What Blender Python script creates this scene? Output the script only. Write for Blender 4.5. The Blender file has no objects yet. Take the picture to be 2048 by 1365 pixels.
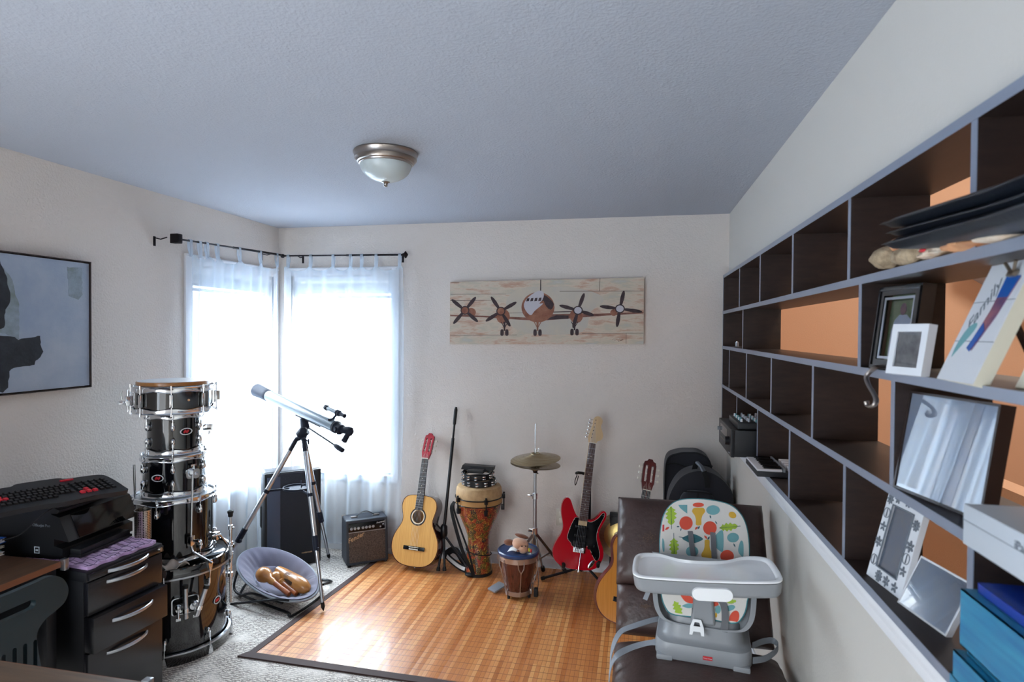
import bpy, bmesh, random
from math import *
from mathutils import Vector as V, Matrix as M
from mathutils.geometry import tessellate_polygon
random.seed(7)
SC = bpy.context.scene
COL = SC.collection
# ------------------------------------------------------------------ camera
FPX, YAW, PITCH, ROLL, CH = 1193.8, .2062, -.0153, .0067, 1.6532
_f = V((-sin(YAW)*cos(PITCH), cos(YAW)*cos(PITCH), sin(PITCH)))
_r0 = V((cos(YAW), sin(YAW), 0)); _u0 = _r0.cross(_f)
CR = _r0*cos(ROLL)+_u0*sin(ROLL); CU = -_r0*sin(ROLL)+_u0*cos(ROLL)
cam = bpy.data.cameras.new('camera'); co = bpy.data.objects.new('camera', cam); COL.objects.link(co)
cam.sensor_width = 36; cam.lens = FPX/2048*36; cam.clip_start = .02
mw = M((CR, CU, -_f)).transposed().to_4x4(); mw.translation = (0, 0, CH); co.matrix_world = mw
cam.dof.use_dof = True; cam.dof.focus_distance = 3.9; cam.dof.aperture_fstop = 4.5
SC.camera = co
def at(px, py, x=None, y=None, z=None):
    d = _f+CR*((px-1024)/FPX)+CU*((682.5-py)/FPX)
    if y is not None: t = y/d.y
    elif x is not None: t = x/d.x
    else: t = (z-CH)/d.z
    return V((0, 0, CH))+d*t
# ------------------------------------------------------------------ materials
def lin(c):
    if isinstance(c, str): c = [int(c[i:i+2], 16)/255 for i in (0, 2, 4)]
    return [x/12.92 if x <= .04045 else ((x+.055)/1.055)**2.4 for x in c]+[1]
class N:
    def __init__(s, m): s.m = m; s.t = m.node_tree; s.n = s.t.nodes; s.l = s.t.links
    def new(s, k, **kw):
        n = s.n.new(k)
        for a, b in kw.items():
            if a.startswith('_'): n.inputs[a[1:].replace('_', ' ')].default_value = b
            else: setattr(n, a, b)
        return n
    def link(s, a, b): s.l.new(a, b)
def mat(name, col, rough=.5, metal=0, bump=0, bs=200, var=0, vs=6, vcol=None, coat=0, trans=0, spec=None, sheen=0, det=4, aniso=None, alpha=1, dist=.002):
    m = bpy.data.materials.new(name); m.use_nodes = True; g = N(m); b = g.n['Principled BSDF']
    b.inputs['Base Color'].default_value = lin(col); b.inputs['Roughness'].default_value = rough
    b.inputs['Metallic'].default_value = metal; b.inputs['Coat Weight'].default_value = coat; b.inputs['Coat Roughness'].default_value = .06
    b.inputs['Transmission Weight'].default_value = trans; b.inputs['Sheen Weight'].default_value = sheen; b.inputs['Alpha'].default_value = alpha
    if spec is not None: b.inputs['Specular IOR Level'].default_value = spec
    if bump or var:
        tc = g.new('ShaderNodeTexCoord'); src = tc.outputs['Object']
        if aniso:
            mp = g.new('ShaderNodeMapping'); mp.inputs['Scale'].default_value = aniso; g.link(src, mp.inputs[0]); src = mp.outputs[0]
    if var:
        nz = g.new('ShaderNodeTexNoise', _Scale=vs, _Detail=6.0, _Roughness=.62); g.link(src, nz.inputs['Vector'])
        rp = g.new('ShaderNodeMapRange'); rp.inputs['From Min'].default_value = .35; rp.inputs['From Max'].default_value = .68
        g.link(nz.outputs['Fac'], rp.inputs['Value'])
        mx = g.new('ShaderNodeMix', data_type='RGBA'); mx.inputs['A'].default_value = lin(col)
        c2 = lin(vcol) if vcol else [x*(1-var) for x in lin(col)[:3]]+[1]
        mx.inputs['B'].default_value = c2; g.link(rp.outputs[0], mx.inputs['Factor']); g.link(mx.outputs['Result'], b.inputs['Base Color'])
    if bump:
        nz = g.new('ShaderNodeTexNoise', _Scale=bs, _Detail=float(det)); g.link(src, nz.inputs['Vector'])
        bp = g.new('ShaderNodeBump', _Strength=bump, _Distance=dist); g.link(nz.outputs['Fac'], bp.inputs['Height']); g.link(bp.outputs[0], b.inputs['Normal'])
    return m
MT = {}
def mk(k, *a, **kw): MT[k] = mat(k, *a, **kw)
mk('wall', 'd8d0c9', .85, bump=.55, bs=95, det=3, dist=.006, spec=.25)
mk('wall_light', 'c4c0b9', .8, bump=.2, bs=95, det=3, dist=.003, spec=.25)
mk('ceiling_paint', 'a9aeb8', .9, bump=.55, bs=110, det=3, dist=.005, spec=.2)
mk('orange_wall', 'cfa688', .85, bump=.3, bs=95, det=3, dist=.004)
mk('trim_white', 'dcdde0', .45)
mk('vinyl', 'e4e8ec', .4)
mk('shelf_wood', '231b1a', .42, bump=.12, bs=60, var=.35, vs=14, aniso=(1, .12, 4), vcol='32262200'[:6], spec=.55)
mk('shelf_edge_sheen', '7a8292', .3, bump=.1, bs=120, spec=.7)  # bluish sky sheen on the board fronts is put into this colour
mk('concrete', '72777f', .9)
mk('chrome', 'dfe2e6', .12, 1)
mk('steel', 'b9bcc2', .28, 1)
mk('nickel', 'a59d97', .3, 1)
mk('drum_black', '07090f', .06, coat=1, spec=.6)
mk('drum_white', 'd6dade', .45)
mk('black_plastic', '111216', .42)
mk('black_rubber', '0c0c0e', .7)
mk('black_metal', '14151a', .35, .3)
mk('black_vinyl', '191b22', .5, bump=.4, bs=500)
mk('bag_nylon', '101420', .68, bump=.5, bs=300, sheen=.1)
mk('dark_glass', '05070b', .05, spec=.7)
mk('cab_black', '0d0e13', .45, bump=.1, bs=700)
mk('cab_drawer', '18181d', .24, spec=.7, bump=.05, bs=900)
mk('spruce', 'd8a65e', .32, coat=.12, var=.18, vs=6, aniso=(26, 2, .5), vcol='c7924c')
mk('spruce_orange', 'cf8a3c', .28, coat=.5, var=.2, vs=6, aniso=(26, 2, .5), vcol='c07a2e')
mk('mahogany_red', '4a1318', .2, coat=.8, var=.3, vs=10, vcol='2c0c10')
mk('guitar_red', 'b0061a', .2, coat=.25, spec=.35)
mk('head_red', '9c0a22', .35, coat=.1)
mk('mahogany_brown', '6d3230', .3, coat=.4, var=.3, vs=14, vcol='4c2020')
mk('rosewood', '55362e', .65, var=.4, vs=20, aniso=(5, 5, .6))
mk('fretboard_dark', '262a34', .4)
mk('maple', 'd9bd94', .3, coat=.4, var=.1, vs=8, aniso=(12, 2, 1))
mk('bone', 'e4e0d2', .4)
mk('pick_black', '07090d', .22, coat=.1, spec=.35)
mk('desk_wood', '45301f', .42, bump=.15, bs=40, var=.6, vs=4, aniso=(14, 1, 4), vcol='5f4230')
mk('front_desk_wood', '6b543f', .4, bump=.1, bs=40, var=.5, vs=3.5, aniso=(1, 14, 4), vcol='4c3d31')
mk('desk_edge', '7e4b30', .4)
mk('chair_teal', '1f3138', .34, bump=.12, bs=600)
mk('purple_cloth', 'b694bf', .9, bump=.6, bs=350, sheen=.3)
mk('purple_line', '4d3a5e', .9)
mk('beige_cloth', 'b3aaa2', .95, bump=.5, bs=400)
mk('amp_cloth', '6d5c50', .9, bump=.8, bs=500, var=.5, vs=120, vcol='3d302b')
mk('amp_tolex', '2f343d', .55, bump=.5, bs=420)
mk('logo_gold', 'd8b48c', .3, .7)
mk('gray_cushion', '6f6c7c', .95, bump=.5, bs=420, sheen=.3)
mk('gourd', 'bd8344', .28, coat=.5, var=.5, vs=9, vcol='a1642b')
mk('gourd_handle', 'a85a2a', .3, coat=.5, var=.4, vs=9)
mk('seed_dark', '3a2717', .5)
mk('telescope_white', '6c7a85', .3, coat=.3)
mk('telescope_dark', '141b2c', .6, spec=.3)
mk('djembe_skin', 'c3a277', .7, var=.3, vs=14, vcol='9e7d55')
mk('djembe_band', 'a97f4b', .6)
mk('conga_wood', '3b1a16', .25, coat=.6, var=.5, vs=10, aniso=(10, 10, .7), vcol='5c2a20')
mk('conga_head', '27406c', .3, coat=.3, var=.3, vs=9)
mk('conga_rim_metal', 'b9b2b0', .3, .9)
mk('plush_tan', 'cfa184', .98, bump=.8, bs=300, sheen=.4, var=.25, vs=20, vcol='b98366')
mk('plush_brown', '7a4a33', .98, bump=.8, bs=300, sheen=.4)
mk('paper', 'dfe0e0', .8)
mk('brass', 'a69a80', .3, .85, bump=.25, bs=60, aniso=(1, 1, 40), var=.2, vs=8, vcol='8c7a5c')
mk('brass_gold', 'c7ab6a', .32, .8, bump=.2, bs=90)
mk('leather', '47332f', .42, bump=.5, bs=55, det=7, var=.3, vs=9, vcol='3a2925', dist=.004)
mk('leather_worn', '6b543f', .6, var=.5, vs=40, vcol='55413a')
mk('seat_gray', '8b8e92', .4)
mk('tray_white', 'f0f2f4', .25, coat=.4)
mk('pad_white', 'd9d5cf', .85, bump=.25, bs=350)
mk('pad_trim', '3f7f87', .8)
mk('p_orange', 'd3513c', .85); mk('p_yellow', 'd2a63c', .85); mk('p_green', '9cb93c', .85); mk('p_teal', '6fa3a8', .85); mk('p_teal_dark', '3a7078', .85); mk('p_line', '3c5f68', .85)
mk('strap_gray', '8c9198', .9, bump=.4, bs=600)
mk('strap_dark', '6d6e72', .9, bump=.4, bs=600)
mk('strap_black', '0e0f13', .85, bump=.4, bs=500)
mk('label_red', 'c4202c', .4)
mk('coral_rock', 'b09c80', .95, bump=1, bs=70, dist=.01, var=.5, vs=30, vcol='6f5d48')
mk('coral_shell', 'd4a277', .6, bump=.5, bs=60, var=.4, vs=20, vcol='c07d55')
mk('coral_white', 'ded3c2', .8, bump=.7, bs=80, var=.3, vs=25, vcol='b0855c')
mk('leatherette', '151b24', .38, bump=.3, bs=200)
mk('frame_black', '0b0c10', .2, coat=.6)
mk('frame_brown', '2a1d1a', .4)
mk('frame_white', 'd5d8dc', .45)
mk('frame_cream', 'd9d2bd', .6)
mk('photo_gray', '7d7d80', .3, var=.9, vs=32, vcol='b5b5b5')
mk('binder_blue', '0c6795', .35, coat=.15, var=.4, vs=5, aniso=(1, .6, 8), vcol='2f8fae')
mk('binder_deep', '123a9a', .3, coat=.3)
mk('box_white', 'b9c0c7', .45)
mk('ink', '20242c', .7)
mk('ink_gray', '6c737c', .7)
mk('red_plastic', 'd42a3a', .4)
mk('key_white', 'd8d5d8', .3)
mk('receiver', '17191d', .4)
mk('art_blue', '8f9db2', .8, bump=.3, bs=120, var=.25, vs=4, vcol='a7b0bd')
mk('art_gray', '76817f', .85, bump=.4, bs=90, var=.6, vs=14, vcol='909fae')
mk('art_black', '141820', .75, bump=.4, bs=60, var=.6, vs=16, vcol='2a2f37')
mk('switch_plate', 'd2cdbf', .4)
mk('frost', 'b9c3c4', .3, bump=0, coat=.3)
mk('clip_metal', '9c8f80', .3, .9)
mk('cloth_black', '0b0b0e', .8)
mk('teal_felt', '3b6772', .8)
mk('photo_blue', '0d55a8', .35)
mk('photo_skin', 'a5676a', .4, var=.6, vs=20, vcol='3a2f66')
mk('photo_pale', 'b4c6e0', .4, var=.6, vs=14, vcol='c3cbd8')
mk('photo_green', '55753f', .4, var=.7, vs=18, vcol='8a9a78')
mk('silver_plastic', '9aa0a8', .35, .5)
mk('key_dark', '1b1d22', .5)
def img_glass():
    m = mat('picture_glass', '060708', .03); b = m.node_tree.nodes['Principled BSDF']
    return m
# sheer fabric
def sheer():
    m = bpy.data.materials.new('sheer_voile'); m.use_nodes = True; g = N(m); g.n.remove(g.n['Principled BSDF'])
    out = g.n['Material Output']; tr = g.new('ShaderNodeBsdfTransparent'); tl = g.new('ShaderNodeBsdfTranslucent'); df = g.new('ShaderNodeBsdfDiffuse')
    tl.inputs['Color'].default_value = lin('d8e6f2'); df.inputs['Color'].default_value = lin('dbe6f2')
    a = g.new('ShaderNodeMixShader'); a.inputs[0].default_value = .5; g.link(tl.outputs[0], a.inputs[1]); g.link(df.outputs[0], a.inputs[2])
    lw = g.new('ShaderNodeLayerWeight'); lw.inputs['Blend'].default_value = .35
    mr = g.new('ShaderNodeMapRange'); mr.inputs['To Min'].default_value = .34; mr.inputs['To Max'].default_value = .95; g.link(lw.outputs['Facing'], mr.inputs['Value'])
    b = g.new('ShaderNodeMixShader'); g.link(mr.outputs[0], b.inputs[0]); g.link(tr.outputs[0], b.inputs[1]); g.link(a.outputs[0], b.inputs[2])
    g.link(b.outputs[0], out.inputs[0]); MT['sheer'] = m
sheer()
def clear():
    m = bpy.data.materials.new('window_glass'); m.use_nodes = True; g = N(m); g.n.remove(g.n['Principled BSDF'])
    out = g.n['Material Output']; tr = g.new('ShaderNodeBsdfTransparent'); gl = g.new('ShaderNodeBsdfGlossy'); gl.inputs['Roughness'].default_value = .02
    b = g.new('ShaderNodeMixShader'); b.inputs[0].default_value = .06; g.link(tr.outputs[0], b.inputs[1]); g.link(gl.outputs[0], b.inputs[2]); g.link(b.outputs[0], out.inputs[0]); MT['glass'] = m
clear()
def carpet():
    m = mat('carpet', 'a9a29b', .95); g = N(m); b = g.n['Principled BSDF']; tc = g.new('ShaderNodeTexCoord')
    mp = g.new('ShaderNodeMapping'); mp.inputs['Rotation'].default_value = (0, 0, .06); g.link(tc.outputs['Object'], mp.inputs[0])
    br = g.new('ShaderNodeTexBrick', _Scale=1.0, _Brick_Width=.06, _Row_Height=.014, _Mortar_Size=.004, _Mortar_Smooth=.3); br.offset = .5
    nzd = g.new('ShaderNodeTexNoise', _Scale=60.0, _Detail=2.0); g.link(mp.outputs[0], nzd.inputs['Vector'])
    mxv = g.new('ShaderNodeMix', data_type='RGBA', blend_type='LINEAR_LIGHT'); mxv.inputs['Factor'].default_value = .012
    g.link(mp.outputs[0], mxv.inputs['A']); g.link(nzd.outputs['Color'], mxv.inputs['B']); g.link(mxv.outputs['Result'], br.inputs['Vector'])
    ch = g.new('ShaderNodeTexNoise', _Scale=7.0, _Detail=3.0); g.link(mp.outputs[0], ch.inputs['Vector'])
    fine = g.new('ShaderNodeTexNoise', _Scale=170.0, _Detail=3.0); g.link(mp.outputs[0], fine.inputs['Vector'])
    r1 = g.new('ShaderNodeMapRange'); r1.inputs['From Min'].default_value = .3; r1.inputs['From Max'].default_value = .5; g.link(ch.outputs['Fac'], r1.inputs['Value'])
    mul = g.new('ShaderNodeMath', operation='MULTIPLY'); g.link(r1.outputs[0], mul.inputs[0]); g.link(br.outputs['Fac'], mul.inputs[1])
    r2 = g.new('ShaderNodeMapRange'); r2.inputs['From Min'].default_value = .56; r2.inputs['From Max'].default_value = .8; g.link(fine.outputs['Fac'], r2.inputs['Value'])
    ad = g.new('ShaderNodeMath', operation='MAXIMUM'); g.link(mul.outputs[0], ad.inputs[0]); g.link(r2.outputs[0], ad.inputs[1])
    sc = g.new('ShaderNodeMath', operation='MULTIPLY'); sc.inputs[1].default_value = .8; g.link(ad.outputs[0], sc.inputs[0])
    mx = g.new('ShaderNodeMix', data_type='RGBA'); mx.inputs['A'].default_value = lin('ece3d9'); mx.inputs['B'].default_value = lin('857a71'); g.link(sc.outputs[0], mx.inputs['Factor'])
    g.link(mx.outputs['Result'], b.inputs['Base Color'])
    bp = g.new('ShaderNodeBump', _Strength=.7, _Distance=.006); g.link(ad.outputs[0], bp.inputs['Height']); bp.invert = True; g.link(bp.outputs[0], b.inputs['Normal']); MT['carpet'] = m
carpet()
def bamboo():
    m = mat('bamboo', 'c27f4a', .2, coat=.08); g = N(m); b = g.n['Principled BSDF']; tc = g.new('ShaderNodeTexCoord')
    sp = g.new('ShaderNodeSeparateXYZ'); g.link(tc.outputs['Object'], sp.inputs[0])
    def math(op, a, bb=None, c=None):
        n = g.new('ShaderNodeMath', operation=op)
        for i, v in enumerate((a, bb, c)):
            if v is None: continue
            if isinstance(v, (int, float)): n.inputs[i].default_value = v
            else: g.link(v, n.inputs[i])
        return n.outputs[0]
    X, Y = sp.outputs[0], sp.outputs[1]
    cx = math('FLOOR', math('DIVIDE', X, .021)); fx = math('FRACT', math('DIVIDE', X, .021))
    cy = math('FLOOR', math('DIVIDE', Y, .052)); fy = math('FRACT', math('DIVIDE', Y, .052))
    cv = g.new('ShaderNodeCombineXYZ'); g.link(cx, cv.inputs[0])
    wn = g.new('ShaderNodeTexWhiteNoise', noise_dimensions='2D'); g.link(cv.outputs[0], wn.inputs['Vector'])
    cv2 = g.new('ShaderNodeCombineXYZ'); g.link(cx, cv2.inputs[0]); g.link(math('FLOOR', math('DIVIDE', Y, .4)), cv2.inputs[1])
    wn2 = g.new('ShaderNodeTexWhiteNoise', noise_dimensions='2D'); g.link(cv2.outputs[0], wn2.inputs['Vector'])
    mp = g.new('ShaderNodeMapping'); mp.inputs['Scale'].default_value = (40, 2, 1); g.link(tc.outputs['Object'], mp.inputs[0])
    nz = g.new('ShaderNodeTexNoise', _Scale=3.0, _Detail=5.0); g.link(mp.outputs[0], nz.inputs['Vector'])
    f = math('ADD', math('MULTIPLY', wn.outputs['Value'], .45), math('ADD', math('MULTIPLY', wn2.outputs['Value'], .25), math('MULTIPLY', nz.outputs['Fac'], .3)))
    cr = g.new('ShaderNodeValToRGB'); e = cr.color_ramp.elements; e[0].position = .15; e[0].color = lin('ad6534'); e[1].position = .85; e[1].color = lin('dc9e5f')
    k = e.new(.5); k.color = lin('c98047'); g.link(f, cr.inputs[0])
    lx = math('LESS_THAN', fx, .06); ly = math('LESS_THAN', fy, .07); ln = math('MAXIMUM', lx, ly)
    mx = g.new('ShaderNodeMix', data_type='RGBA'); mx.inputs['B'].default_value = lin('7a3d22'); g.link(cr.outputs[0], mx.inputs['A'])
    g.link(math('MULTIPLY', ln, .9), mx.inputs['Factor']); g.link(mx.outputs['Result'], b.inputs['Base Color'])
    # each slat is slightly cupped and tilted
    bowed = math('MULTIPLY', math('MULTIPLY', fx, math('SUBTRACT', 1, fx)), 1.2)
    tilt = math('MULTIPLY', fx, math('SUBTRACT', wn.outputs['Value'], .5))
    h = math('SUBTRACT', math('ADD', bowed, tilt), math('MULTIPLY', ln, .6))
    bp = g.new('ShaderNodeBump', _Strength=.3, _Distance=.0012); g.link(h, bp.inputs['Height']); g.link(bp.outputs[0], b.inputs['Normal'])
    g.link(math('ADD', .26, math('MULTIPLY', wn.outputs['Value'], .2)), b.inputs['Roughness'])
    MT['bamboo'] = m
bamboo()
def djembe_cloth():
    m = mat('djembe_pattern', '7a1c1c', .3, coat=.5); g = N(m); b = g.n['Principled BSDF']; tc = g.new('ShaderNodeTexCoord')
    v1 = g.new('ShaderNodeTexVoronoi', _Scale=34.0); g.link(tc.outputs['Object'], v1.inputs['Vector'])
    cr = g.new('ShaderNodeValToRGB'); cr.color_ramp.interpolation = 'CONSTANT'; e = cr.color_ramp.elements
    e[0].color = lin('6a141c'); e[1].position = .3; e[1].color = lin('7d2018')
    for p, c in ((.45, '2c2c1c'), (.58, '8a2420'), (.72, '4a3c18'), (.84, '151a28')): q = e.new(p); q.color = lin(c)
    g.link(v1.outputs['Color'], cr.inputs[0])
    wv = g.new('ShaderNodeTexNoise', _Scale=34.0, _Detail=1.5, _Distortion=2.4); g.link(tc.outputs['Object'], wv.inputs['Vector'])
    r = g.new('ShaderNodeMath', operation='SUBTRACT'); r.inputs[1].default_value = .5; g.link(wv.outputs['Fac'], r.inputs[0])
    a = g.new('ShaderNodeMath', operation='ABSOLUTE'); g.link(r.outputs[0], a.inputs[0]); l = g.new('ShaderNodeMath', operation='LESS_THAN'); l.inputs[1].default_value = .016; g.link(a.outputs[0], l.inputs[0])
    mx = g.new('ShaderNodeMix', data_type='RGBA'); mx.inputs['B'].default_value = lin('c9a548'); g.link(l.outputs[0], mx.inputs['Factor']); g.link(cr.outputs[0], mx.inputs['A']); g.link(mx.outputs['Result'], b.inputs['Base Color'])
    MT['djembe_pattern'] = m
djembe_cloth()
def mesh_metal():
    m = mat('pierced_steel', 'b9b0a6', .3, 1); g = N(m); b = g.n['Principled BSDF']; tc = g.new('ShaderNodeTexCoord'); v = g.new('ShaderNodeTexVoronoi', _Scale=125.0, _Randomness=.15)
    g.link(tc.outputs['Object'], v.inputs['Vector']); cr = g.new('ShaderNodeValToRGB'); cr.color_ramp.elements[0].position = .3; cr.color_ramp.elements[0].color = (.01, .01, .01, 1)
    cr.color_ramp.elements[1].position = .4; cr.color_ramp.elements[1].color = lin('c4bbb0'); g.link(v.outputs['Distance'], cr.inputs[0]); g.link(cr.outputs[0], b.inputs['Base Color']); MT['pierced'] = m
    m2 = mat('speaker_grille', '1a1f2b', .5, .4); g = N(m2); b = g.n['Principled BSDF']; tc = g.new('ShaderNodeTexCoord'); v = g.new('ShaderNodeTexVoronoi', _Scale=150.0, _Randomness=.05)
    g.link(tc.outputs['Object'], v.inputs['Vector']); cr = g.new('ShaderNodeValToRGB'); cr.color_ramp.elements[0].position = .3; cr.color_ramp.elements[0].color = (.002, .002, .003, 1)
    cr.color_ramp.elements[1].position = .45; cr.color_ramp.elements[1].color = lin('4d566a'); g.link(v.outputs['Distance'], cr.inputs[0]); g.link(cr.outputs[0], b.inputs['Base Color']); MT['grille'] = m2
mesh_metal()
def plank_art():
    m = mat('plank_painting', 'b5a48f', .75); g = N(m); b = g.n['Principled BSDF']; tc = g.new('ShaderNodeTexCoord'); mp = g.new('ShaderNodeMapping'); mp.inputs['Scale'].default_value = (2.2, 1, 9); g.link(tc.outputs['Object'], mp.inputs[0])
    n1 = g.new('ShaderNodeTexNoise', _Scale=2.2, _Detail=7.0, _Roughness=.65); g.link(mp.outputs[0], n1.inputs['Vector'])
    cr = g.new('ShaderNodeValToRGB'); e = cr.color_ramp.elements; e[0].position = .3; e[0].color = lin('ad8470'); e[1].position = .72; e[1].color = lin('bbb8b4')
    for p, c in ((.42, 'bd9f8b'), (.5, 'cabcab'), (.58, 'bdb4a2'), (.65, 'b4b2a8')): q = e.new(p); q.color = lin(c)
    g.link(n1.outputs['Fac'], cr.inputs[0]); g.link(cr.outputs[0], b.inputs['Base Color']); MT['plank_art'] = m
plank_art()
# ------------------------------------------------------------------ mesh builder
def smooth_closed(pts, n=4):
    out = []; L = len(pts)
    for i in range(L):
        p0, p1, p2, p3 = (V(pts[(i+k-1) % L]) for k in range(4))
        for j in range(n):
            t = j/n; out.append(.5*((2*p1)+(p2-p0)*t+(2*p0-5*p1+4*p2-p3)*t*t+(3*p1-p0-3*p2+p3)*t**3))
    return out
def smooth_open(pts, n=4):
    P = [V(p) for p in pts]; P = [2*P[0]-P[1]]+P+[2*P[-1]-P[-2]]; out = []
    for i in range(1, len(P)-2):
        p0, p1, p2, p3 = P[i-1:i+3]
        for j in range(n):
            t = j/n; out.append(.5*((2*p1)+(p2-p0)*t+(2*p0-5*p1+4*p2-p3)*t*t+(3*p1-p0-3*p2+p3)*t**3))
    out.append(P[-2]); return out
def frame(o, z, x=(1, 0, 0)):
    z = V(z).normalized(); x = V(x); x = (x-z*x.dot(z)).normalized(); y = z.cross(x)
    m = M((x, y, z)).transposed().to_4x4(); m.translation = V(o); return m
def rrect(w, d, r, cy=0, n=6):
    P = []
    for sx, sy, a0 in ((1, 1, 0), (-1, 1, 90), (-1, -1, 180), (1, -1, 270)):
        for k in range(n+1): a = radians(a0+90*k/n); P.append((sx*(w/2-r)+r*cos(a), cy+sy*(d/2-r)+r*sin(a)))
    return P
class MB:
    def __init__(s, xf=None): s.bm = bmesh.new(); s.xf = xf; s.mi = 0; s.sm = True
    def _add(s, vs, fs, sm=None):
        bv = [s.bm.verts.new(s.xf @ V(v) if s.xf else V(v)) for v in vs]
        for f in fs:
            try: q = s.bm.faces.new([bv[i] for i in f])
            except ValueError: continue
            q.material_index = s.mi; q.smooth = s.sm if sm is None else sm
        return bv
    def box(s, c, d, rot=None, bev=0, seg=2):
        b = bmesh.new(); bmesh.ops.create_cube(b, size=1)
        for v in b.verts: v.co = V((v.co.x*d[0], v.co.y*d[1], v.co.z*d[2]))
        if bev: bmesh.ops.bevel(b, geom=b.edges[:], offset=min(bev, min(d)*.49), segments=seg, profile=.6, affect='EDGES')
        m = M.Translation(V(c))
        if rot is not None: m = m @ (rot if isinstance(rot, M) else M.Rotation(rot, 4, 'Z')).to_4x4()
        b.verts.index_update()
        s._add([m @ v.co for v in b.verts], [[v.index for v in f.verts] for f in b.faces], bool(bev)); b.free(); return s
    def bx(s, x0, x1, y0, y1, z0, z1, bev=0): return s.box(((x0+x1)/2, (y0+y1)/2, (z0+z1)/2), (abs(x1-x0), abs(y1-y0), abs(z1-z0)), bev=bev)
    def tube(s, pts, r, n=8, closed=False, caps=True, flat=None):
        P = [V(p) for p in pts]; L = len(P); R = r if isinstance(r, (list, tuple)) else [r]*L
        vs = []; fs = []; prev = None
        for i in range(L):
            if closed: t = P[(i+1) % L]-P[i-1]
            else: t = P[min(i+1, L-1)]-P[max(i-1, 0)]
            t.normalize()
            if prev is None: a = t.orthogonal().normalized() if flat is None else (V(flat[2])-t*t.dot(V(flat[2]))).normalized()
            else: a = (prev-t*prev.dot(t)).normalized()
            if flat is not None: a = (V(flat[2])-t*t.dot(V(flat[2]))).normalized()
            prev = a; b = t.cross(a)
            for k in range(n):
                w = 2*pi*k/n+(pi/4 if n == 4 else 0)
                fx, fy = (flat[0], flat[1]) if flat else (1, 1)
                vs.append(P[i]+(a*cos(w)*fx+b*sin(w)*fy)*R[i])
        m = L if closed else L-1
        for i in range(m):
            for k in range(n): j = (i+1) % L; fs.append([i*n+k, i*n+(k+1) % n, j*n+(k+1) % n, j*n+k])
        if caps and not closed: fs.append(list(range(n))[::-1]); fs.append([(L-1)*n+k for k in range(n)])
        s._add(vs, fs); return s
    def cyl(s, p, q, r1, r2=None, n=20, caps=True):
        p, q = V(p), V(q); m = frame(p, q-p, (q-p).orthogonal()); h = (q-p).length; r2 = r1 if r2 is None else r2
        return s.lathe([(r1, 0), (r2, h)], n, m, caps)
    def lathe(s, prof, n=32, m=None, caps=True):
        m = m or M.Identity(4); vs = []; fs = []; L = len(prof)
        for r, z in prof:
            for k in range(n): w = 2*pi*k/n; vs.append(m @ V((r*cos(w), r*sin(w), z)))
        for i in range(L-1):
            for k in range(n): fs.append([i*n+k, i*n+(k+1) % n, (i+1)*n+(k+1) % n, (i+1)*n+k])
        s._add(vs, fs)
        if caps:
            for i, rev in ((0, 1), (L-1, 0)):
                if prof[i][0] > 1e-5:
                    q = [m @ V((prof[i][0]*cos(2*pi*k/n), prof[i][0]*sin(2*pi*k/n), prof[i][1])) for k in range(n)]
                    s._add(q[::-1] if rev else q, [list(range(n))], False)
        return s
    def sph(s, c, r, m=None, n=20, k=12, sup=1):
        if not isinstance(r, (tuple, list)): r = (r, r, r)
        m = m or M.Identity(4); vs = []; fs = []
        for i in range(k+1):
            ph = pi*i/k
            for j in range(n):
                w = 2*pi*j/n; vs.append(V(c)+(m.to_3x3() @ V((r[0]*sin(ph)*cos(w), r[1]*sin(ph)*sin(w), r[2]*cos(ph)))))
        for i in range(k):
            for j in range(n): fs.append([i*n+j, (i+1)*n+j, (i+1)*n+(j+1) % n, i*n+(j+1) % n])
        s._add(vs, fs); return s
    def plate(s, outer, holes=(), t=(0, .01), m=None, side=True):
        """outline in local XZ, thickness along local Y from t0 (front, -Y) to t1"""
        m = m or M.Identity(4); loops = [[V((p[0], 0, p[1])) for p in outer]]+[[V((p[0], 0, p[1])) for p in h] for h in holes]
        tri = tessellate_polygon(loops); flat = [p for l in loops for p in l]; nn = len(flat)
        vs = [m @ V((p.x, t[0], p.z)) for p in flat]+[m @ V((p.x, t[1], p.z)) for p in flat]
        fs = []
        for a in tri:
            pa, pb, pc = (flat[i] for i in a)
            cr = (pb.x-pa.x)*(pc.z-pa.z)-(pb.z-pa.z)*(pc.x-pa.x)
            f = list(a) if cr > 0 else list(a)[::-1]
            fs.append(f); fs.append([i+nn for i in f[::-1]])
        s._add(vs, fs, False)
        if side:
            o = 0
            for li, l in enumerate(loops):
                n = len(l); vv = [vs[o+i] for i in range(n)]+[vs[nn+o+i] for i in range(n)]
                ar = sum(l[i].x*l[(i+1) % n].z-l[(i+1) % n].x*l[i].z for i in range(n)); ccw = (ar > 0) != (li > 0)
                s._add(vv, [[i, n+i, n+(i+1) % n, (i+1) % n] if ccw else [i, (i+1) % n, n+(i+1) % n, n+i] for i in range(n)]); o += n
        return s
    def grid(s, fn, nu, nv, back=None):
        vs = [fn(i/nu, j/nv) for j in range(nv+1) for i in range(nu+1)]; w = nu+1
        fs = [[j*w+i, j*w+i+1, (j+1)*w+i+1, (j+1)*w+i] for j in range(nv) for i in range(nu)]
        if back is not None:
            o = len(vs); vs += [back(i/nu, j/nv) for j in range(nv+1) for i in range(nu+1)]; fs += [[a+o for a in f[::-1]] for f in fs]
            rim = [i for i in range(nu+1)]+[j*w+nu for j in range(1, nv+1)]+[nv*w+i for i in range(nu-1, -1, -1)]+[j*w for j in range(nv-1, 0, -1)]
            for a, b in zip(rim, rim[1:]+rim[:1]): fs.append([a, a+o, b+o, b])
        s._add(vs, fs); return s
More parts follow.
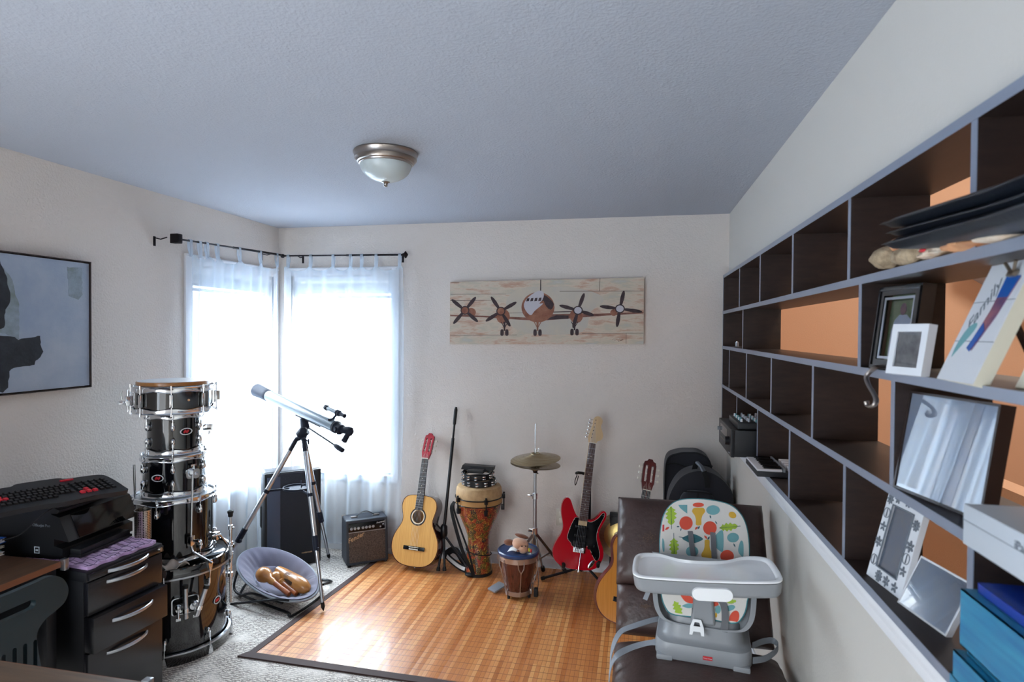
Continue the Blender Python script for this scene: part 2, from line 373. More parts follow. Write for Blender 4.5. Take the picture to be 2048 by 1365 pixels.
    def strip(s, pts, w, side, t=.002):
        """flat ribbon along pts, half width vector given by side"""
        P = [V(p) for p in pts]; n = len(P); vs = []; fs = []
        for i, p in enumerate(P):
            tg = (P[min(i+1, n-1)]-P[max(i-1, 0)]).normalized(); sd = V(side[i]) if isinstance(side, list) else V(side)
            sd = (sd-tg*sd.dot(tg)).normalized()*w/2; nr = tg.cross(sd).normalized()*t/2
            vs += [p-sd-nr, p+sd-nr, p+sd+nr, p-sd+nr]
        for i in range(n-1):
            for k in range(4): a, b = i*4+k, i*4+(k+1) % 4; fs.append([a, b, b+4, a+4])
        fs += [[3, 2, 1, 0], [(n-1)*4+k for k in range(4)]]; s._add(vs, fs); return s
    def build(s, name, mats, parent=None, ang=40, solid=0, sub=0, recalc=True):
        if recalc: bmesh.ops.remove_doubles(s.bm, verts=s.bm.verts, dist=1e-6); bmesh.ops.recalc_face_normals(s.bm, faces=s.bm.faces)
        me = bpy.data.meshes.new(name); s.bm.to_mesh(me); s.bm.free()
        if not isinstance(mats, (list, tuple)): mats = [mats]
        for k in mats: me.materials.append(MT[k])
        o = bpy.data.objects.new(name, me); COL.objects.link(o)
        if parent is not None:
            o.parent = parent; me.transform(WM(parent).inverted()); _WM[o.name] = WM(parent)
        try: me.set_sharp_from_angle(angle=radians(ang))
        except Exception: pass
        if sub: q = o.modifiers.new('sub', 'SUBSURF'); q.levels = q.render_levels = sub
        return o
_WM = {}
def WM(o):
    m = _WM.get(o.name)
    if m is None: m = M.Identity(4)
    return m
def thing(name, label, cat, loc=(0, 0, 0), rz=0, group=None):
    o = bpy.data.objects.new(name, None); COL.objects.link(o); o.empty_display_size = .05
    o.location = loc; o.rotation_euler = (0, 0, rz); _WM[o.name] = M.Translation(V(loc)) @ M.Rotation(rz, 4, 'Z')
    return tag(o, label, cat, group)
def tag(o, label, cat, group=None, kind=None):
    o['label'] = label; o['category'] = cat
    if group: o['group'] = group
    if kind: o['kind'] = kind
    return o
def L_(o, label): o['label'] = label; return o
def struct(name, mb, m, parent=None, label=None, cat=None, **k):
    o = mb.build(name, m, parent, **k)
    if parent is None:
        o['kind'] = 'structure'
        if label: o['label'] = label
        if cat: o['category'] = cat
    return o
def text(name, s, size, m, mt, parent, ext=.001, shear=0, align='CENTER'):
    c = bpy.data.curves.new('t', 'FONT'); c.body = s; c.size = size; c.extrude = ext; c.shear = shear; c.align_x = align; c.align_y = 'CENTER'
    t = bpy.data.objects.new('t', c); COL.objects.link(t); bpy.context.view_layer.update()
    me = bpy.data.meshes.new_from_object(t.evaluated_get(bpy.context.evaluated_depsgraph_get())); bpy.data.objects.remove(t); bpy.data.curves.remove(c)
    me.name = name; me.materials.clear(); me.materials.append(MT[mt]); me.transform(m)
    o = bpy.data.objects.new(name, me); COL.objects.link(o)
    if parent is not None: o.parent = parent; me.transform(WM(parent).inverted()); _WM[o.name] = WM(parent)
    return o
def face_mat(o, right, up):
    """matrix for text: local x=right, y=up, z=towards viewer"""
    x = V(right).normalized(); y = V(up); y = (y-x*y.dot(x)).normalized(); z = x.cross(y); m = M((x, y, z)).transposed().to_4x4(); m.translation = V(o); return m
def copy_thing(o, label=None, group=None, xf=None):
    r = o.copy(); COL.objects.link(r)
    if label: r['label'] = label
    def rec(a, b):
        for ch in list(a.children):
            c = ch.copy(); COL.objects.link(c); c.parent = b; rec(ch, c)
    rec(o, r)
    if xf is not None: r.matrix_basis = xf
    _WM[r.name] = r.matrix_basis.copy(); return r
B_, R_, LW, CZ = 4.1426, .589, -2.7077, 2.44
# ================================================================== SETTING
TH = .13
def wall_y(y0, y1, x0, x1, hole, z1=CZ):
    mb = MB(); hx0, hx1, hz0, hz1 = hole; mb.sm = False
    mb.bx(x0, hx0, y0, y1, 0, z1); mb.bx(hx1, x1, y0, y1, 0, z1); mb.bx(hx0, hx1, y0, y1, 0, hz0); mb.bx(hx0, hx1, y0, y1, hz1, z1); return mb
WBH = (-2.59, -1.775, .585, 2.07)     # window opening in the back wall
WSH = (-1.55, -.2, .25, 1.75)            # unseen opening added in the left wall beside the viewer for fill light
WLH = (3.215, 4.055, .585, 2.06)      # window opening in the left wall (y range)
struct('wall_back', wall_y(B_, B_+TH, LW-TH, R_+TH, WBH), 'wall', label='beige textured back wall with the corner window and plane picture', cat='wall')
mb = MB(); y0, y1, z0, z1 = WLH; RY = -1.7
w0, w1, v0, v1 = WSH; mb.bx(LW-TH, LW, RY, w0, 0, CZ); mb.bx(LW-TH, LW, w1, y0, 0, CZ); mb.bx(LW-TH, LW, w0, w1, 0, v0); mb.bx(LW-TH, LW, w0, w1, v1, CZ); mb.bx(LW-TH, LW, y1, B_, 0, CZ); mb.bx(LW-TH, LW, y0, y1, 0, z0); mb.bx(LW-TH, LW, y0, y1, z1, CZ)
struct('wall_left', mb, 'wall', label='beige textured left wall with abstract painting', cat='wall')
mb = MB(); mb.bx(R_, R_+TH, RY, B_, 2.036, CZ); mb.bx(R_, R_+TH, RY, B_, 0, 1.03); mb.bx(R_, R_+TH, RY, .2, 1.03, 2.036)
struct('wall_right', mb, 'wall_light', label='off-white right wall with a long opening filled by shelves', cat='wall')
struct('wall_rear', wall_y(RY-TH, RY, LW-TH, 5.2, (-2.65, -1.1, .3, 2.0)), 'wall')  # the opening in this unseen wall is added to let in fill light
mb = MB(); mb.bx(LW-TH, 5.2, RY-TH, 6.1, -.1, 0); struct('floor', mb, 'carpet', label='grey beige patterned loop carpet', cat='floor')
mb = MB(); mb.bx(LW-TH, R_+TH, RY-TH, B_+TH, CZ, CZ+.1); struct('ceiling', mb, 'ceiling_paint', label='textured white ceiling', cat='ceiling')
# the room beyond the shelves
mb = MB(); mb.bx(R_+TH, 5.2, 6.0, 6.1, 0, 3.6); mb.bx(R_+TH-.1, R_+TH, B_+TH, 6.0, 0, 3.6); mb.bx(5.1, 5.2, RY, 6.0, 0, 3.6)
mb.bx(R_, R_+TH, RY, B_+TH, CZ+.1, 3.6); mb.bx(R_, 5.2, RY-TH, RY, 2.44, 3.6)
struct('wall_beyond', mb, 'orange_wall', label='orange wall of the next room seen through the shelves', cat='wall')
mb = MB(); mb.bx(R_, 5.2, RY-TH, 6.1, 3.6, 3.7); struct('ceiling_beyond', mb, 'ceiling_paint')
mb = MB(); mb.plate([(2.79, 2.21), (3.3, 1.885), (5.09, .76), (5.09, 2.6), (2.79, 2.6)], (), (5.6, 5.99)); struct('trim_5', mb, 'ceiling_paint', label='pale sloping soffit in the next room', cat='soffit')
mb = MB(); mb.bx(1.6, 1.7, .0, 4.1, 0, .975); struct('trim_6', mb, 'orange_wall', label='low orange half wall in the next room', cat='wall')
# baseboards
def baseboard(name, x0, x1, y0, y1):
    mb = MB(); mb.bx(x0, x1, y0, y1, 0, .066); dx = x1-x0; 
    if abs(dx) > .1: mb.bx(x0, x1, y0+.006, y1, .066, .074); 
    else: mb.bx(x0+(.006 if x0 > -1 else 0), x1-(0 if x0 > -1 else .006), y0, y1, .066, .074)
    struct(name, mb, 'trim_white')
baseboard('baseboard_back', LW, R_, B_-.014, B_); baseboard('baseboard_left', LW, LW+.014, RY, B_-.014); baseboard('baseboard_right', R_-.014, R_, RY, B_-.014)
# white moulding under the shelf unit
mb = MB(); mb.bx(.552, R_, .1, 4.13, 1.006, 1.028, .004); mb.bx(.566, R_, .1, 4.13, .985, 1.006, .003); mb.bx(.576, R_, .1, 4.13, .95, .985, .003)
struct('trim_1', mb, 'trim_white', label='white moulding along the top of the half wall', cat='trim')
# windows
def window(name, ax, lo, hi, z0, z1, label):
    """ax 'y': window in back wall; ax 'x': in left wall"""
    def q(mb, a0, a1, d0, d1, zz0, zz1, bev=.003):
        if ax == 'y': mb.bx(a0, a1, B_+d0, B_+d1, zz0, zz1, bev)
        else: mb.bx(LW-d1, LW-d0, a0, a1, zz0, zz1, bev)
    mb = MB(); c = .06
    q(mb, lo-c, lo, -.016, .0, z0-c, z1+c); q(mb, hi, hi+c, -.016, .0, z0-c, z1+c); q(mb, lo, hi, -.016, .0, z1, z1+c); q(mb, lo, hi, -.016, .0, z0-c, z0)
    q(mb, lo-c, hi+c, -.022, -.014, z1+c-.014, z1+c); q(mb, lo-.03, hi+.03, -.03, .05, z0-.012, z0)
    o = struct(name, mb, 'trim_white', label=label, cat='window')
    mb = MB(); f = .035; zm = (z0+z1)/2-.2
    for a0, a1, b0, b1 in ((lo, lo+f, z0, z1), (hi-f, hi, z0, z1), (lo, hi, z1-f, z1), (lo, hi, z0, z0+f), (lo+f, hi-f, zm-.018, zm+.018)): q(mb, a0, a1, .06, .1, b0, b1)
    mb.build('window_frame', 'vinyl', o)
    mb = MB(); q(mb, lo+f, hi-f, .078, .083, z0+f, z1-f, 0); mb.build('pane', 'glass', o); return o
window('window_1', 'y', WBH[0], WBH[1], WBH[2], WBH[3], 'white framed window in the back wall behind a sheer curtain')
window('window_2', 'x', WLH[0], WLH[1], WLH[2], WLH[3], 'white framed window in the left wall behind a sheer curtain')
# raised blinds
def blind(ax, lo, hi, zt, drop, label):
    c = (lo+hi)/2; t = thing('window_blind', label, 'blind', (c, B_+.03, zt) if ax == 'y' else (LW-.03, c, zt), 0, 'raised blinds in the corner windows')
    def q(mb, a0, a1, d0, d1, z0, z1, bev=0):
        if ax == 'y': mb.bx(a0, a1, B_+d0, B_+d1, z0, z1, bev)
        else: mb.bx(LW-d1, LW-d0, a0, a1, z0, z1, bev)
    mb = MB(); q(mb, lo, hi, .012, .055, zt-.045, zt-.002, .003); mb.build('headrail', 'vinyl', t)
    mb = MB()
    for i in range(14): z = zt-.05-i*(drop-.07)/14; q(mb, lo+.005, hi-.005, .01+(i % 2)*.002, .056, z-.0035, z)
    mb.build('slats', 'vinyl', t)
    mb = MB(); q(mb, lo+.005, hi-.005, .012, .055, zt-drop-.012, zt-drop+.008, .003); mb.build('bottom_rail', 'vinyl', t)
blind('y', WBH[0]+.004, WBH[1]-.004, WBH[3]-.002, .16, 'raised white blind in the back wall window')
blind('x', WLH[0]+.004, WLH[1]-.004, WLH[3]-.002, .15, 'raised white blind in the left wall window')
# outside
mb = MB(); mb.bx(-40, 40, 4.6, 60, -.5, -.4); mb.bx(-40, LW-.5, -30, 4.6, -.5, -.4)
mb.build('ground_outside', 'concrete')['kind'] = 'structure'
# ================================================================== LIGHT
w = bpy.data.worlds.new('sky'); SC.world = w; w.use_nodes = True; g = N(w); bg = g.n['Background']
tc = g.new('ShaderNodeTexCoord'); sp = g.new('ShaderNodeSeparateXYZ'); g.link(tc.outputs['Generated'], sp.inputs[0])
cr = g.new('ShaderNodeValToRGB'); e = cr.color_ramp.elements
# radiance by elevation: hazy horizon, brighter high overcast sky above
def sky(k): return [(z+1)/2 for z in (k,)][0]
mr = g.new('ShaderNodeMapRange'); mr.inputs['From Min'].default_value = -1; g.link(sp.outputs[2], mr.inputs['Value']); g.link(mr.outputs[0], cr.inputs[0])
stops = [(-1, (.9, .95, 1), .4), (-.02, (.93, .97, 1), .06), (.0, (.93, .97, 1), .06), (.12, (.9, .96, 1), .07), (.26, (.84, .93, 1), .8), (.5, (.8, .91, 1), 1.25), (1, (.74, .87, 1), 1.3)]
e[0].position = 0; e[1].position = 1
for i, (z, c, k) in enumerate(stops):
    q = e[0] if i == 0 else (e[len(e)-1] if i == len(stops)-1 else e.new((z+1)/2)); q.color = (c[0]*k, c[1]*k, c[2]*k, 1)
SKY = 15.5
g.link(cr.outputs[0], bg.inputs['Color']); bg.inputs['Strength'].default_value = SKY
def portal(c, sx, sy, d):
    l = bpy.data.lights.new('daylight_portal', 'AREA'); l.shape = 'RECTANGLE'; l.size = sx; l.size_y = sy; l.cycles.is_portal = True
    o = bpy.data.objects.new('daylight_portal', l); COL.objects.link(o); o.location = c; o.rotation_euler = V(d).to_track_quat('-Z', 'Y').to_euler()
portal(((WBH[0]+WBH[1])/2, B_+.125, (WBH[2]+WBH[3])/2), .82, 1.49, (0, -1, 0))
portal((LW-.125, (WLH[0]+WLH[1])/2, (WLH[2]+WLH[3])/2), .85, 1.48, (1, 0, 0))
portal((LW-.06, (WSH[0]+WSH[1])/2, 1.0), 1.35, 1.5, (1, 0, 0))  # daylight through the added left wall opening
portal((-1.875, RY-.06, 1.15), 1.55, 1.7, (0, 1, 0))  # daylight through the added rear wall opening
l = bpy.data.lights.new('next_room_fill', 'POINT'); l.energy = 62; l.shadow_soft_size = .3; l.color = (1, .95, .88); o = bpy.data.objects.new('next_room_fill', l); COL.objects.link(o); o.location = (3.2, 3.7, 3.1)  # added light that brightens the orange wall, no visible fixture
l = bpy.data.lights.new('orange_wall_fill', 'POINT'); l.energy = 30; l.shadow_soft_size = .2; l.color = (1, .82, .6); o = bpy.data.objects.new('orange_wall_fill', l); COL.objects.link(o); o.location = (1.15, 2.2, 2.9)  # second added warm light for the orange wall, source unseen
SC.view_settings.view_transform = 'Standard'; SC.view_settings.look = 'None'; SC.view_settings.gamma = 1; SC.view_settings.use_curve_mapping = False
SC.view_settings.exposure = 1.05
SC.cycles.max_bounces = 10; SC.cycles.transparent_max_bounces = 24; SC.cycles.diffuse_bounces = 6; SC.cycles.sample_clamp_indirect = 6
# ================================================================== SHELF UNIT
S, SD = .55, .19; SZ = [2.034, 1.799, 1.571, 1.320, 1.05]; T = .02
t = thing('shelf_unit', 'dark brown open shelf unit built into the wall opening', 'shelf', (S, 2.2, 1.03))
YN, YF = .35, 4.128
def board(x0, x1, y0, y1, z0, z1, name):
    mb = MB(); mb.sm = False; mb.bx(x0+.0015, x1, y0, y1, z0, z1); mb.mi = 1; mb.bx(x0, x0+.0015, y0, y1, z0, z1)
    return mb.build(name, ['shelf_wood', 'shelf_edge_sheen'], t, recalc=False)
for z in SZ: board(S, S+SD, YN, YF, z-T, z, 'shelf_board')
rows = [(0, [4.118, 3.486, 2.924, 2.337, 1.746, 1.145, .56]), (1, [4.118, 3.365, 1.659]), (2, [4.118, 3.822, 3.242, 2.665, 2.062, 1.453, .86]), (3, [4.118, 3.528, 2.94, 2.345, 1.754, 1.133, .56])]
for r, ys in rows:
    for y in ys: board(S+.001, S+SD-.001, y-.009, y+.009, SZ[r+1], SZ[r]-T, 'divider')
# ================================================================== RUG
def Q(a, b, c, d, z0, z1):
    pts = [(a[0], a[1]), (b[0], b[1]), (c[0], c[1]), (d[0], d[1])]
    vs = [V((p[0], p[1], z0)) for p in pts]+[V((p[0], p[1], z1)) for p in pts]
    return vs, [[0, 3, 2, 1], [4, 5, 6, 7], [0, 1, 5, 4], [1, 2, 6, 5], [2, 3, 7, 6], [3, 0, 4, 7]]
t = thing('bamboo_mat', 'glossy tan bamboo slat mat with dark brown cloth edging on the carpet', 'mat', (-.7, 3.3, 0))
FL, FR, BR, BL = V((-1.93, 2.655)), V((.5, 2.6)), V((.5, 4.11)), V((-1.825, 4.12)); w = .038
def inn(p, dx, dy): return V((p.x+dx, p.y+dy))
mb = MB(); mb._add(*Q(inn(FL, w, w), inn(FR, 0, w), inn(BR, 0, -.01), inn(BL, w, -.01), 0.0005, .005), False); mb.build('bamboo_panel', 'bamboo', t)
mb = MB(); mk('mat_border', '3c2623', .75, bump=.3, bs=500)
mb._add(*Q(FL, inn(FL, w, 0), inn(BL, w, 0), BL, .0, .0075), False); mb._add(*Q(inn(FL, -.03, -.01), FR, inn(FR, 0, w), inn(FL, 0, w), .0, .008), False); mb.build('cloth_border', 'mat_border', t)
# ================================================================== CEILING LIGHT
c = V((-1.09, 2.47, CZ)); t = thing('ceiling_light', 'flush ceiling light with brushed nickel ring and frosted ribbed glass bowl', 'lamp', c)
X = M.Translation(c) @ M.Scale(.87, 4)
mb = MB(); mb.lathe([(.02, -.001), (.158, -.001), (.162, -.008), (.155, -.02), (.156, -.036), (.146, -.046), (.143, -.054), (.136, -.057), (.134, -.064), (.127, -.066), (.1, -.05), (.02, -.05)], 64, X); mb.build('base_ring', 'nickel', t)
mb = MB()
pr = [(.128*cos(a*pi/2/12), -.058-.092*sin(a*pi/2/12)) for a in range(12)]+[(.004, -.15)]
n = 120; vs = []; fs = []
for r, z in pr:
    for k in range(n): rr = r*(1+.012*(k % 2)*(r > .03)); vs.append(X @ V((rr*cos(2*pi*k/n), rr*sin(2*pi*k/n), z)))
for i in range(len(pr)-1):
    for k in range(n): fs.append([i*n+k, i*n+(k+1) % n, (i+1)*n+(k+1) % n, (i+1)*n+k])
mb._add(vs, fs); mb.build('glass_bowl', 'frost', t, ang=60)
mb = MB(); mb.lathe([(0, -.145), (.02, -.147), (.021, -.152), (.012, -.156), (.009, -.162), (.0085, -.166), (.0105, -.169), (.006, -.174), (0, -.176)], 24, X, False); mb.build('finial', 'nickel', t)
# ================================================================== WALL ART
# abstract painting on the left wall
yy0, yy1, z0, z1 = 1.55, 2.49, 1.365, 1.985
t = thing('abstract_painting', 'abstract canvas in pale blue grey with black brush patches and thin dark frame', 'painting', (LW, 2.02, 1.36))
XL = frame((LW+.035, 2.49, 1.371), (0, 0, 1), (0, -1, 0))   # local x -> -Y world; y local = z cross x
XL = M(((0, -1, 0, LW+.038), (-1, 0, 0, 2.487), (0, 0, 1, 1.368), (0, 0, 0, 1)))  # local (u, depth, v): u runs toward camera, depth -Y is room side
def wl(u, v, d=0): return V((LW+.036+d, 2.487-u, 1.368+v))
HH = .615
mb = MB(); mb.bx(LW+.003, LW+.034, 1.56, 2.482, 1.373, 1.373+HH-.01); mb.build('canvas', 'art_blue', t)
mb = MB()
for a in ((1.55, 1.556, 1.368, 1.368+HH), (2.484, 2.49, 1.368, 1.368+HH)): mb.bx(LW+.001, LW+.04, a[0], a[1], a[2], a[3])
mb.bx(LW+.001, LW+.04, 1.55, 2.49, 1.363, 1.368); mb.bx(LW+.001, LW+.04, 1.55, 2.49, 1.368+HH, 1.373+HH); mb.build('frame', 'frame_brown', t)
def artpoly(name, pts, m, d):
    # pts are (distance from the right edge towards the camera, height)
    rnd = random.Random(len(pts)); P = []
    for i, p in enumerate(pts):
        q = pts[(i+1) % len(pts)]; n = max(2, int(hypot(q[0]-p[0], q[1]-p[1])/.012))
        for k in range(n): P.append((p[0]+(q[0]-p[0])*k/n+rnd.uniform(-.003, .003), p[1]+(q[1]-p[1])*k/n+rnd.uniform(-.003, .003)))
    P = [(max(.005, min(.925, a)), max(.008, min(HH-.008, b))) for a, b in P]
    X = M(((0, -1, 0, LW+.034), (-1, 0, 0, 2.487), (0, 0, 1, 1.368), (0, 0, 0, 1)))
    mb = MB(); mb.plate(P, (), (-d, 0), X); return mb.build(name, m, t)
def ap(px, py): p = at(px, py, x=LW+.035); return (2.487-p.y, p.z-1.368)
artpoly('gray_patch', [ap(135, 535), ap(164, 536), ap(165, 590), ap(158, 600), ap(150, 598), ap(138, 592)], 'art_gray', .0006)
artpoly('gray_patch', [ap(8, 535), ap(24, 560), ap(38, 610), ap(39, 680), ap(12, 668), (.75, .3), (.76, .57)], 'art_gray', .0006)
artpoly('black_patch', [ap(0, 522), ap(12, 552), ap(21, 590), ap(18, 610), ap(11, 620), ap(9, 655), ap(0, 660), (.7, .25), (.92, .25), (.92, .6), (.6, .6)], 'art_black', .001)
artpoly('black_patch', [ap(0, 672), ap(28, 674), ap(38, 680), ap(80, 672), ap(82, 690), ap(86, 703), ap(80, 715), ap(72, 722), ap(70, 730), ap(34, 735), ap(18, 742), ap(17, 775), ap(5, 785), (.6, .02), (.9, .02), (.9, .25)], 'art_black', .001)
# plane painting on the back wall
t = thing('plane_painting', 'wide canvas of a four propeller aeroplane painted over pale planks', 'painting', (-.635, B_, 1.56))
def pc(x, y):   # artwork local coordinates from the left edge / top edge, metres
    yt = 155-47*(x-175)/1728; yb = 712-2*(x-175)/1728; return (-1.316+(x-175)*.000787, 2.008+.016*(x-175)/1728-(y-yt)/(yb-yt)*.4475)
PX = M.Translation((0, B_-.036, 0))
mb = MB(); mb.plate([pc(175, 155), pc(1903, 108), pc(1903, 710), pc(175, 712)][::-1], (), (0, .034), PX); mb.build('canvas', 'plank_art', t)
mk('a_brown', '7b4a38', .7, var=.5, vs=20, vcol='9c6a52'); mk('a_dark', '2b2025', .7, var=.3, vs=30, vcol='453236'); mk('a_pale', 'bcb9c0', .75); mk('a_line', '4f3f3a', .8); mk('a_wing', '5f3831', .7, var=.5, vs=14, vcol='8c6152'); mk('a_bright', 'b8b3aa', .8, var=.3, vs=9, vcol='c3b9a8')
def pp(name, pts, m, d=.0006):
    mb = MB(); mb.plate([pc(*p) for p in pts], (), (-d, 0), PX); return mb.build(name, m, t)
def circ(x, y, r, ry=None, n=28, a0=0, a1=2*pi): ry = ry or r; return [(x+r*cos(a0+(a1-a0)*k/n), y+ry*sin(a0+(a1-a0)*k/n)) for k in range(n)]
for y_, xa, xb in ((262, 180, 700), (232, 1180, 1900), (430, 700, 860), (628, 180, 800), (612, 1380, 1900), (318, 178, 560), (160, 185, 260)):
    pp('plank_seam', [(xa, y_), (xb, y_-3), (xb, y_), (xa, y_+4)], 'a_line', .0004)
pp('plank_seam', [(1528, 115), (1532, 115), (1527, 232), (1523, 232)], 'a_line', .0004); pp('plank_seam', [(1755, 612), (1758, 612), (1758, 708), (1755, 708)], 'a_line', .0004)
pp('cloud_patch', smooth_closed([(700, 330, 0), (780, 230, 0), (950, 195, 0), (1300, 200, 0), (1520, 260, 0), (1560, 330, 0), (1450, 420, 0), (1380, 600, 0), (1000, 620, 0), (760, 560, 0), (720, 430, 0)], 3) and [(v.x, v.y) for v in smooth_closed([(700, 330, 0), (780, 230, 0), (950, 195, 0), (1300, 200, 0), (1520, 260, 0), (1560, 330, 0), (1450, 420, 0), (1380, 600, 0), (1000, 620, 0), (760, 560, 0), (720, 430, 0)], 3)], 'a_bright', .0003)
pp('wing', [(178, 447), (500, 455), (880, 470), (1100, 440), (1300, 436), (1500, 436), (1900, 418), (1900, 432), (1500, 458), (1280, 478), (1060, 496), (880, 494), (500, 470), (178, 460)], 'a_wing')
pp('wing_edge', [(1090, 418), (1290, 412), (1290, 420), (1090, 426)], 'a_dark', .0008)
pp('wing_shade', [(1050, 490), (1260, 482), (1260, 452), (1150, 450)], 'a_dark', .0009)
pp('fuselage', circ(988, 378, 148, 136), 'a_brown', .001)
pp('nose_highlight', [(v.x, v.y) for v in smooth_closed([(862, 350, 0), (905, 285, 0), (985, 232, 0), (1035, 240, 0), (1035, 300, 0), (1000, 345, 0), (1035, 345, 0), (960, 410, 0), (925, 450, 0), (880, 410, 0)], 3)], 'a_pale', .0014)
pp('nose_shade', [(v.x, v.y) for v in smooth_closed([(1040, 270, 0), (1090, 300, 0), (1130, 350, 0), (1100, 400, 0), (1050, 350, 0)], 3)], 'a_dark', .0016)
mb = MB()
for k in range(5): x = 882+k*36; mb.plate([pc(x, 326-k), pc(x+26, 322-k), pc(x+30, 296-k*2), pc(x+8, 300-k*2)], (), (-.002, 0), PX)
mb.build('cockpit_windows', 'a_dark', t)
mb = MB(); mb.plate([pc(1007, 130), pc(1015, 130), pc(1016, 232), pc(1006, 232)], (), (-.0012, 0), PX); mb.build('tail_mast', 'a_dark', t)
def blade(cx, cy, tx, ty, w=17):
    d = V((tx-cx, ty-cy)); L = d.length; d /= L; n = V((-d.y, d.x)); pts = []
    for s, ww in ((.1, .35), (.3, .75), (.6, 1), (.85, .8), (.97, .4)): pts.append(V((cx, cy))+d*L*s+n*w*ww)
    pts.append(V((tx, ty)))
    for s, ww in ((.97, .4), (.85, .8), (.6, 1), (.3, .75), (.1, .35)): pts.append(V((cx, cy))+d*L*s-n*w*ww)
    return [(p.x, p.y) for p in pts]
for cx, cy, nac, tips in ((318, 408, (375, 425, 45, 40), [(190, 310), (420, 287), (208, 528), (440, 510)]), (652, 414, (672, 460, 62, 66), [(560, 284), (795, 332), (512, 505), (740, 552)]), (1342, 405, (1328, 455, 58, 65), [(1178, 360), (1395, 250), (1480, 450), (1300, 565)]), (1702, 390, (1650, 425, 30, 30), [(1530, 368), (1735, 226), (1890, 418), (1678, 556)])):
    pp('engine', circ(*nac[:2], *nac[2:]), 'a_brown', .001)
    pp('engine_ring', circ(cx, cy, 42, 40), 'a_dark', .0013)
    for tx, ty in tips: pp('propeller_blade', blade(cx, cy, tx, ty), 'a_dark', .0017)
    pp('spinner', circ(cx, cy, 32, 30), 'a_pale' if cx > 1000 else 'a_brown', .002)
for gx, gy, gm in ((686, 520, 'a_dark'), (986, 520, 'a_brown'), (1313, 515, 'a_dark')):
    pp('landing_strut', [(gx-10, gy-12), (gx+10, gy-12), (gx+6, gy+70), (gx-6, gy+70)], gm, .0012)
    pp('landing_strut', [(gx-34, gy-10), (gx-26, gy-10), (gx+4, gy+50), (gx-2, gy+50)], gm, .0012); pp('landing_strut', [(gx+34, gy-10), (gx+26, gy-10), (gx-4, gy+50), (gx+2, gy+50)], gm, .0012)
    for dx in (-22, 22): pp('landing_wheel', [(v.x, v.y) for v in smooth_closed([(gx+dx-12, gy+62, 0), (gx+dx+12, gy+62, 0), (gx+dx+13, gy+110, 0), (gx+dx-13, gy+110, 0)], 4)], 'a_dark', .0014)
mb = MB()
pts = [(1640, 672), (1655, 660), (1660, 680), (1680, 662), (1690, 682), (1705, 655), (1712, 680), (1735, 664), (1690, 688)]
mb.tube([V((*pc(*p), 0)).xzy+V((0, B_-.0366, 0)) for p in pts], .0009, 4); mb.build('signature', 'a_dark', t)
# outlet
t = thing('wall_outlet', 'cream wall outlet plate low on the back wall beside the red electric guitar', 'outlet', (-.503, B_, .36))
mb = MB(); mb.box((-.503, B_-.004, .36), (.075, .008, .118), bev=.003); mb.build('plate', 'switch_plate', t)
for dz in (-.024, .024):
    mb = MB(); mb.box((-.503, B_-.009, .36+dz), (.034, .004, .03), bev=.006); s_ = mb.build('socket', 'bone', t)
# ================================================================== CURTAINS
rodR = lambda x: V((x, B_-.08, 2.215-.010*(x+2.6)/.95)); rodL = lambda y: V((LW+.085, y, 2.185+.035*(y-3.1)/.95))
t = thing('curtain_rod', 'thin dark bronze corner curtain rod with square finial and wall brackets', 'curtain rod', (LW+.085, B_-.08, 2.21)); mk('bronze', '1d1a1f', .4, .6)
mb = MB(); mb.tube([rodL(3.02), rodL(3.5)], .0055, 10); mb.tube([rodL(3.5), rodL(4.05)], .0075, 10); mb.build('rod', 'bronze', t)
mb = MB(); mb.tube([rodR(-2.61), rodR(-2.1)], .0055, 10); mb.tube([rodR(-2.1), rodR(-1.67)], .0075, 10); mb.build('rod', 'bronze', t)
mb = MB(); mb.sph((LW+.085, B_-.08, 2.215), .016); mb.tube([rodL(4.05), (LW+.085, B_-.08, 2.216), rodR(-2.6)], .007, 8); mb.build('corner_joint', 'bronze', t)
mb = MB(); p = rodL(3.0); mb.box(p, (.052, .04, .055), bev=.004); mb.box(p+V((0, .025, 0)), (.03, .014, .03), bev=.002); mb.box(p+V((.027, 0, 0)), (.004, .03, .04), bev=.002); mb.build('finial', 'bronze', t)
mb = MB(); p = rodR(-1.645); mb.lathe([(.006, -.02), (.012, -.012), (.01, -.006), (.018, 0), (.026, .008), (.018, .014), (.008, .022), (0, .026)], 20, frame(p, (1, 0, 0), (0, 0, 1))); mb.build('finial', 'bronze', t)
for p, d in ((rodL(2.93), (-1, 0, 0)), (rodL(3.93), (-1, 0, 0)), (rodR(-2.5), (0, 1, 0)), (rodR(-1.69), (0, 1, 0))):
    d = V(d); w_ = V((LW+.002, p.y, p.z)) if d.x else V((p.x, B_-.002, p.z)); mb = MB()
    mb.tube([p, (p+w_)/2-V((0, 0, .01)), w_], .0035, 6); mb.box(w_-V((0, 0, .02)), (.004, .016, .055) if d.x else (.016, .004, .055), bev=.001); mb.build('bracket', 'bronze', t)
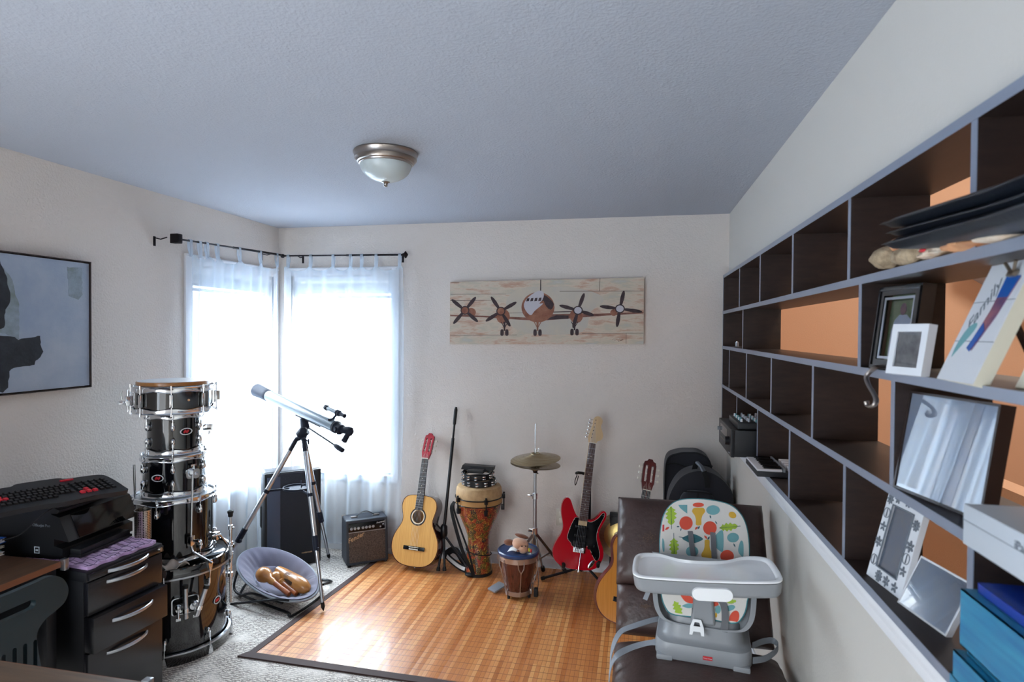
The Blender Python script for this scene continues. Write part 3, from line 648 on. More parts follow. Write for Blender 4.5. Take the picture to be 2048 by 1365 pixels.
def curtain(rod, lo, hi, tabs, nrm, label, seed, zbot=.05, wide=1.0):
    rnd = random.Random(seed); a = rod(lo); b = rod(hi); t = thing('sheer_curtain', label, 'curtain', (a+b)/2-V((0, 0, (a+b).z/2-.05))); n = V(nrm)
    ph = [rnd.uniform(0, 6.28) for _ in range(6)]
    def top(u):
        x = lo+(hi-lo)*u; d = min(abs(x-q) for q in tabs); return 1-exp(-(d/.03)**2)
    def fn(u, v):      # u along rod, v down
        p = rod(lo+(hi-lo)*u); z = p.z-.085-top(u)*.03*(1-v)**6
        fold = .018*sin(u*34+ph[0]+1.1*sin(v*2+ph[3]))+.012*sin(u*57+ph[1]+1.5*v)+.010*sin(u*19+ph[2]-v*1.3)
        edge = .02*sin(v*3.3+ph[4])*(u-.5)*2+.03*(.5-u)*v*wide
        amp = .35+.65*min(1, v*3)
        q = p-n*.035*min(1, v*2)+(b-a).normalized()*edge+n*(fold*amp+.012); q.z = z+(zbot-z)*v; return q
    mb = MB(); mb.grid(fn, 150, 60); mb.build('panel', 'sheer', t, ang=180, recalc=False)
    mb = MB(); mb.grid(lambda u, v: fn(u, v*.012)+n*.002+V((0, 0, .002)), 150, 1); mb.build('hem', 'sheer', t, ang=180, recalc=False)
    for q in tabs:
        p = rod(q); d = (b-a).normalized(); w0 = .022; mb = MB(); pts = []; wd = []
        for k in range(9): an = pi*k/8; pts.append(p+n*(cos(an)*.009)+V((0, 0, sin(an)*.009))); wd.append(w0)
        pts = [p+n*.012-V((0, 0, .095))]+[p+n*.011-V((0, 0, .04))]+pts+[p-n*.009-V((0, 0, .04)), p+n*.006-V((0, 0, .095))]
        mb.strip(pts, .022, d, .0008); mb.build('tab', 'sheer', t)
    return t
tabsL = [at(px, 505, x=LW+.085).y for px in (380, 399, 413, 434, 478, 520, 553)]; tabsR = [at(px, 512, y=B_-.08).x for px in (577, 622, 667, 702, 724, 753, 800)]
curtain(rodL, tabsL[0]-.02, tabsL[-1]+.015, tabsL, (1, 0, 0), 'white sheer tab-top curtain over the left wall window', 3, .06)
curtain(rodR, tabsR[0]-.015, tabsR[-1]+.02, tabsR, (0, -1, 0), 'white sheer tab-top curtain over the back wall window', 8, .06)
# ================================================================== FILING CABINET
CX, CYF = -2.107, 2.32
t = thing('filing_cabinet', 'dark metal drawer cabinet under the printer with curved silver handles', 'cabinet', (CX, CYF, 0), radians(-5)); W_ = WM(t)
mb = MB(W_); mb.bx(-.545, -.02, -.352, 0, .02, .66, .003); mb.bx(-.55, .0, -.355, .003, .64, .68, .004); mb.build('body', 'cab_black', t)
def drawer(z0, z1, out, hz, lock=False, hcol='steel'):
    mb = MB(W_); mb.bx(-.02, .0+out, -.350, -.002, z0+.003, z1-.003, .002)
    if out > .01: mb.bx(-.5, out-.004, -.342, -.33, z0+.01, z1-.03); mb.bx(-.5, out-.004, -.022, -.01, z0+.01, z1-.03)
    d = mb.build('drawer', 'cab_drawer', t)
    pts = [(out-.002+.032*sin(pi*k/12)**.7, -.27+.19*k/12, hz) for k in range(13)]
    mb = MB(W_); mb.tube(pts, .0065, 8, flat=(1.2, .7, (0, 0, 1))); h = mb.build('handle', hcol, d)
    return d
drawer(.643, .676, .012, .657); drawer(.50, .64, .004, .612); drawer(.352, .50, .034, .455); drawer(.03, .352, .004, .315)
mb = MB(W_); mb.cyl((.0, -.028, .662), (.02, -.022, .662), .009); L_(mb.build('lock', 'nickel', t), 'round silver lock')
for x_ in (-.5, -.05):
    for y_ in (-.31, -.04): mb = MB(W_); mb.cyl((x_, y_, 0), (x_, y_, .02), .015); mb.build('foot', 'black_plastic', t)
# cloth under the printer
t = thing('folded_cloth', 'folded purple windowpane check cloth on the cabinet top under the printer', 'cloth', (CX, CYF, .68), radians(-5)); W_ = WM(t)
def fnc(z0):
    def fn(u, v):
        x, y = -.36+u*.342, -.335+v*.325; e = min(u, 1-u, v, 1-v)
        return W_ @ V((x+.006*sin(v*23), y, z0+.003*sin(u*31+v*9)*(e > .01)+.0025*sin(v*40)))
    return fn
mb = MB(); mb.grid(fnc(.014), 40, 40, fnc(.002) and (lambda u, v: W_ @ V((-.36+u*.342+.006*sin(v*23), -.335+v*.325, .0015)))); mb.build('cloth', 'purple_cloth', t, recalc=True)
mb = MB()
for k in range(14):
    v = .04+k*.07; mb.tube([fnc(.0146)(u/20, v) for u in range(21)], .0011, 4)
for k in range(6):
    u = .1+k*.17; mb.tube([fnc(.0146)(u, v/30) for v in range(31)], .0011, 4)
mb.build('check_lines', 'purple_line', t)
# ================================================================== PRINTER
PXo, PYo, PZo = -2.265, 2.025, .697
t = thing('printer', 'black all-in-one printer with slanted glossy control panel on the filing cabinet', 'printer', (PXo, PYo, PZo), radians(3)); W_ = WM(t)
PY = M(((1, 0, 0, 0), (0, 1, 0, 0), (0, 0, 1, 0), (0, 0, 0, 1)))
mb = MB(W_); mb.plate([(-.42, 0), (-.05, 0), (-.05, .045), (-.09, .055), (-.09, .085), (-.02, .075), (-.065, .175), (-.11, .188), (-.42, .188)], (), (0, .37)); mb.build('body', 'black_plastic', t)
mb = MB(W_); mb.bx(-.2, .0, .035, .30, .008, .034, .004); mb.bx(-.05, .006, .03, .305, .0, .012, .003); mb.build('paper_tray', 'black_plastic', t)
mb = MB(W_); mb.plate([(-.0195, .079), (-.0175, .0795), (-.0625, .1745), (-.0650, .1735)], (), (.05, .365)); mb.build('control_panel', 'dark_glass', t)
mb = MB(W_); mb.plate([(-.42, .188), (-.12, .188), (-.07, .192), (-.06, .205), (-.10, .222), (-.2, .24), (-.40, .24), (-.42, .225)], (), (-.004, .20)); mb.build('scanner_lid', 'black_plastic', t)
# feeder flap rising toward the far side
mb = MB(W_); Xf = frame((-.24, .19, .214), (0, -.03, 1), (1, 0, 0)); mb.xf = W_ @ Xf; mb.box((0, .085, 0), (.26, .17, .012), bev=.004); mb.build('document_feeder', 'black_plastic', t)
mb = MB(W_); mb.box((-.425+.02, .17, .12), (.01, .2, .06), bev=.003); mb.build('rear_door', 'black_plastic', t)
text('lettering', 'OfficeJet Pro', .016, W_ @ face_mat((-.15, -.0012+.0, .138), (1, 0, 0), (0, 0, 1)), 'ink_gray', t, .0004)
mb = MB(W_); mb.sm = False; mb.plate([(-.185, .02), (-.16, .02), (-.16, .048), (-.185, .048)], [[(-.182, .023), (-.163, .023), (-.163, .045), (-.182, .045)]], (-.0012, .001)); mb.bx(-.178, -.167, -.0012, .001, .03, .037); L_(mb.build('sticker', 'box_white', t), 'small white square sticker')
mb = MB(W_)
for k, y in enumerate((.08, .105, .13)): mb.sph((-.034-.0, y+.08, .092), (.0015, .004, .0015), n=8, k=5)
mb.build('indicator_light', 'paper', t)
t2 = thing('paper_sheets', 'white sheets of paper lying on the printer feeder under the keyboard', 'paper', (-2.46, 2.27, .93)); 
mb = MB(W_ @ Xf); mb.box((.0, .07, .0085), (.19, .13, .003)); mb.build('sheets', 'paper', t2)
# gaming keyboard
kc = V((-2.365, 2.02, .975)); t = thing('computer_keyboard', 'black gaming keyboard with red arrow and WASD keys lying across the printer', 'keyboard', kc, 0)
KX = M.Translation(kc) @ M.Scale(1.06, 4) @ M.Rotation(radians(80), 4, 'Z') @ M.Rotation(radians(4), 4, 'Y') @ M.Rotation(radians(17), 4, 'X')
# local x along the keyboard (0.49), y = toward back row
out = [(-.245, -.07), (-.235, -.095), (-.1, -.09), (0, -.1), (.1, -.09), (.235, -.095), (.25, -.06), (.25, .04), (.225, .078), (.1, .085), (.07, .1), (-.07, .1), (-.1, .085), (-.22, .078), (-.25, .04)]
sw = M(((1, 0, 0, 0), (0, 0, 1, 0), (0, -1, 0, 0), (0, 0, 0, 1))); 
mb = MB(KX @ sw); mb.plate([(v.x, v.y) for v in smooth_closed([(x, y, 0) for x, y in out], 3)], (), (-.006, .014)); mb.build('case', 'key_dark', t)
redk = {(1, 2), (0, 1), (1, 1), (2, 1), (15, 0), (16, 0), (17, 0), (16, 1)}
first = {}
def key(name, x, y, red, w=.0165):
    k = (w, red)
    if k not in first:
        mb = MB(); mb.lathe([(.0, .0), (w*.707, 0), (w*.56, .007), (0, .007)], 4, M.Rotation(pi/4, 4, 'Z'), False); o = mb.build(name, 'red_plastic' if red else 'black_plastic', None, ang=20); first[k] = o; o.parent = t
    else: o = first[k].copy(); COL.objects.link(o); o.parent = t
    o.matrix_basis = WM(t).inverted() @ KX @ M.Translation((x, y, .006))
    if red: o['label'] = 'red key'
for r in range(5):
    for k in range(15 if r else 10):
        x = -.222+k*.0195+(r % 2)*.005+(.0 if r else .03); key('key', x, -.05+r*.0195, (k, r) in ((2, 3), (1, 2), (2, 2), (3, 2)))
for r in range(5):
    for k in range(6): x = .087+k*.0245; key('key', x-.002*(k < 3), -.05+r*.0195, (k, r) in ((0, 0), (1, 0), (2, 0), (1, 1)))
for x in (-.2, .09): 
    mb = MB(KX); mb.box((x, .066, .009), (.05, .008, .006), bev=.002); L_(mb.build('red_key_row', 'red_plastic', t), 'row of red media keys')
mb = MB(); pts = smooth_open([at(190, 992, z=.965), at(150, 1003, z=.935), at(120, 1010, z=.93), at(85, 1030, z=.91), at(40, 1070, z=.83), at(0, 1082, z=.8)], 5); mb.tube(pts, .0022, 6); mb.build('cable', 'black_rubber', t)
# pierced steel cup
c = at(286, 1078, z=.682); t = thing('utensil_cup', 'pierced stainless steel cup on the far corner of the filing cabinet', 'cup', (c.x, c.y, .68)); c = V((c.x, c.y, .68))
mb = MB(M.Translation(c)); mb.lathe([(0, .001), (.034, .001), (.034, .135), (.036, .138), (.0325, .138), (.032, .005), (0, .005)], 40, None, False); mb.build('cup', 'pierced', t)
# ================================================================== DESKS
def desk(name, label, x0, x1, y0, y1, m, loc, edge, brk):
    t = thing(name, label, 'desk', loc); mb = MB(); mb.bx(x0, x1, y0, y1, .715, .74, .002); mb.build('desk_top', m, t)
    mb = MB()
    if edge == 'x': mb.bx(x1, x1+.002, y0, y1, .716, .739)
    else: mb.bx(x0, x1, y1, y1+.002, .716, .739)
    mb.build('edge_band', 'desk_edge', t)
    for a, b in ((x0+.03, y0+.03), (x0+.03, y1-.03), (x1-.03, y0+.03), (x1-.03, y1-.03)):
        mb = MB(); mb.bx(a-.02, a+.02, b-.02, b+.02, 0, .715, .002); mb.build('leg', 'black_metal', t)
    mb = MB(); mb.bx(x0+.03, x1-.03, y1-.045, y1-.025, .25, .715); mb.bx(x0+.01, x0+.03, y0+.05, y1-.05, .2, .715); mb.build('panel', 'black_metal', t)
    mb = MB(); bx_, by_ = brk; mb.box((bx_, by_, .725), (.022, .02, .045), bev=.002); L_(mb.build('corner_bracket', 'steel', t), 'grey metal corner bracket'); return t
desk('desk', 'brown wood desk along the left wall beside the filing cabinet', -2.69, -2.208, .3, 1.921, 'desk_wood', (-2.45, 1.1, 0), 'x', (-2.200, 1.93))
desk('desk', 'brown wood desk in the bottom left corner, nearest to the viewer', -2.17, -1.235, .62, 1.305, 'front_desk_wood', (-1.7, .95, 0), 'y', (-1.232, 1.308))
# books on the desk
cols = [('paper', 'frame_cream'), ('teal_felt', 'paper'), ('frame_cream', 'paper'), ('ink', 'paper'), ('photo_blue', 'paper')]; z = .741
desc = ['cream book at the bottom of the desk pile', 'teal book second from the bottom of the desk pile', 'cream folder in the middle of the desk pile', 'dark book second from the top of the desk pile', 'blue book on top of the desk pile']
bp = at(14, 1108, z=.75); ang = radians(6)
for k, (ca, cb) in enumerate(cols):
    h = (.012, .014, .008, .016, .02)[k]; ox = (0, -.012, .006, -.02, .012)[k]; t = thing('book', desc[k], 'book', (bp.x-.11+ox, bp.y-.14, z), ang+.05*(k % 3), 'books piled on the left desk'); W_ = WM(t)
    mb = MB(W_); mb.bx(-.1, .1, -.14, .14, 0, .002); mb.bx(-.1, .1, -.14, .14, h-.002, h); mb.bx(-.1, -.098, -.14, .14, 0, h); mb.build('cover', ca, t)
    mb = MB(W_); mb.bx(-.097, .096, -.136, .136, .002, h-.002); mb.build('pages', cb, t); z += h
# ================================================================== TEAL CHAIR
XB = -1.92
t = thing('desk_chair', 'dark teal moulded plastic chair with slotted backrest at the desks', 'chair', (-2.1, 1.46, 0))
raw = [(36, 1178), (70, 1163), (90, 1154), (106, 1152), (121, 1158), (130, 1172), (131, 1186), (124, 1204), (108, 1220), (88, 1236), (74, 1254), (68, 1270), (69, 1290), (76, 1330), (86, 1372)]
YC = 1.505
half = [(at(a, b, x=XB).y, at(a, b, x=XB).z) for a, b in raw]
half = [(YC, half[0][1]-.0)]+half+[(half[-1][0], .44)]
full = half+[(2*YC-y, z) for y, z in half[::-1][:-1]]
full = [(v.x, v.y) for v in smooth_closed([(a, b, 0) for a, b in full], 3)]
def sl(y0, y1, z0, z1, n=5):
    r = (z1-z0)/2 if (z1-z0) < (y1-y0) else (y1-y0)/2; P = []
    if (z1-z0) < (y1-y0):
        for k in range(n+1): a = -pi/2+pi*k/n; P.append((y1-r+r*cos(a), (z0+z1)/2+r*sin(a)))
        for k in range(n+1): a = pi/2+pi*k/n; P.append((y0+r+r*cos(a), (z0+z1)/2+r*sin(a)))
    else:
        for k in range(n+1): a = pi*k/n; P.append(((y0+y1)/2+r*cos(a), z1-r+r*sin(a)))
        for k in range(n+1): a = pi+pi*k/n; P.append(((y0+y1)/2+r*cos(a), z0+r+r*sin(a)))
    return P
zt = max(p[1] for p in half)
hy = at(66, 1200, x=XB).y
holes = [sl(2*YC-hy, hy, zt-.082, zt-.052)]
zs = at(46, 1284, x=XB).z
for k in range(-2, 3):
    if k == 0 and False: continue
    holes.append(sl(YC+k*.033-.0065, YC+k*.033+.0065, .47, zs-.004*abs(k)))
MXB = M(((0, -1, 0, XB), (1, 0, 0, 0), (0, 0, 1, 0), (0, 0, 0, 1)))   # local x->world y, local y->world -x
mb = MB(MXB); mb.plate(full, holes, (-.012, .008)); o = mb.build('backrest', 'chair_teal', t); bv = o.modifiers.new('bevel', 'BEVEL'); bv.width = .006; bv.segments = 3; bv.limit_method = 'ANGLE'; bv.angle_limit = radians(50)
mb = MB(); mb.grid(lambda u, v: V((XB-.41+u*.43, YC-.185+v*.37, .445+.02*((u-.5)**2)*4-.012*(1-(2*v-1)**2))), 16, 16, lambda u, v: V((XB-.41+u*.43, YC-.185+v*.37, .425))); mb.build('seat', 'chair_teal', t)
for a, b in ((-.38, -.17), (-.38, .17), (-.0, -.17), (-.0, .17)):
    mb = MB(); mb.tube([(XB+a, YC+b, .43), (XB+a+(.02 if a > -.1 else -.02), YC+b*1.15, .0)], [.014, .011], 10); mb.build('leg', 'chair_teal', t)
# ================================================================== DRUMS
DC = V((-2.379, 2.707, 0)); A0 = atan2(-DC.y, -DC.x)
def pol(r, deg, z): a = A0+radians(deg); return V((DC.x+r*cos(a), DC.y+r*sin(a), z))
def rad(deg): a = A0+radians(deg); return V((cos(a), sin(a), 0))
def tan_(deg): a = A0+radians(deg); return V((-sin(a), cos(a), 0))
def badge(t, r, deg, z, w=.031, h=.018):
    m = M((tan_(deg), -rad(deg), V((0, 0, 1)))).transposed().to_4x4(); m.translation = pol(r, deg, z)
    mb = MB(m); ring = [(w*cos(2*pi*k/24), h*sin(2*pi*k/24)) for k in range(24)]; inn_ = [(x*.82, y*.78) for x, y in ring]
    mb.plate(ring, [inn_], (-.0025, 0)); b = mb.build('badge', 'drum_white', t); mb = MB(m); mb.plate([(x*.8, y*.76) for x, y in ring], (), (-.0012, 0)); c = mb.build('badge_field', 'pick_black', b)
    mb = MB(m); mb.plate([(-.015, -.004), (-.012, .004), (-.003, .010), (.002, .003), (.009, .009), (.015, .004), (.011, -.004), (.003, -.010), (-.002, -.003), (-.009, -.010)], (), (-.0018, -.0010)); mb.build('badge_mark', 'label_red', b)
def drum(name, label, z0, z1, r, lugs, off, lugkind='tear', hoop='chrome', head='drum_white', both=True):
    t = thing(name, label, 'drum', DC+V((0, 0, z0))); X = M.Translation(DC)
    hh = .028
    mb = MB(X); mb.lathe([(r-.008, z0+hh*.5), (r-.008, z1-hh*.5)], 72, caps=False); mb.lathe([(r-.014, z0+hh*.5), (r-.014, z1-hh*.5)], 72, caps=False); mb.build('shell', 'drum_black', t, recalc=False)
    for a, s, nm in ((z1, -1, 'top_head'), (z0, 1, 'bottom_head')):
        mb = MB(X); mb.lathe([(0, a+s*.011), (r-.012, a+s*.011), (r-.006, a+s*.014)], 64, caps=False); mb.build(nm, head, t, ang=60)
    for a, s in ((z1, -1), (z0, 1)):
        mb = MB(X)
        n = 96; pr = lambda k: hh+.005*cos(2*pi*(k/n)*lugs-radians(off+0)*lugs*0)
        vs = []; fs = []
        for k in range(n):
            w = 2*pi*k/n; dd = cos((w-A0-radians(off))*lugs); hgt = hh+.004*dd
            for rr, zz in ((r-.004, a+s*.001), (r+.0005, a), (r+.004, a+s*.003), (r+.0015, a+s*.006), (r, a+s*.009), (r+.001, a+s*(hgt-.003)), (r+.005, a+s*hgt), (r-.003, a+s*hgt)): vs.append(V((rr*cos(w), rr*sin(w), zz)))
        for k in range(n):
            for j in range(8): fs.append([k*8+j, ((k+1) % n)*8+j, ((k+1) % n)*8+(j+1) % 8, k*8+(j+1) % 8])
        mb._add(vs, fs); mb.build('hoop', hoop, t)
    for k in range(lugs):
        dg = off+k*360/lugs
        if lugkind == 'tear':
            for a, s in ((z1, -1), (z0, 1)):
                mb = MB(); zc = a+s*min(.075, (z1-z0)*.33); m = M((tan_(dg), rad(dg), V((0, 0, 1)))).transposed()
                mb.sph(pol(r, dg, zc), (.0115, .015, .020), m, 14, 10); mb.cyl(pol(r+.005, dg, zc), pol(r+.005, dg, zc-s*.026), .0078, n=10)
                o = mb.build('lug', 'chrome', t); mb = MB(); mb.cyl(pol(r+.005, dg, zc-s*.02), pol(r+.005, dg, a+s*.004), .0025, n=8); mb.cyl(pol(r+.005, dg, a+s*.012), pol(r+.005, dg, a-s*.006), .005, n=8); mb.box(pol(r+.004, dg, a+s*.024), (.012, .012, .008), rot=A0+radians(dg), bev=.002); mb.build('tension_rod', 'chrome', o)
        else:
            mb = MB(); zc = (z0+z1)/2; mb.box(pol(r+.004, dg, zc), (.018, .016, .066), rot=A0+radians(dg), bev=.004); o = mb.build('lug', 'chrome', t)
            mb = MB(); mb.cyl(pol(r+.007, dg, z0-.004), pol(r+.007, dg, z1+.004), .0024, n=8); mb.cyl(pol(r+.007, dg, z1-.01), pol(r+.007, dg, z1+.007), .0045, n=8); mb.cyl(pol(r+.007, dg, z0+.01), pol(r+.007, dg, z0-.007), .0045, n=8); mb.build('tension_rod', 'chrome', o)
    return t
# bass drum
z0, z1, r = .0, .478, .268
t = thing('bass_drum', 'large black bass drum lying on its head at the bottom of the drum stack', 'drum', DC); X = M.Translation(DC)
mb = MB(X); mb.lathe([(r-.02, z0+.03), (r-.02, z1-.03)], 96, caps=False); mb.build('shell', 'drum_black', t)
mb = MB(X); mb.lathe([(0, z1-.03), (r-.03, z1-.03), (r-.012, z1-.012)], 72, caps=False); mb.build('top_head', 'dark_glass', t, ang=70)
for a, s in ((z1, -1), (z0, 1)):
    mb = MB(X); mb.lathe([(r-.011, a), (r, a+s*.0005), (r+.001, a+s*.002), (r+.001, a+s*.046), (r-.011, a+s*.048), (r-.011, a)], 96, caps=False); L_(mb.build('hoop', 'drum_black', t), 'black wooden hoop')
    mb = MB(X); mb.lathe([(r-.012, a+s*.0475), (r+.0015, a+s*.0475), (r+.0025, a+s*.052), (r+.0015, a+s*.0565), (r-.012, a+s*.0575)], 96, caps=False); L_(mb.build('trim_ring', 'steel', t), 'silver trim ring')
for k in range(8):
    dg = 35+45*k
    for a, s in ((z1, -1), (z0, 1)):
        mb = MB(); zc = a+s*.115; m = M((tan_(dg), rad(dg), V((0, 0, 1)))).transposed(); mb.sph(pol(r-.012, dg, zc), (.010, .014, .018), m, 14, 10); mb.cyl(pol(r-.002, dg, zc), pol(r-.002, dg, zc-s*.028), .0075, n=12); o = mb.build('lug', 'chrome', t)
        mb = MB(); mb.cyl(pol(r+.001, dg, zc-s*.02), pol(r+.010, dg, a+s*.03), .003, n=8)
        md = M((tan_(dg), rad(dg), V((0, 0, 1)))).transposed().to_4x4(); md.translation = pol(r+.004, dg, a)
        mb.xf = md; mb.plate([(-.011, s*.0), (.011, s*.0), (.013, s*.012), (.006, s*.045), (-.006, s*.045), (-.013, s*.012)][::s], (), (-.003, .006)); mb.bx(-.011, .011, -.02, .006, min(-s*.004, s*.003), max(-s*.004, s*.003)); mb.xf = None
        mb.build('claw', 'chrome', o)
badge(t, r-.018, 50, .245, .026, .02)
# tom holder plate and two tubes
def bpz(px, py, d): # point d metres in front of the drum shell for a pixel
    n = rad(8); o = pol(r-.02+d, 8, 0); dr = at(px, py, y=1)-V((0, 0, CH)); tt = (o-V((0, 0, CH))).dot(n)/dr.dot(n); return V((0, 0, CH))+dr*tt
pl = [bpz(347, 1203, .004), bpz(388, 1192, .004), bpz(391, 1215, .004), bpz(352, 1226, .004)]
pc_ = sum(pl, V())/4; mb = MB(); m = M((tan_(8), rad(8), V((0, 0, 1)))).transposed().to_4x4(); m.translation = pc_
mb.xf = m; mb.plate([(v.x, v.y) for v in [V(p) for p in rrect(.115, .08, .014)]], (), (-.012, .012)); o = mb.build('tom_mount_plate', 'pick_black', t)
mb = MB(m); mb.plate([(v.x*1.06, v.y*1.06) for v in [V(p) for p in rrect(.115, .08, .014)]], [[(v.x*.97, v.y*.97) for v in [V(p) for p in rrect(.115, .08, .014)]][::-1]], (-.002, .014)); 
for sx in (-.03, .032):
    mb.cyl((sx, -.012, 0), (sx, -.05*-1, 0), .018, n=20); mb.sph((sx*1.2, .045, .01), .016, n=14, k=10); mb.cyl((sx*1.2, .045, .01), (sx*1.2, .05, -.045), .006, n=10); mb.box((sx*1.2, .05, -.05), (.022, .006, .014), bev=.002)
mb.build('tom_mount_hardware', 'chrome', t)
for (a, b), (c_, d_) in (((370.5, 1176), (371.5, 1238)), ((412, 1176), (393, 1232))):
    p, q = bpz(a, b, .075), bpz(c_, d_, .075); mb = MB(); mb.cyl(q, p, .0115, n=20); o = mb.build('tom_arm', 'steel', t); mb = MB(); dv = (p-q).normalized(); mb.cyl(p-dv*.004, p+dv*.012, .013, n=20); mb.build('tom_arm_cap', 'black_rubber', o)
    mb = MB(); mb.cyl(q+dv*.03, q+dv*.05, .0145, n=20); mb.build('collar', 'chrome', o)
# folded spur with rubber tip
sp_ = pol(r+.022, 84, 0); zt_ = at(460, 1022, y=sp_.y).z; zb_ = at(461, 1205, y=sp_.y).z; spx = at(461, 1110, y=sp_.y).x
mb = MB(); mb.cyl((spx, sp_.y, zb_), (spx, sp_.y, zt_-.03), .0052, n=12); mb.cyl((spx, sp_.y, .33), (spx, sp_.y, .57), .0085, n=12)
for zz in (.30, .40, .47, .56): mb.cyl((spx, sp_.y, zz), (spx, sp_.y, zz+.022), .0125, n=14)
mb.box((spx-.012, sp_.y-.004, .43), (.04, .018, .03), bev=.003); mb.box((spx+.014, sp_.y, .47), (.018, .006, .02), bev=.002); mb.box((spx+.01, sp_.y, .57), (.03, .008, .008), bev=.002)
o = mb.build('spur', 'chrome', t); mb = MB(); mb.lathe([(.006, 0), (.012, .003), (.013, .02), (.016, .024), (.016, .034), (.006, .04), (0, .04)], 16, M.Translation((spx, sp_.y, zt_-.035))); mb.build('rubber_tip', 'black_rubber', o)
# floor tom
t = drum('floor_tom', 'black floor tom with bent chrome legs standing on the bass drum', .479, .802, .19, 6, -24)
mb = MB(); zA, zB = .93, .60; p0 = pol(.205, 18, 0)
lp = [bp_ for bp_ in (at(385, 950, y=p0.y), at(381.5, 1090, y=p0.y), at(386, 1105, y=p0.y-.004), at(425, 1127, y=p0.y-.02))]
mb.tube(lp, .0058, 10); lg = mb.build('leg', 'chrome', t); mb = MB(); mb.box(at(380, 1083, y=p0.y)+V((0, .006, 0)), (.024, .03, .05), bev=.004); mb.box(at(388, 1082, y=p0.y)+V((.012, 0, 0)), (.03, .008, .012), bev=.002); mb.build('leg_bracket', 'chrome', lg)
p1 = pol(.205, -84, 0); lp = [at(268, 930, y=p1.y), at(270, 1000, y=p1.y), at(271, 1100, y=p1.y)]; mb = MB(); mb.tube(lp, .0055, 10); mb.build('leg', 'chrome', t)
p2_ = pol(.2, 72, 0); mb = MB(); mb.tube([pol(.195, 62, .56), at(440, 1070, y=p2_.y), at(459, 1096, y=sp_.y-.01)], .0058, 10); lg = mb.build('leg', 'chrome', t); mb = MB(); mb.box(at(432, 1072, y=p2_.y), (.03, .03, .04), bev=.004); mb.build('leg_bracket', 'chrome', lg)
# toms
t = drum('tom_drum', 'black rack tom third from the bottom of the drum stack, above the floor tom', .802, 1.012, .155, 6, -3); badge(t, .148, -30, .905)
mb = MB(); m = M((tan_(31), -rad(31), V((0, 0, 1)))).transposed().to_4x4(); m.translation = pol(.149, 31, .915); mb.xf = m
mb.plate([(v.x, v.y) for v in smooth_closed([(-.028, -.022, 0), (.018, -.022, 0), (.018, .022, 0), (-.028, .022, 0)], 4)], (), (-.006, .0)); mb.plate([(v.x+.008, v.y) for v in smooth_closed([(-.015, -.02, 0), (.015, -.02, 0), (.015, .02, 0), (-.015, .02, 0)], 4)], [[(.008+.0095*cos(2*pi*k/16), .0095*sin(2*pi*k/16)) for k in range(16)][::-1]], (-.028, -.004)); mb.cyl((0, -.016, .02), (0, -.016, .04), .005); mb.box((0, -.016, .043), (.03, .006, .01), bev=.002); mb.build('tom_mount', 'chrome', t)
t = drum('tom_drum', 'small black rack tom directly under the snare drum', 1.012, 1.225, .134, 6, -3); badge(t, .127, 24, 1.13)
mb = MB(); mb.box(pol(.16, 78, 1.135), (.05, .03, .035), rot=A0+radians(78), bev=.006); mb.cyl(pol(.165, 78, 1.115), pol(.165, 78, 1.10), .005); mb.box(pol(.165, 78, 1.098), (.008, .03, .007), rot=A0+radians(78), bev=.002); mb.build('tom_mount', 'chrome', t)
# snare
t = drum('snare_drum', 'shallow black snare drum with chrome hoops on top of the drum stack', 1.226, 1.366, .19, 8, -4, 'long')
mb = MB(); mb.cyl(pol(.182, 20, 1.297), pol(.186, 20, 1.297), .006); L_(mb.build('vent_badge', 'logo_gold', t), 'small brass vent')
mb = MB(); mb.box(pol(.21, -72, 1.295), (.03, .024, .05), rot=A0+radians(-72), bev=.003); mb.box(pol(.235, -78, 1.285), (.03, .012, .016), rot=A0+radians(-72), bev=.002); mb.cyl(pol(.213, -72, 1.31), pol(.213, -72, 1.352), .007); mb.tube([pol(.235, -76, 1.30), pol(.24, -76, 1.33), pol(.236, -76, 1.345)], .003, 6); mb.cyl(pol(.213, -72, 1.27), pol(.213, -72, 1.24), .003); mb.cyl(pol(.213, -72, 1.24), pol(.213, -72, 1.246), .006); mb.build('throw_off', 'chrome', t)
mb = MB(); mb.box(pol(.205, 92, 1.30), (.02, .03, .05), rot=A0+radians(92), bev=.003); mb.build('butt_plate', 'nickel', t)
# wooden frame drum on the snare
t = thing('frame_drum', 'thin wooden frame drum with pale skin lying on the snare drum', 'drum', DC+V((0, 0, 1.367))); c = DC+V((-.004, .004, 1.368)); X = M.Translation(c)
mb = MB(X); mb.lathe([(.166, 0), (.174, .0), (.174, .016), (.168, .019), (.166, .016), (.166, 0)], 72, None, False); mb.build('wooden_rim', 'gourd', t)
mb = MB(X); mb.lathe([(0, .0175), (.160, .0175), (.168, .0192)], 64, None, False); mb.build('skin', 'drum_white', t, ang=70)
# cloth on bass drum
p = at(345, 1140, z=.48); t = thing('crumpled_cloth', 'beige crumpled cloth on the bass drum in front of the floor tom', 'cloth', (p.x, p.y, .452))
cl = pol(.222, -6, .47)
def cf(u, v):
    d = -30+u*44; rr = .20+v*.062; q = pol(rr, d, .482+.018*sin(u*11+1)*sin(v*4+.5)+.016*abs(sin(u*7.3+v*2))-.004*v); return q
mb = MB(); mb.grid(cf, 36, 10, lambda u, v: cf(u, v)-V((0, 0, .006))); mb.build('cloth', 'beige_cloth', t)
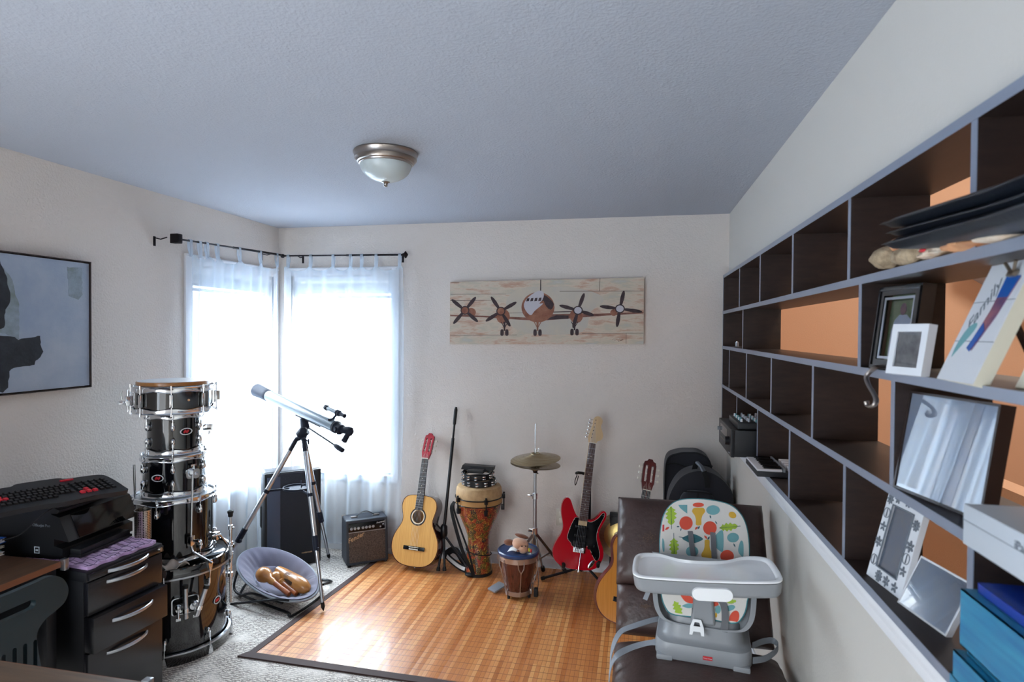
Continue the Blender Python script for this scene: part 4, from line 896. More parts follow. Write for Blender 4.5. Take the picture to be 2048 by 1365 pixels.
# ================================================================== TELESCOPE
A_, B2, C_ = at(647, 1224, z=.006), at(658.5, 1118.6, z=.002), V((-2.60, 3.22, .002))
ap_ = at(604, 878, y=3.43)
t = thing('telescope', 'grey white refractor telescope with dark dew shield on a silver tripod', 'telescope', (ap_.x, ap_.y, 0))
def lerp(a, b, k): return a+(b-a)*k
tops = {}
for nm, ft in (('A', A_), ('B', B2), ('C', C_)):
    d = (ft-ap_); d.z = 0; d.normalize(); top = ap_+d*.035+V((0, 0, -.005)); tops[nm] = (top, ft)
    mb = MB(); mb.tube([ap_+d*.012+V((0, 0, .004)), top+d*.004], .014, 10); mb.tube([top, lerp(top, ft, .09)], .0135, 12); hg = mb.build('leg_hinge', 'telescope_dark', t)
    mb = MB(); mb.tube([lerp(top, ft, .07), lerp(top, ft, .60)], .0145, 16); lg = mb.build('leg', 'steel', t)
    mb = MB(); mb.tube([lerp(top, ft, .58), lerp(top, ft, .955)], .0105, 14); mb.build('lower_leg', 'steel', lg)
    mb = MB(); mb.tube([lerp(top, ft, .575), lerp(top, ft, .66)], .0185, 14); k_ = lerp(top, ft, .64); mb.cyl(k_, k_+V((.022, -.018, -.005)), .004, n=8); mb.box(k_+V((.024, -.02, -.005)), (.012, .008, .02), bev=.002); mb.build('leg_clamp', 'telescope_dark', lg)
    mb = MB(); mb.tube([lerp(top, ft, .325), lerp(top, ft, .345)], .018, 14); mb.build('leg_collar', 'telescope_dark', lg)
    mb = MB(); mb.tube([lerp(top, ft, .95), lerp(top, ft, .975), ft+V((0, 0, .004))], [.011, .012, .002], 10); mb.build('leg_spike', 'black_rubber', lg)
m0 = [lerp(*tops[k], .335) for k in 'ABC']; cc = sum(m0, V())/3
mb = MB()
for p in m0: mb = MB(); mb.tube([p, lerp(p, cc+V((0, 0, .008)), .75)], .006, 4, flat=(1.6, .5, (0, 0, 1))); mb.build('spreader_arm', 'telescope_dark', t)
mb = MB(); mb.lathe([(0, 0), (.075, 0), (.085, .004), (.085, .016), (.08, .016), (.078, .006), (0, .006)], 32, M.Translation(cc+V((0, 0, .0))), False); mb.cyl(cc+V((.03, 0, .01)), cc+V((.03, 0, .055)), .003); mb.build('accessory_tray', 'telescope_dark', t)
T0, T1 = at(514, 781, y=3.66), at(673, 855, y=3.28)     # front end, rear end of the tube
ax = (T1-T0).normalized(); L = (T1-T0).length; F0 = frame(T0, ax, (0, 0, 1)) @ M.Diagonal((1.12, 1.12, 1, 1))
mb = MB(F0); mb.lathe([(0, .006), (.036, .006), (.0375, -.002), (.040, 0), (.0395, .01), (.037, .06), (.0352, .12), (.0345, .148), (.0315, .152), (.0315, .16)], 44, None, False); mb.build('dew_shield', 'telescope_dark', t)
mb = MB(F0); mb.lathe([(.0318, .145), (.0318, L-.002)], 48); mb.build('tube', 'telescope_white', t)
mb = MB(F0); mb.lathe([(.033, L-.012), (.033, L+.004), (.029, L+.008), (.026, L+.03), (.0255, L+.05), (.02, L+.055)], 36); mb.cyl((.0, .02, L+.03), (0, .034, L+.03), .012, n=18); mb.cyl((-.012, .0, L+.03), (-.03, .0, L+.03), .0125, n=18)
fo = mb.build('focuser', 'telescope_dark', t)
T2 = T1+ax*.055; dn = (at(686, 890, y=3.2)-at(702, 862, y=3.2)).normalized()
mb = MB(); e1 = at(700, 862, y=(T2+ax*.03).y); mb.tube([T2, lerp(T2, e1, .5)], [.020, .021], 16); mb.tube(smooth_open([lerp(T2, e1, .4), e1, e1+dn*.02], 5), .0225, 16); mb.build('star_diagonal', 'telescope_dark', t)
mb = MB(); mb.tube([e1+dn*.018, e1+dn*.055, e1+dn*.075, e1+dn*.078], [.015, .0165, .0175, .013], 16); mb.build('eyepiece', 'telescope_dark', t)
f0, f1 = at(651, 815, y=3.36), at(688, 832, y=3.27); fa = (f1-f0).normalized(); fl = (f1-f0).length; FF = frame(f0, fa, (0, 0, 1)) @ M.Diagonal((1.3, 1.3, 1, 1))
mb = MB(FF); mb.lathe([(.010, 0), (.013, .001), (.013, .022), (.0095, .024)], 20); mb.lathe([(.0115, fl*.62), (.014, fl*.63), (.014, fl*.66), (.0105, fl*.68), (.0105, fl*.72), (.014, fl*.73), (.014, fl*.76), (.009, fl*.79), (.008, fl), (.0095, fl+.002), (.0095, fl+.008)], 20); o = mb.build('finder_scope', 'telescope_dark', t)
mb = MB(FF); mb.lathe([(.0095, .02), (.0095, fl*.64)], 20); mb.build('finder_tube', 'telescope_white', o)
mb = MB(); mb.tube([f0+fa*(fl*.68), T1-ax*.045+V((0, 0, .032))], .006, 4, flat=(1.4, .7, (0, 0, 1))); mb.box(T1-ax*.05+V((0, 0, .034)), (.022, .05, .012), bev=.003); mb.build('finder_bracket', 'telescope_dark', t)
# mount
sad = at(617, 840, y=3.42); pv = at(611, 860, y=3.42); az = at(599, 873, y=3.42)
mb = MB(); mb.tube([lerp(T0, T1, .53)-V((0, 0, .034)), lerp(T0, T1, .82)-V((0, 0, .034))], .008, 4, flat=(2, 1, (0, 0, 1))); mb.build('saddle', 'telescope_dark', t)
mb = MB(); mb.tube([az+V((0, 0, .0)), pv], [.026, .030], 12, flat=(.8, 1.2, (0, 1, 0))); mb.tube([pv, lerp(T0, T1, .62)-V((0, 0, .038))], [.028, .022], 12, flat=(.8, 1.1, (0, 1, 0))); mb.build('fork', 'telescope_dark', t)
mb = MB(); mb.cyl(pv+V((.005, -.02, .0)), pv+V((.01, -.042, 0)), .021, n=24); mb.build('altitude_knob', 'telescope_dark', t)
mb = MB(); mb.lathe([(0, -.02), (.026, -.02), (.028, -.012), (.03, -.01), (.03, .002), (.026, .006), (.026, .014), (.02, .022), (0, .022)], 32, M.Translation(V((ap_.x, ap_.y, ap_.z+.02)))); mb.build('azimuth_base', 'telescope_dark', t)
mb = MB(); k0 = ap_+V((.02, -.02, .01)); k1 = at(617, 884, y=3.4); mb.cyl(k0, k1, .004, n=8); mb.box(k1, (.008, .008, .034), bev=.003); mb.build('azimuth_lock', 'telescope_dark', t)
h0, h1, h2 = at(618, 857, y=3.40), at(668, 890, y=3.30), at(686, 902, y=3.28); mb = MB(); mb.tube([h0, h1], .0055, 8); o = mb.build('pan_handle', 'black_metal', t); mb = MB(); mb.tube([h1, lerp(h1, h2, .15), lerp(h1, h2, .5), h2, h2+(h2-h1)*.04], [.006, .012, .016, .014, .005], 14); mb.build('handle_grip', 'telescope_dark', o)
# ================================================================== SPEAKERS
def speaker(base, rz, w, h, d, label):
    t = thing('loudspeaker', label, 'speaker', base, rz); W_ = WM(t)
    # local: front faces -y, x right, origin front-left-bottom
    prof = [(-.0, 0), (w, 0), (w, h), (.0, h)]
    mb = MB(W_); mb.box((w/2, d/2+.012, h/2), (w, d-.024, h), bev=.018, seg=3); cab = mb.build('cabinet', 'black_vinyl', t)
    mb = MB(W_); mb.box((w*.36, d+.01, h*.46), (w*.70, .08, h*.90), bev=.02); mb.build('rear_shell', 'black_vinyl', t)
    mb = MB(W_); mb.box((w/2, .01, h/2), (w-.004, .02, h-.006), bev=.008); mb.build('front_baffle', 'cab_black', t)
    mb = MB(W_); mb.bx(.02, .105, -.004, .004, .03, h-.03, .003); mb.build('grille', 'grille', t)
    mb = MB(W_); mb.bx(.105, w-.03, -.003, .004, .025, h-.012, .003); mb.build('grille_cover', 'bag_nylon', t)
    mb = MB(W_); mb.box((-.001, .16, h*.5), (.012, .05, .15), bev=.004); mb.build('side_handle', 'black_plastic', t)
    text('lettering', 'HARBINGER', .013, W_ @ face_mat((w*.74, -.0045, .085), (1, 0, 0), (0, 0, 1)), 'logo_gold', t, .0005)
    for x in (.05, w-.05):
        for y in (.04, d-.05): mb = MB(W_); mb.cyl((x, y, -.004), (x, y, .006), .012, n=12); mb.build('foot', 'black_rubber', t)
    return t
a_, b_ = at(528, 951, z=.665), at(652, 1122, z=.0); b_ = V((-2.19, 3.87, 0)); a_.z = 0
dv = (b_-a_).normalized(); rzs = atan2(dv.y, dv.x)
speaker(V((a_.x+.0, a_.y, .004)), rzs, (b_-a_).length, .67, .165, 'black loudspeaker with gold lettering behind the telescope tripod')
# ================================================================== SAUCER CHAIR
Pf, Pb, Pl, Pr = at(572, 1198, y=3.10), at(536, 1093, y=3.50), at(477, 1143, y=3.30), at(636, 1162, y=3.33)
cc = (Pf+Pb+Pl+Pr)/4; ax1 = (Pr-Pl)/2; ax2 = (Pb-Pf)/2; nn = ax1.cross(ax2).normalized()
t = thing('saucer_chair', 'small folding saucer chair with grey padded seat and black tube frame', 'chair', (cc.x, cc.y, 0))
ring = [cc+ax1*cos(2*pi*k/60)+ax2*sin(2*pi*k/60) for k in range(60)]
mb = MB(); mb.tube(ring, .0075, 8, closed=True); mb.build('seat_ring', 'strap_gray', t)
def dish(u, v, off=0):
    a = 2*pi*u; r = v; dep = -.115*(1-r**2.4)
    puff = .020*max(0, 1-((r-.81)/.19)**2)+.0045*sin(a*22+sin(a*5))*(r > .62)*max(0, 1-abs((r-.8)/.2))
    seam = 0; y = r*sin(a)
    if r < .62: puff += .014*abs(sin((y-.12)*4.2))**.6+.005*sin(y*26+cos(a*3)*2)*(r/.62)
    return cc+ax1*.975*r*cos(a)+ax2*.975*r*sin(a)+nn*(dep+puff+off+.012)
mb = MB(); mb.grid(lambda u, v: dish(u, .02+.98*v), 96, 26, lambda u, v: dish(u, .02+.98*v, -.014)); mb.build('cushion', 'gray_cushion', t, ang=80)
mb = MB(); mb.tube([dish(k/72, .62)+nn*.001 for k in range(72)], .0028, 6, closed=True)
mb.build('seam', 'ink_gray', t)
z_ = .012; g1, g2, g3 = at(577, 1231, z=z_), at(640, 1194, z=z_), at(470, 1150, y=3.27)
mb = MB(); mb.tube(smooth_open([Pl+V((-.008, 0, 0)), at(469, 1180, y=3.24), at(500, 1198, z=.03), g1+V((-.03, .03, 0)), g1, g1+V((.03, .01, 0)), g2, Pr+V((.01, .02, -.04))], 5), .0075, 8); mb.build('frame_leg', 'black_metal', t)
g4 = V((cc.x-.28, cc.y+.24, z_)); g5 = V((cc.x+.2, cc.y+.26, z_)); mb = MB(); mb.tube(smooth_open([cc-ax1*.1-ax2*.98-nn*.02, at(505, 1188, z=.06), at(466, 1200, z=z_)+V((0, .06, 0)), g4, g5, Pr+V((.0, .06, -.05))], 5), .0075, 8); mb.build('frame_leg', 'black_metal', t)
mb = MB(); mb.tube([at(462, 1209, y=3.15), at(552, 1200, y=3.06), Pf+V((.02, 0, -.008))], .007, 8); mb.build('frame_bar', 'black_metal', t)
# gourd instruments in the chair
def maraca(label, h, e, r, rot=0):
    t = thing('maraca', label, 'maraca', h, 0, 'gourd maracas lying in the saucer chair'); d = (e-h); Ld = d.length; X = frame(h, d, (0, 0, 1))
    mb = MB(X); mb.lathe([(0, -r), (r*.45, -r*.9), (r*.8, -r*.6), (r, -.0), (r*.93, r*.4), (r*.7, r*.85), (r*.42, r*1.3), (.022, r*1.7), (.017, r*2.1), (.0155, r*2.3)], 32, None, False); mb.build('gourd_head', 'gourd', t)
    mb = MB(X); mb.lathe([(.0155, r*2.3), (.0145, Ld*.7), (.0165, Ld*.92), (.015, Ld*.98), (0, Ld)], 20, None, False); L_(mb.build('handle', 'gourd_handle', t), 'darker orange brown handle'); return t
yg = 3.22
maraca('larger round-headed gourd maraca on the left of the grey saucer chair', at(527, 1150, y=yg+.03), at(580, 1190, y=yg-.04), .047)
maraca('smaller gourd maraca between the big maraca and the slotted gourd', at(552, 1155, y=yg+.05), at(594, 1189, y=yg-.03), .036)
g0, g1_ = at(556, 1141, y=yg+.1), at(612, 1178, y=yg-.0); t = thing('gourd_guiro', 'long pale brown gourd with oval slot lying across the saucer chair', 'gourd', g0); d = g1_-g0; X = frame(g0, d, (0, 0, 1)); Lg = d.length
mb = MB(X); mb.lathe([(.018, -.002), (.026, 0), (.034, Lg*.2), (.038, Lg*.4), (.044, Lg*.7), (.043, Lg*.88), (.03, Lg*1.03), (.01, Lg*1.09), (0, Lg*1.1)], 32, None, True); mb.build('gourd_body', 'gourd', t)
mb = MB(); mb.xf = X
vd = (X.inverted().to_3x3() @ (V((0, 0, CH))-(g0+g1_)/2)).normalized(); va = atan2(vd.y, vd.x)+.55
mb.grid(lambda u, v: V(((.0405+.004*sin(pi*v))*cos(va+(u-.5)*.55*sin(pi*v)**.5), (.0405+.004*sin(pi*v))*sin(va+(u-.5)*.55*sin(pi*v)**.5), Lg*(.42+.42*v))), 8, 16); mb.build('slot', 'seed_dark', t, recalc=True)
mb = MB(X); vb = va-1.0
for k in range(7): mb.tube([(.039*cos(vb+.12*k), .039*sin(vb+.12*k), Lg*.36), (.042*cos(vb-.3+.2*k), .042*sin(vb-.3+.2*k), Lg*(.5+.03*(k % 2)))], .0011, 4)
mb.build('carved_lines', 'seed_dark', t)
# ================================================================== GUITAR AMP
f0, f1 = at(693, 1136, z=.006), at(777, 1122.5, z=.006); f0.z = f1.z = 0; dv = f1-f0; wA = dv.length
t = thing('guitar_amp', 'small black combo guitar amplifier with brown grille cloth and chrome knobs', 'amplifier', (f0.x, f0.y, .0), atan2(dv.y, dv.x)); W_ = WM(t); H = .318; D = .195; tl = .035
def sh(z): return tl*z/H
# cabinet with tilted front
mb = MB(W_); mb.plate([(0, .012), (D, .012), (D, H), (tl, H)], (), (0, wA), M(((0, 1, 0, 0), (1, 0, 0, 0), (0, 0, 1, 0), (0, 0, 0, 1))))
o = mb.build('cabinet', 'amp_tolex', t); bv = o.modifiers.new('bevel', 'BEVEL'); bv.width = .008; bv.segments = 3; bv.limit_method = 'ANGLE'
XF = W_ @ M(((1, 0, 0, 0), (0, 1, tl/H, 0), (0, 0, 1, 0), (0, 0, 0, 1)))
mb = MB(XF); mb.bx(.02, wA-.02, -.003, .004, .03, .235, .002); mb.build('grille_cloth', 'amp_cloth', t)
mb = MB(XF); mb.bx(.018, wA-.018, -.004, .004, .24, .297, .001); mb.build('control_panel', 'pick_black', t)
mb = MB(XF); mb.bx(.018, wA-.018, -.006, .003, .234, .2385); mb.bx(wA-.021, wA-.018, -.006, .003, .2385, .297); mb.build('panel_trim', 'steel', t)
for k, x in enumerate((.038, .062, .086, .118, .142, .166, .19)):
    mb = MB(XF); mb.cyl((x, -.004, .262), (x, -.015, .262), .0072 if k else .005, .006 if k else .004, n=18); mb.cyl((x, -.004, .262), (x, -.006, .262), .0095, n=18); mb.build('knob', 'steel', t)
mb = MB(XF); mb.cyl((wA-.055, -.004, .257), (wA-.055, -.012, .257), .006, n=14); mb.build('jack', 'chrome', t); mb = MB(XF); mb.cyl((wA-.036, -.004, .273), (wA-.036, -.013, .273), .005, n=14); mb.build('pilot_light', 'chrome', t)
text('lettering', 'Frontman', .016, XF @ face_mat((wA-.05, -.0045, .286), (1, 0, .12), (-.12, 0, 1)), 'paper', t, .0004, .3)
text('logo', 'Fender', .042, XF @ face_mat((.066, -.006, .200), (1, 0, .36), (-.36, 0, 1)), 'logo_gold', t, .002, .35)
mb = MB(W_); hy = .10; mb.tube(smooth_open([(wA/2-.075, hy, H+.006), (wA/2-.06, hy, H+.01), (wA/2-.03, hy, H+.03), (wA/2, hy, H+.036), (wA/2+.03, hy, H+.03), (wA/2+.06, hy, H+.01), (wA/2+.075, hy, H+.006)], 4), .006, 8, flat=(.5, 1.5, (0, 0, 1))); o = mb.build('handle', 'black_rubber', t)
mb = MB(W_)
for sx in (-1, 1): mb.box((wA/2+sx*.078, hy, H+.005), (.045, .022, .01), bev=.003)
mb.build('handle_cap', 'nickel', o)
for x in (.02, wA-.02):
    for y in (.012, D-.02): mb = MB(W_); mb.cyl((x, y, -.0), (x, y, .014), .012, n=14); mb.build('foot', 'black_rubber', t)
for x in (.012, wA-.012): mb = MB(W_); mb.box((x, D-.008, H-.006), (.03, .02, .016), bev=.004); mb.build('corner_guard', 'nickel', t)
# ================================================================== GUITARS
mk('gourd_interior', '8a5a30', .8)
def mirror(pts): return pts+[(-x, z) for x, z in pts[::-1][(1 if abs(pts[-1][0]) < 1e-6 else 0):(-1 if abs(pts[0][0]) < 1e-6 else None)]]
def classical(label, X, top, side, headm, s=1.0, broken=False, pick=True, loc=None):
    """local: x right, z along the neck, -y front, origin at the bottom of the body"""
    t = thing('acoustic_guitar', label, 'guitar', loc or X.translation, 0, 'classical acoustic guitars')
    body = [(0, 0), (.05, .002), (.10, .012), (.145, .04), (.172, .08), (.184, .13), (.178, .185), (.155, .235), (.131, .275), (.12, .305), (.121, .335), (.133, .38), (.138, .415), (.128, .455), (.095, .482), (.045, .490), (0, .491)]
    body = [(v.x, v.y) for v in smooth_closed([(x*s, z*s, 0) for x, z in mirror(body)], 3)]
    hole = [(.043*cos(2*pi*k/40), .34+.043*sin(2*pi*k/40)) for k in range(40)]
    mb = MB(X); mb.plate(body, [[(x*s, z*s) for x, z in hole][::-1]], (-.004, 0)); tp = mb.build('soundboard', top, t)
    mb = MB(X); n = len(body); vs = []; fs = []
    for yy in (0, .088*s): vs += [V((x, yy, z)) for x, z in body]
    for i in range(n): fs.append([i, i+n, (i+1) % n+n, (i+1) % n])
    mb._add(vs, fs); mb.plate(body, (), (.088*s, .091*s)); mb.build('back_and_sides', side, t); mb = MB(X); mb.plate([(x*.985, .004+z*.98) for x, z in body], (), (.080*s, .083*s)); mb.build('inner_back', 'gourd_interior', t)
    mb = MB(X); rg = lambda r: [(r*cos(2*pi*k/40)*s, (.34+r*sin(2*pi*k/40))*s) for k in range(40)]
    mb.plate(rg(.062), [rg(.052)[::-1]], (-.0050, -.0038)); r_ = mb.build('rosette', 'frame_brown', t); mb = MB(X); mb.plate(rg(.0515), [rg(.0465)[::-1]], (-.0048, -.0038)); mb.build('rosette_inlay', 'bone', r_)
    mb = MB(X); mb.plate([(x*1.012, z*s-.0) for x, z in []] or body, [[(x*.972, .004+z*.985) for x, z in body][::-1]], (-.0046, -.0036)) ; mb.build('binding', side, t)
    NZ = .75*s
    mb = MB(X); mb.plate([(-.029*s, .385*s), (.029*s, .385*s), (.0245*s, NZ), (-.0245*s, NZ)], (), (-.010, -.004)); fb = mb.build('fretboard', 'fretboard_dark', t)
    for k in range(1, 19):
        z = NZ-.62*s*(1-2**(-k/12)); 
        if z < .40*s: break
        hw = .0245*s+(NZ-z)/(NZ-.385*s)*.0045*s; mb = MB(X); mb.box((0, -.0103, z), (hw*2, .0016, .0018)); mb.build('fret', 'steel', fb)
    mb = MB(X)
    for k in (3, 5, 7, 9, 12):
        z = NZ-.62*s*(1-2**(-(k-.5)/12)); mb.cyl((0, -.0098, z), (0, -.0106, z), .003, n=10)
        mb.build('position_dot', 'bone', fb); mb = MB(X)
    mb.bm.free()
    mb = MB(X); mb.box((0, -.0105, NZ+.002), (.05*s, .005, .005)); L_(mb.build('nut', 'bone', t), 'ivory coloured nut')
    mb = MB(X); mb.tube([(0, .012, .47*s), (0, .006, .50*s), (0, .004, .6*s), (0, .003, NZ)], [.024, .022, .019, .018], 12, flat=(.75, 1.15, (0, 1, 0))); mb.build('neck', side, t)
    # headstock, tilted back
    XH = X @ M.Translation((0, .0, NZ)) @ M.Rotation(radians(-12), 4, 'X')
    hd = [(-.025, -.002), (-.036, .045), (-.037, .15), (-.033, .172), (-.018, .178), (-.012, .190), (.012, .190), (.018, .178), (.033, .172), (.037, .15), (.036, .045), (.025, -.002)]
    slot = lambda sx: [(sx*.0175-.0065, .05), (sx*.0175+.0065, .05), (sx*.0175+.0065, .152), (sx*.0175-.0065, .152)]
    mb = MB(XH); mb.plate([(x*s, z*s) for x, z in hd], [[(x*s, z*s) for x, z in slot(-1)][::-1], [(x*s, z*s) for x, z in slot(1)][::-1]], (-.011, .008)); h_ = mb.build('headstock', headm, t)
    for sx in (-1, 1):
        mb = MB(XH); mb.box((sx*.0385*s, -.001, .1*s), (.002, .012, .115*s)); mb.build('tuner_plate', 'nickel', h_)
        for k in range(3):
            z = (.066+.035*k)*s; mb = MB(XH); mb.cyl((sx*.0105*s, -.002, z), (sx*.0245*s, -.002, z), .0042, n=10); mb.build('string_roller', 'bone', h_)
            mb = MB(XH); mb.cyl((sx*.038*s, .0, z), (sx*.055*s, .0, z), .002, n=8); mb.sph((sx*.058*s, .004, z), (.005, .008, .0075), n=10, k=8); mb.build('tuning_peg', 'bone', h_)
    mb = MB(X); mb.box((0, -.008, .125*s), (.165*s, .008, .026*s), bev=.002); br = mb.build('bridge', 'pick_black', t); mb = MB(X); mb.box((0, -.014, .132*s), (.075*s, .006, .003)); mb.box((0, -.0135, .118*s), (.07*s, .004, .006)); mb.build('saddle', 'bone', br)
    for k in range(6):
        a = (k-2.5); mb = MB(X); mb.tube([(a*.0112*s, -.016, .132*s), (a*.0082*s, -.0135, NZ), V(XH.translation) and (X.inverted() @ XH @ V(((1 if k > 2 else -1)*.0175*s, -.006, (.066+.035*(2-abs(int(a if a > 0 else a))) if True else 0)*s)))], .00055, 4); mb.tube([(a*.0112*s, -.016, .132*s), (a*.011*s, -.011, .118*s)], .0006, 4); mb.build('string', 'bone', t)
    mb = MB(X); mb.cyl((0, .045*s, 0), (0, .045*s, -.012*s), .006, n=12); mb.build('strap_button', 'chrome', t)
    return t
def gframe(bot, top, face=(0, -1, .0)):
    z = (V(top)-V(bot)).normalized(); y = -V(face); y = (y-z*y.dot(z)).normalized(); x = y.cross(z); m = M((x, y, z)).transposed().to_4x4(); m.translation = bot; return m
G1 = gframe(at(824, 1138, y=3.84)+V((0, 0, .012)), at(857, 872, y=4.07), (-.12, -1, 0))
classical('small classical guitar with red headstock and sides leaning on the wall beside the amplifier', G1, 'spruce', 'mahogany_red', 'head_red', .975)
G2 = gframe(at(1247, 1252, y=3.36), at(1306, 905, y=3.66), (.12, -1, 0))
classical('classical guitar with orange top and brown headstock half hidden behind the leather chair', G2, 'spruce_orange', 'mahogany_brown', 'mahogany_brown', 1.0)
# ================================================================== MICROPHONE STAND
t = thing('microphone_stand', 'black folded boom microphone stand leaning against the back wall', 'microphone stand', (-1.36, 3.9, 0))
hub = at(888, 1062, y=3.96); tp = at(912, 817, y=4.11); f1, f2, f3 = at(876, 1143, z=.014), at(889, 1143, z=.014), at(948, 1152, z=.014)
mb = MB(); mb.tube([hub-V((0, 0, .05)), hub, lerp(hub, tp, .75)], .011, 12); mb.build('tube', 'black_metal', t)
mb = MB(); mb.tube([lerp(hub, tp, .45), tp], .0075, 12); mb.build('boom_arm', 'black_metal', t)
mb = MB(); mb.tube([lerp(hub, tp, .86), lerp(hub, tp, .87), lerp(hub, tp, .985), tp+(tp-hub)*.01], [.008, .0115, .0125, .007], 14); mb.build('grip', 'black_rubber', t)
mb = MB(); mb.tube([hub+V((0, 0, .045)), hub+V((0, 0, .03)), hub-V((0, 0, .02)), hub-V((0, 0, .05))], [.014, .024, .026, .018], 12); mb.build('hub', 'black_metal', t)
mb = MB(); k = at(876, 1040, y=3.93); mb.tube([hub+V((-.01, -.005, 0)), at(872, 1048, y=3.93)], .006, 8); mb.box(k, (.012, .01, .045), rot=M.Rotation(radians(15), 4, 'Y'), bev=.004); mb.box(at(870, 1055, y=3.93), (.012, .01, .03), bev=.003); mb.build('clutch_knob', 'black_plastic', t)
for q in (f1, f2, f3):
    h_ = hub-V((0, 0, .03)); mb = MB(); mb.tube([h_, q], .0085, 10); lg = mb.build('leg', 'black_metal', t); mb = MB(); mb.tube([lerp(h_, q, .88), lerp(h_, q, .91), lerp(h_, q, .98), q], [.009, .0125, .0135, .011], 12); mb.build('rubber_foot', 'black_rubber', lg)
# ================================================================== DJEMBE
c = V((-1.045, 3.93, .006)); X = M.Translation(c) @ M.Rotation(radians(0), 4, 'Z'); k_ = 3.93/3.9
t = thing('djembe', 'tall goblet djembe drum with red and gold patterned shell', 'drum', c)
hz = .60
mb = MB(X); mb.lathe([(.0, .006), (.09, .006), (.091, .02), (.088, .06), (.082, .12), (.076, .17), (.0735, .22), (.078, .26), (.095, .31), (.12, .37), (.142, .43), (.152, .49)], 64, caps=False); mb.build('shell', 'djembe_pattern', t)
mb = MB(X); mb.lathe([(.088, 0), (.095, .0), (.095, .018), (.09, .02)], 48); mb.build('rubber_base', 'black_rubber', t)
mb = MB(X); mb.lathe([(.153, .488), (.158, .49), (.159, .512), (.157, .53)], 64, caps=False); mb.build('band', 'djembe_band', t)
mb = MB(X); mb.lathe([(.156, .525), (.157, .55), (.153, .585), (.146, .60), (.13, .606), (0, .607)], 64, caps=False); mb.build('head', 'djembe_skin', t)
for z, r in ((.486, .155), (.528, .161)): mb = MB(X); mb.tube([(r*cos(2*pi*k/64), r*sin(2*pi*k/64), z) for k in range(64)], .004, 8, closed=True); mb.build('hoop', 'black_metal', t)
for k in range(5):
    a = radians(-90-15-26+k*72); d = V((cos(a), sin(a), 0)); 
    a2 = a
    mb = MB(X); mb.box(d*.168+V((0, 0, .525)), (.022, .02, .03), rot=a, bev=.004); mb.cyl(d*.17+V((0, 0, .545)), d*.17+V((0, 0, .45)), .0045, n=8); mb.box(d*.163+V((0, 0, .45)), (.024, .022, .035), rot=a, bev=.004); mb.cyl(d*.17+V((0, 0, .545)), d*.17+V((0, 0, .553)), .007, n=8); mb.build('tuning_lug', 'black_metal', t)
mb = MB(X); mb.tube([(.086*cos(2*pi*k/40), .086*sin(2*pi*k/40), .145+.018*cos(2*pi*k/40+2.6)) for k in range(40)], .0035, 6, closed=True); mb.build('cord', 'strap_black', t)
s0, s1, s2_, s3 = at(906, 1000, y=3.86), at(918, 1060, y=3.82), at(934, 1108, y=3.80), at(950, 1151, y=3.80)
mb = MB(); mb.strip(smooth_open([at(909, 1004, y=3.86), at(903, 1018, y=3.82), at(911, 1055, y=3.80), at(927, 1108, y=3.80), at(944, 1143, y=3.81), at(947, 1153, y=3.82)], 5), .022, (1, .2, .1), .003); mb.build('shoulder_strap', 'strap_black', t)
mb = MB(); mb.strip(smooth_open([at(909, 1004, y=3.87), at(908, 1020, y=3.85), at(922, 1062, y=3.83), at(937, 1104, y=3.82), at(948, 1148, y=3.815)], 5), .012, (1, .2, .1), .003); mb.build('shoulder_strap', 'strap_black', t)
mb = MB(); mb.sph(at(940, 1150, z=.02), (.035, .02, .014), n=16, k=10); mb.build('strap_buckle', 'black_rubber', t)
# tambourines on the djembe
def tamb(label, z, r, dx, dy, tilt=0, crescent=False):
    c2 = c+V((dx, dy, z)); t = thing('tambourine', label, 'tambourine', c2); X = M.Translation(c2) @ M.Rotation(radians(tilt), 4, 'X'); h = .038
    nn = 12
    mb = MB(X); mb.lathe([(r, 0), (r, h), (r-.007, h), (r-.007, 0), (r, 0)], 56, caps=False); mb.build('frame', 'black_plastic', t)
    for row in (0.0105, .0275):
        for k in range(nn):
            a = 2*pi*(k+.25)/nn; d = V((cos(a), sin(a), 0)); w = V((-sin(a), cos(a), 0))
            mb = MB(X); m = M((w, V((0, 0, 1)), d)).transposed().to_4x4()
            m.translation = d*(r-.0035)+V((0, 0, row)); mb.xf = X @ m; mb.lathe([(0, .0035), (.0, .0035)], 3, caps=False) if False else None
            m2 = M((d, w, V((0, 0, 1)))).transposed().to_4x4(); m2.translation = d*(r-.0015)+V((0, 0, row)); mb.xf = X @ m2
            mb.lathe([(0, -.0035), (.0125, -.0045), (.013, -.001), (.013, .001), (.0125, .0045), (0, .0035)], 20, None, False); mb.build('jingle', 'chrome', t)
    return t
tamb('black double-row tambourine lying on the djembe head', .609, .113, .0, -.0, 0)
tamb('second black tambourine tilted on top of the lower tambourine', .655, .105, -.012, .012, 5)
t = thing('music_clip_box', 'small black wedge-shaped case on top of the tambourines', 'case', c+V((.0, 0, .70))); X = M.Translation(c+V((-.0, .01, .70)))
mb = MB(X); mb.plate([(-.13, .0), (.095, .0), (.10, .026), (-.118, .03)], (), (-.01, .05)); mb.bx(-.065, .045, -.075, -.006, -.008, .016, .004); mb.build('case', 'cab_black', t)
# loose strap on the floor
t = thing('guitar_strap', 'black strap with white lettering lying on the mat behind the microphone stand', 'strap', (-1.22, 3.98, .012))
pts = smooth_open([at(938, 1142, z=.035), at(918, 1133, z=.04), at(896, 1115, z=.05), at(894, 1108, y=4.05), at(904, 1101, y=4.06), at(914, 1104, y=4.05), at(924, 1120, y=4.0), at(934, 1132, y=3.95)], 5)
mb = MB(); mb.strip(pts, .045, (0, .35, 1), .004); mb.build('strap', 'strap_black', t)
mb = MB(); mb.strip([p+V((0, -.004, .001)) for p in pts[2:12]], .022, (0, .35, 1), .005); mb.build('strap_print', 'paper', t)
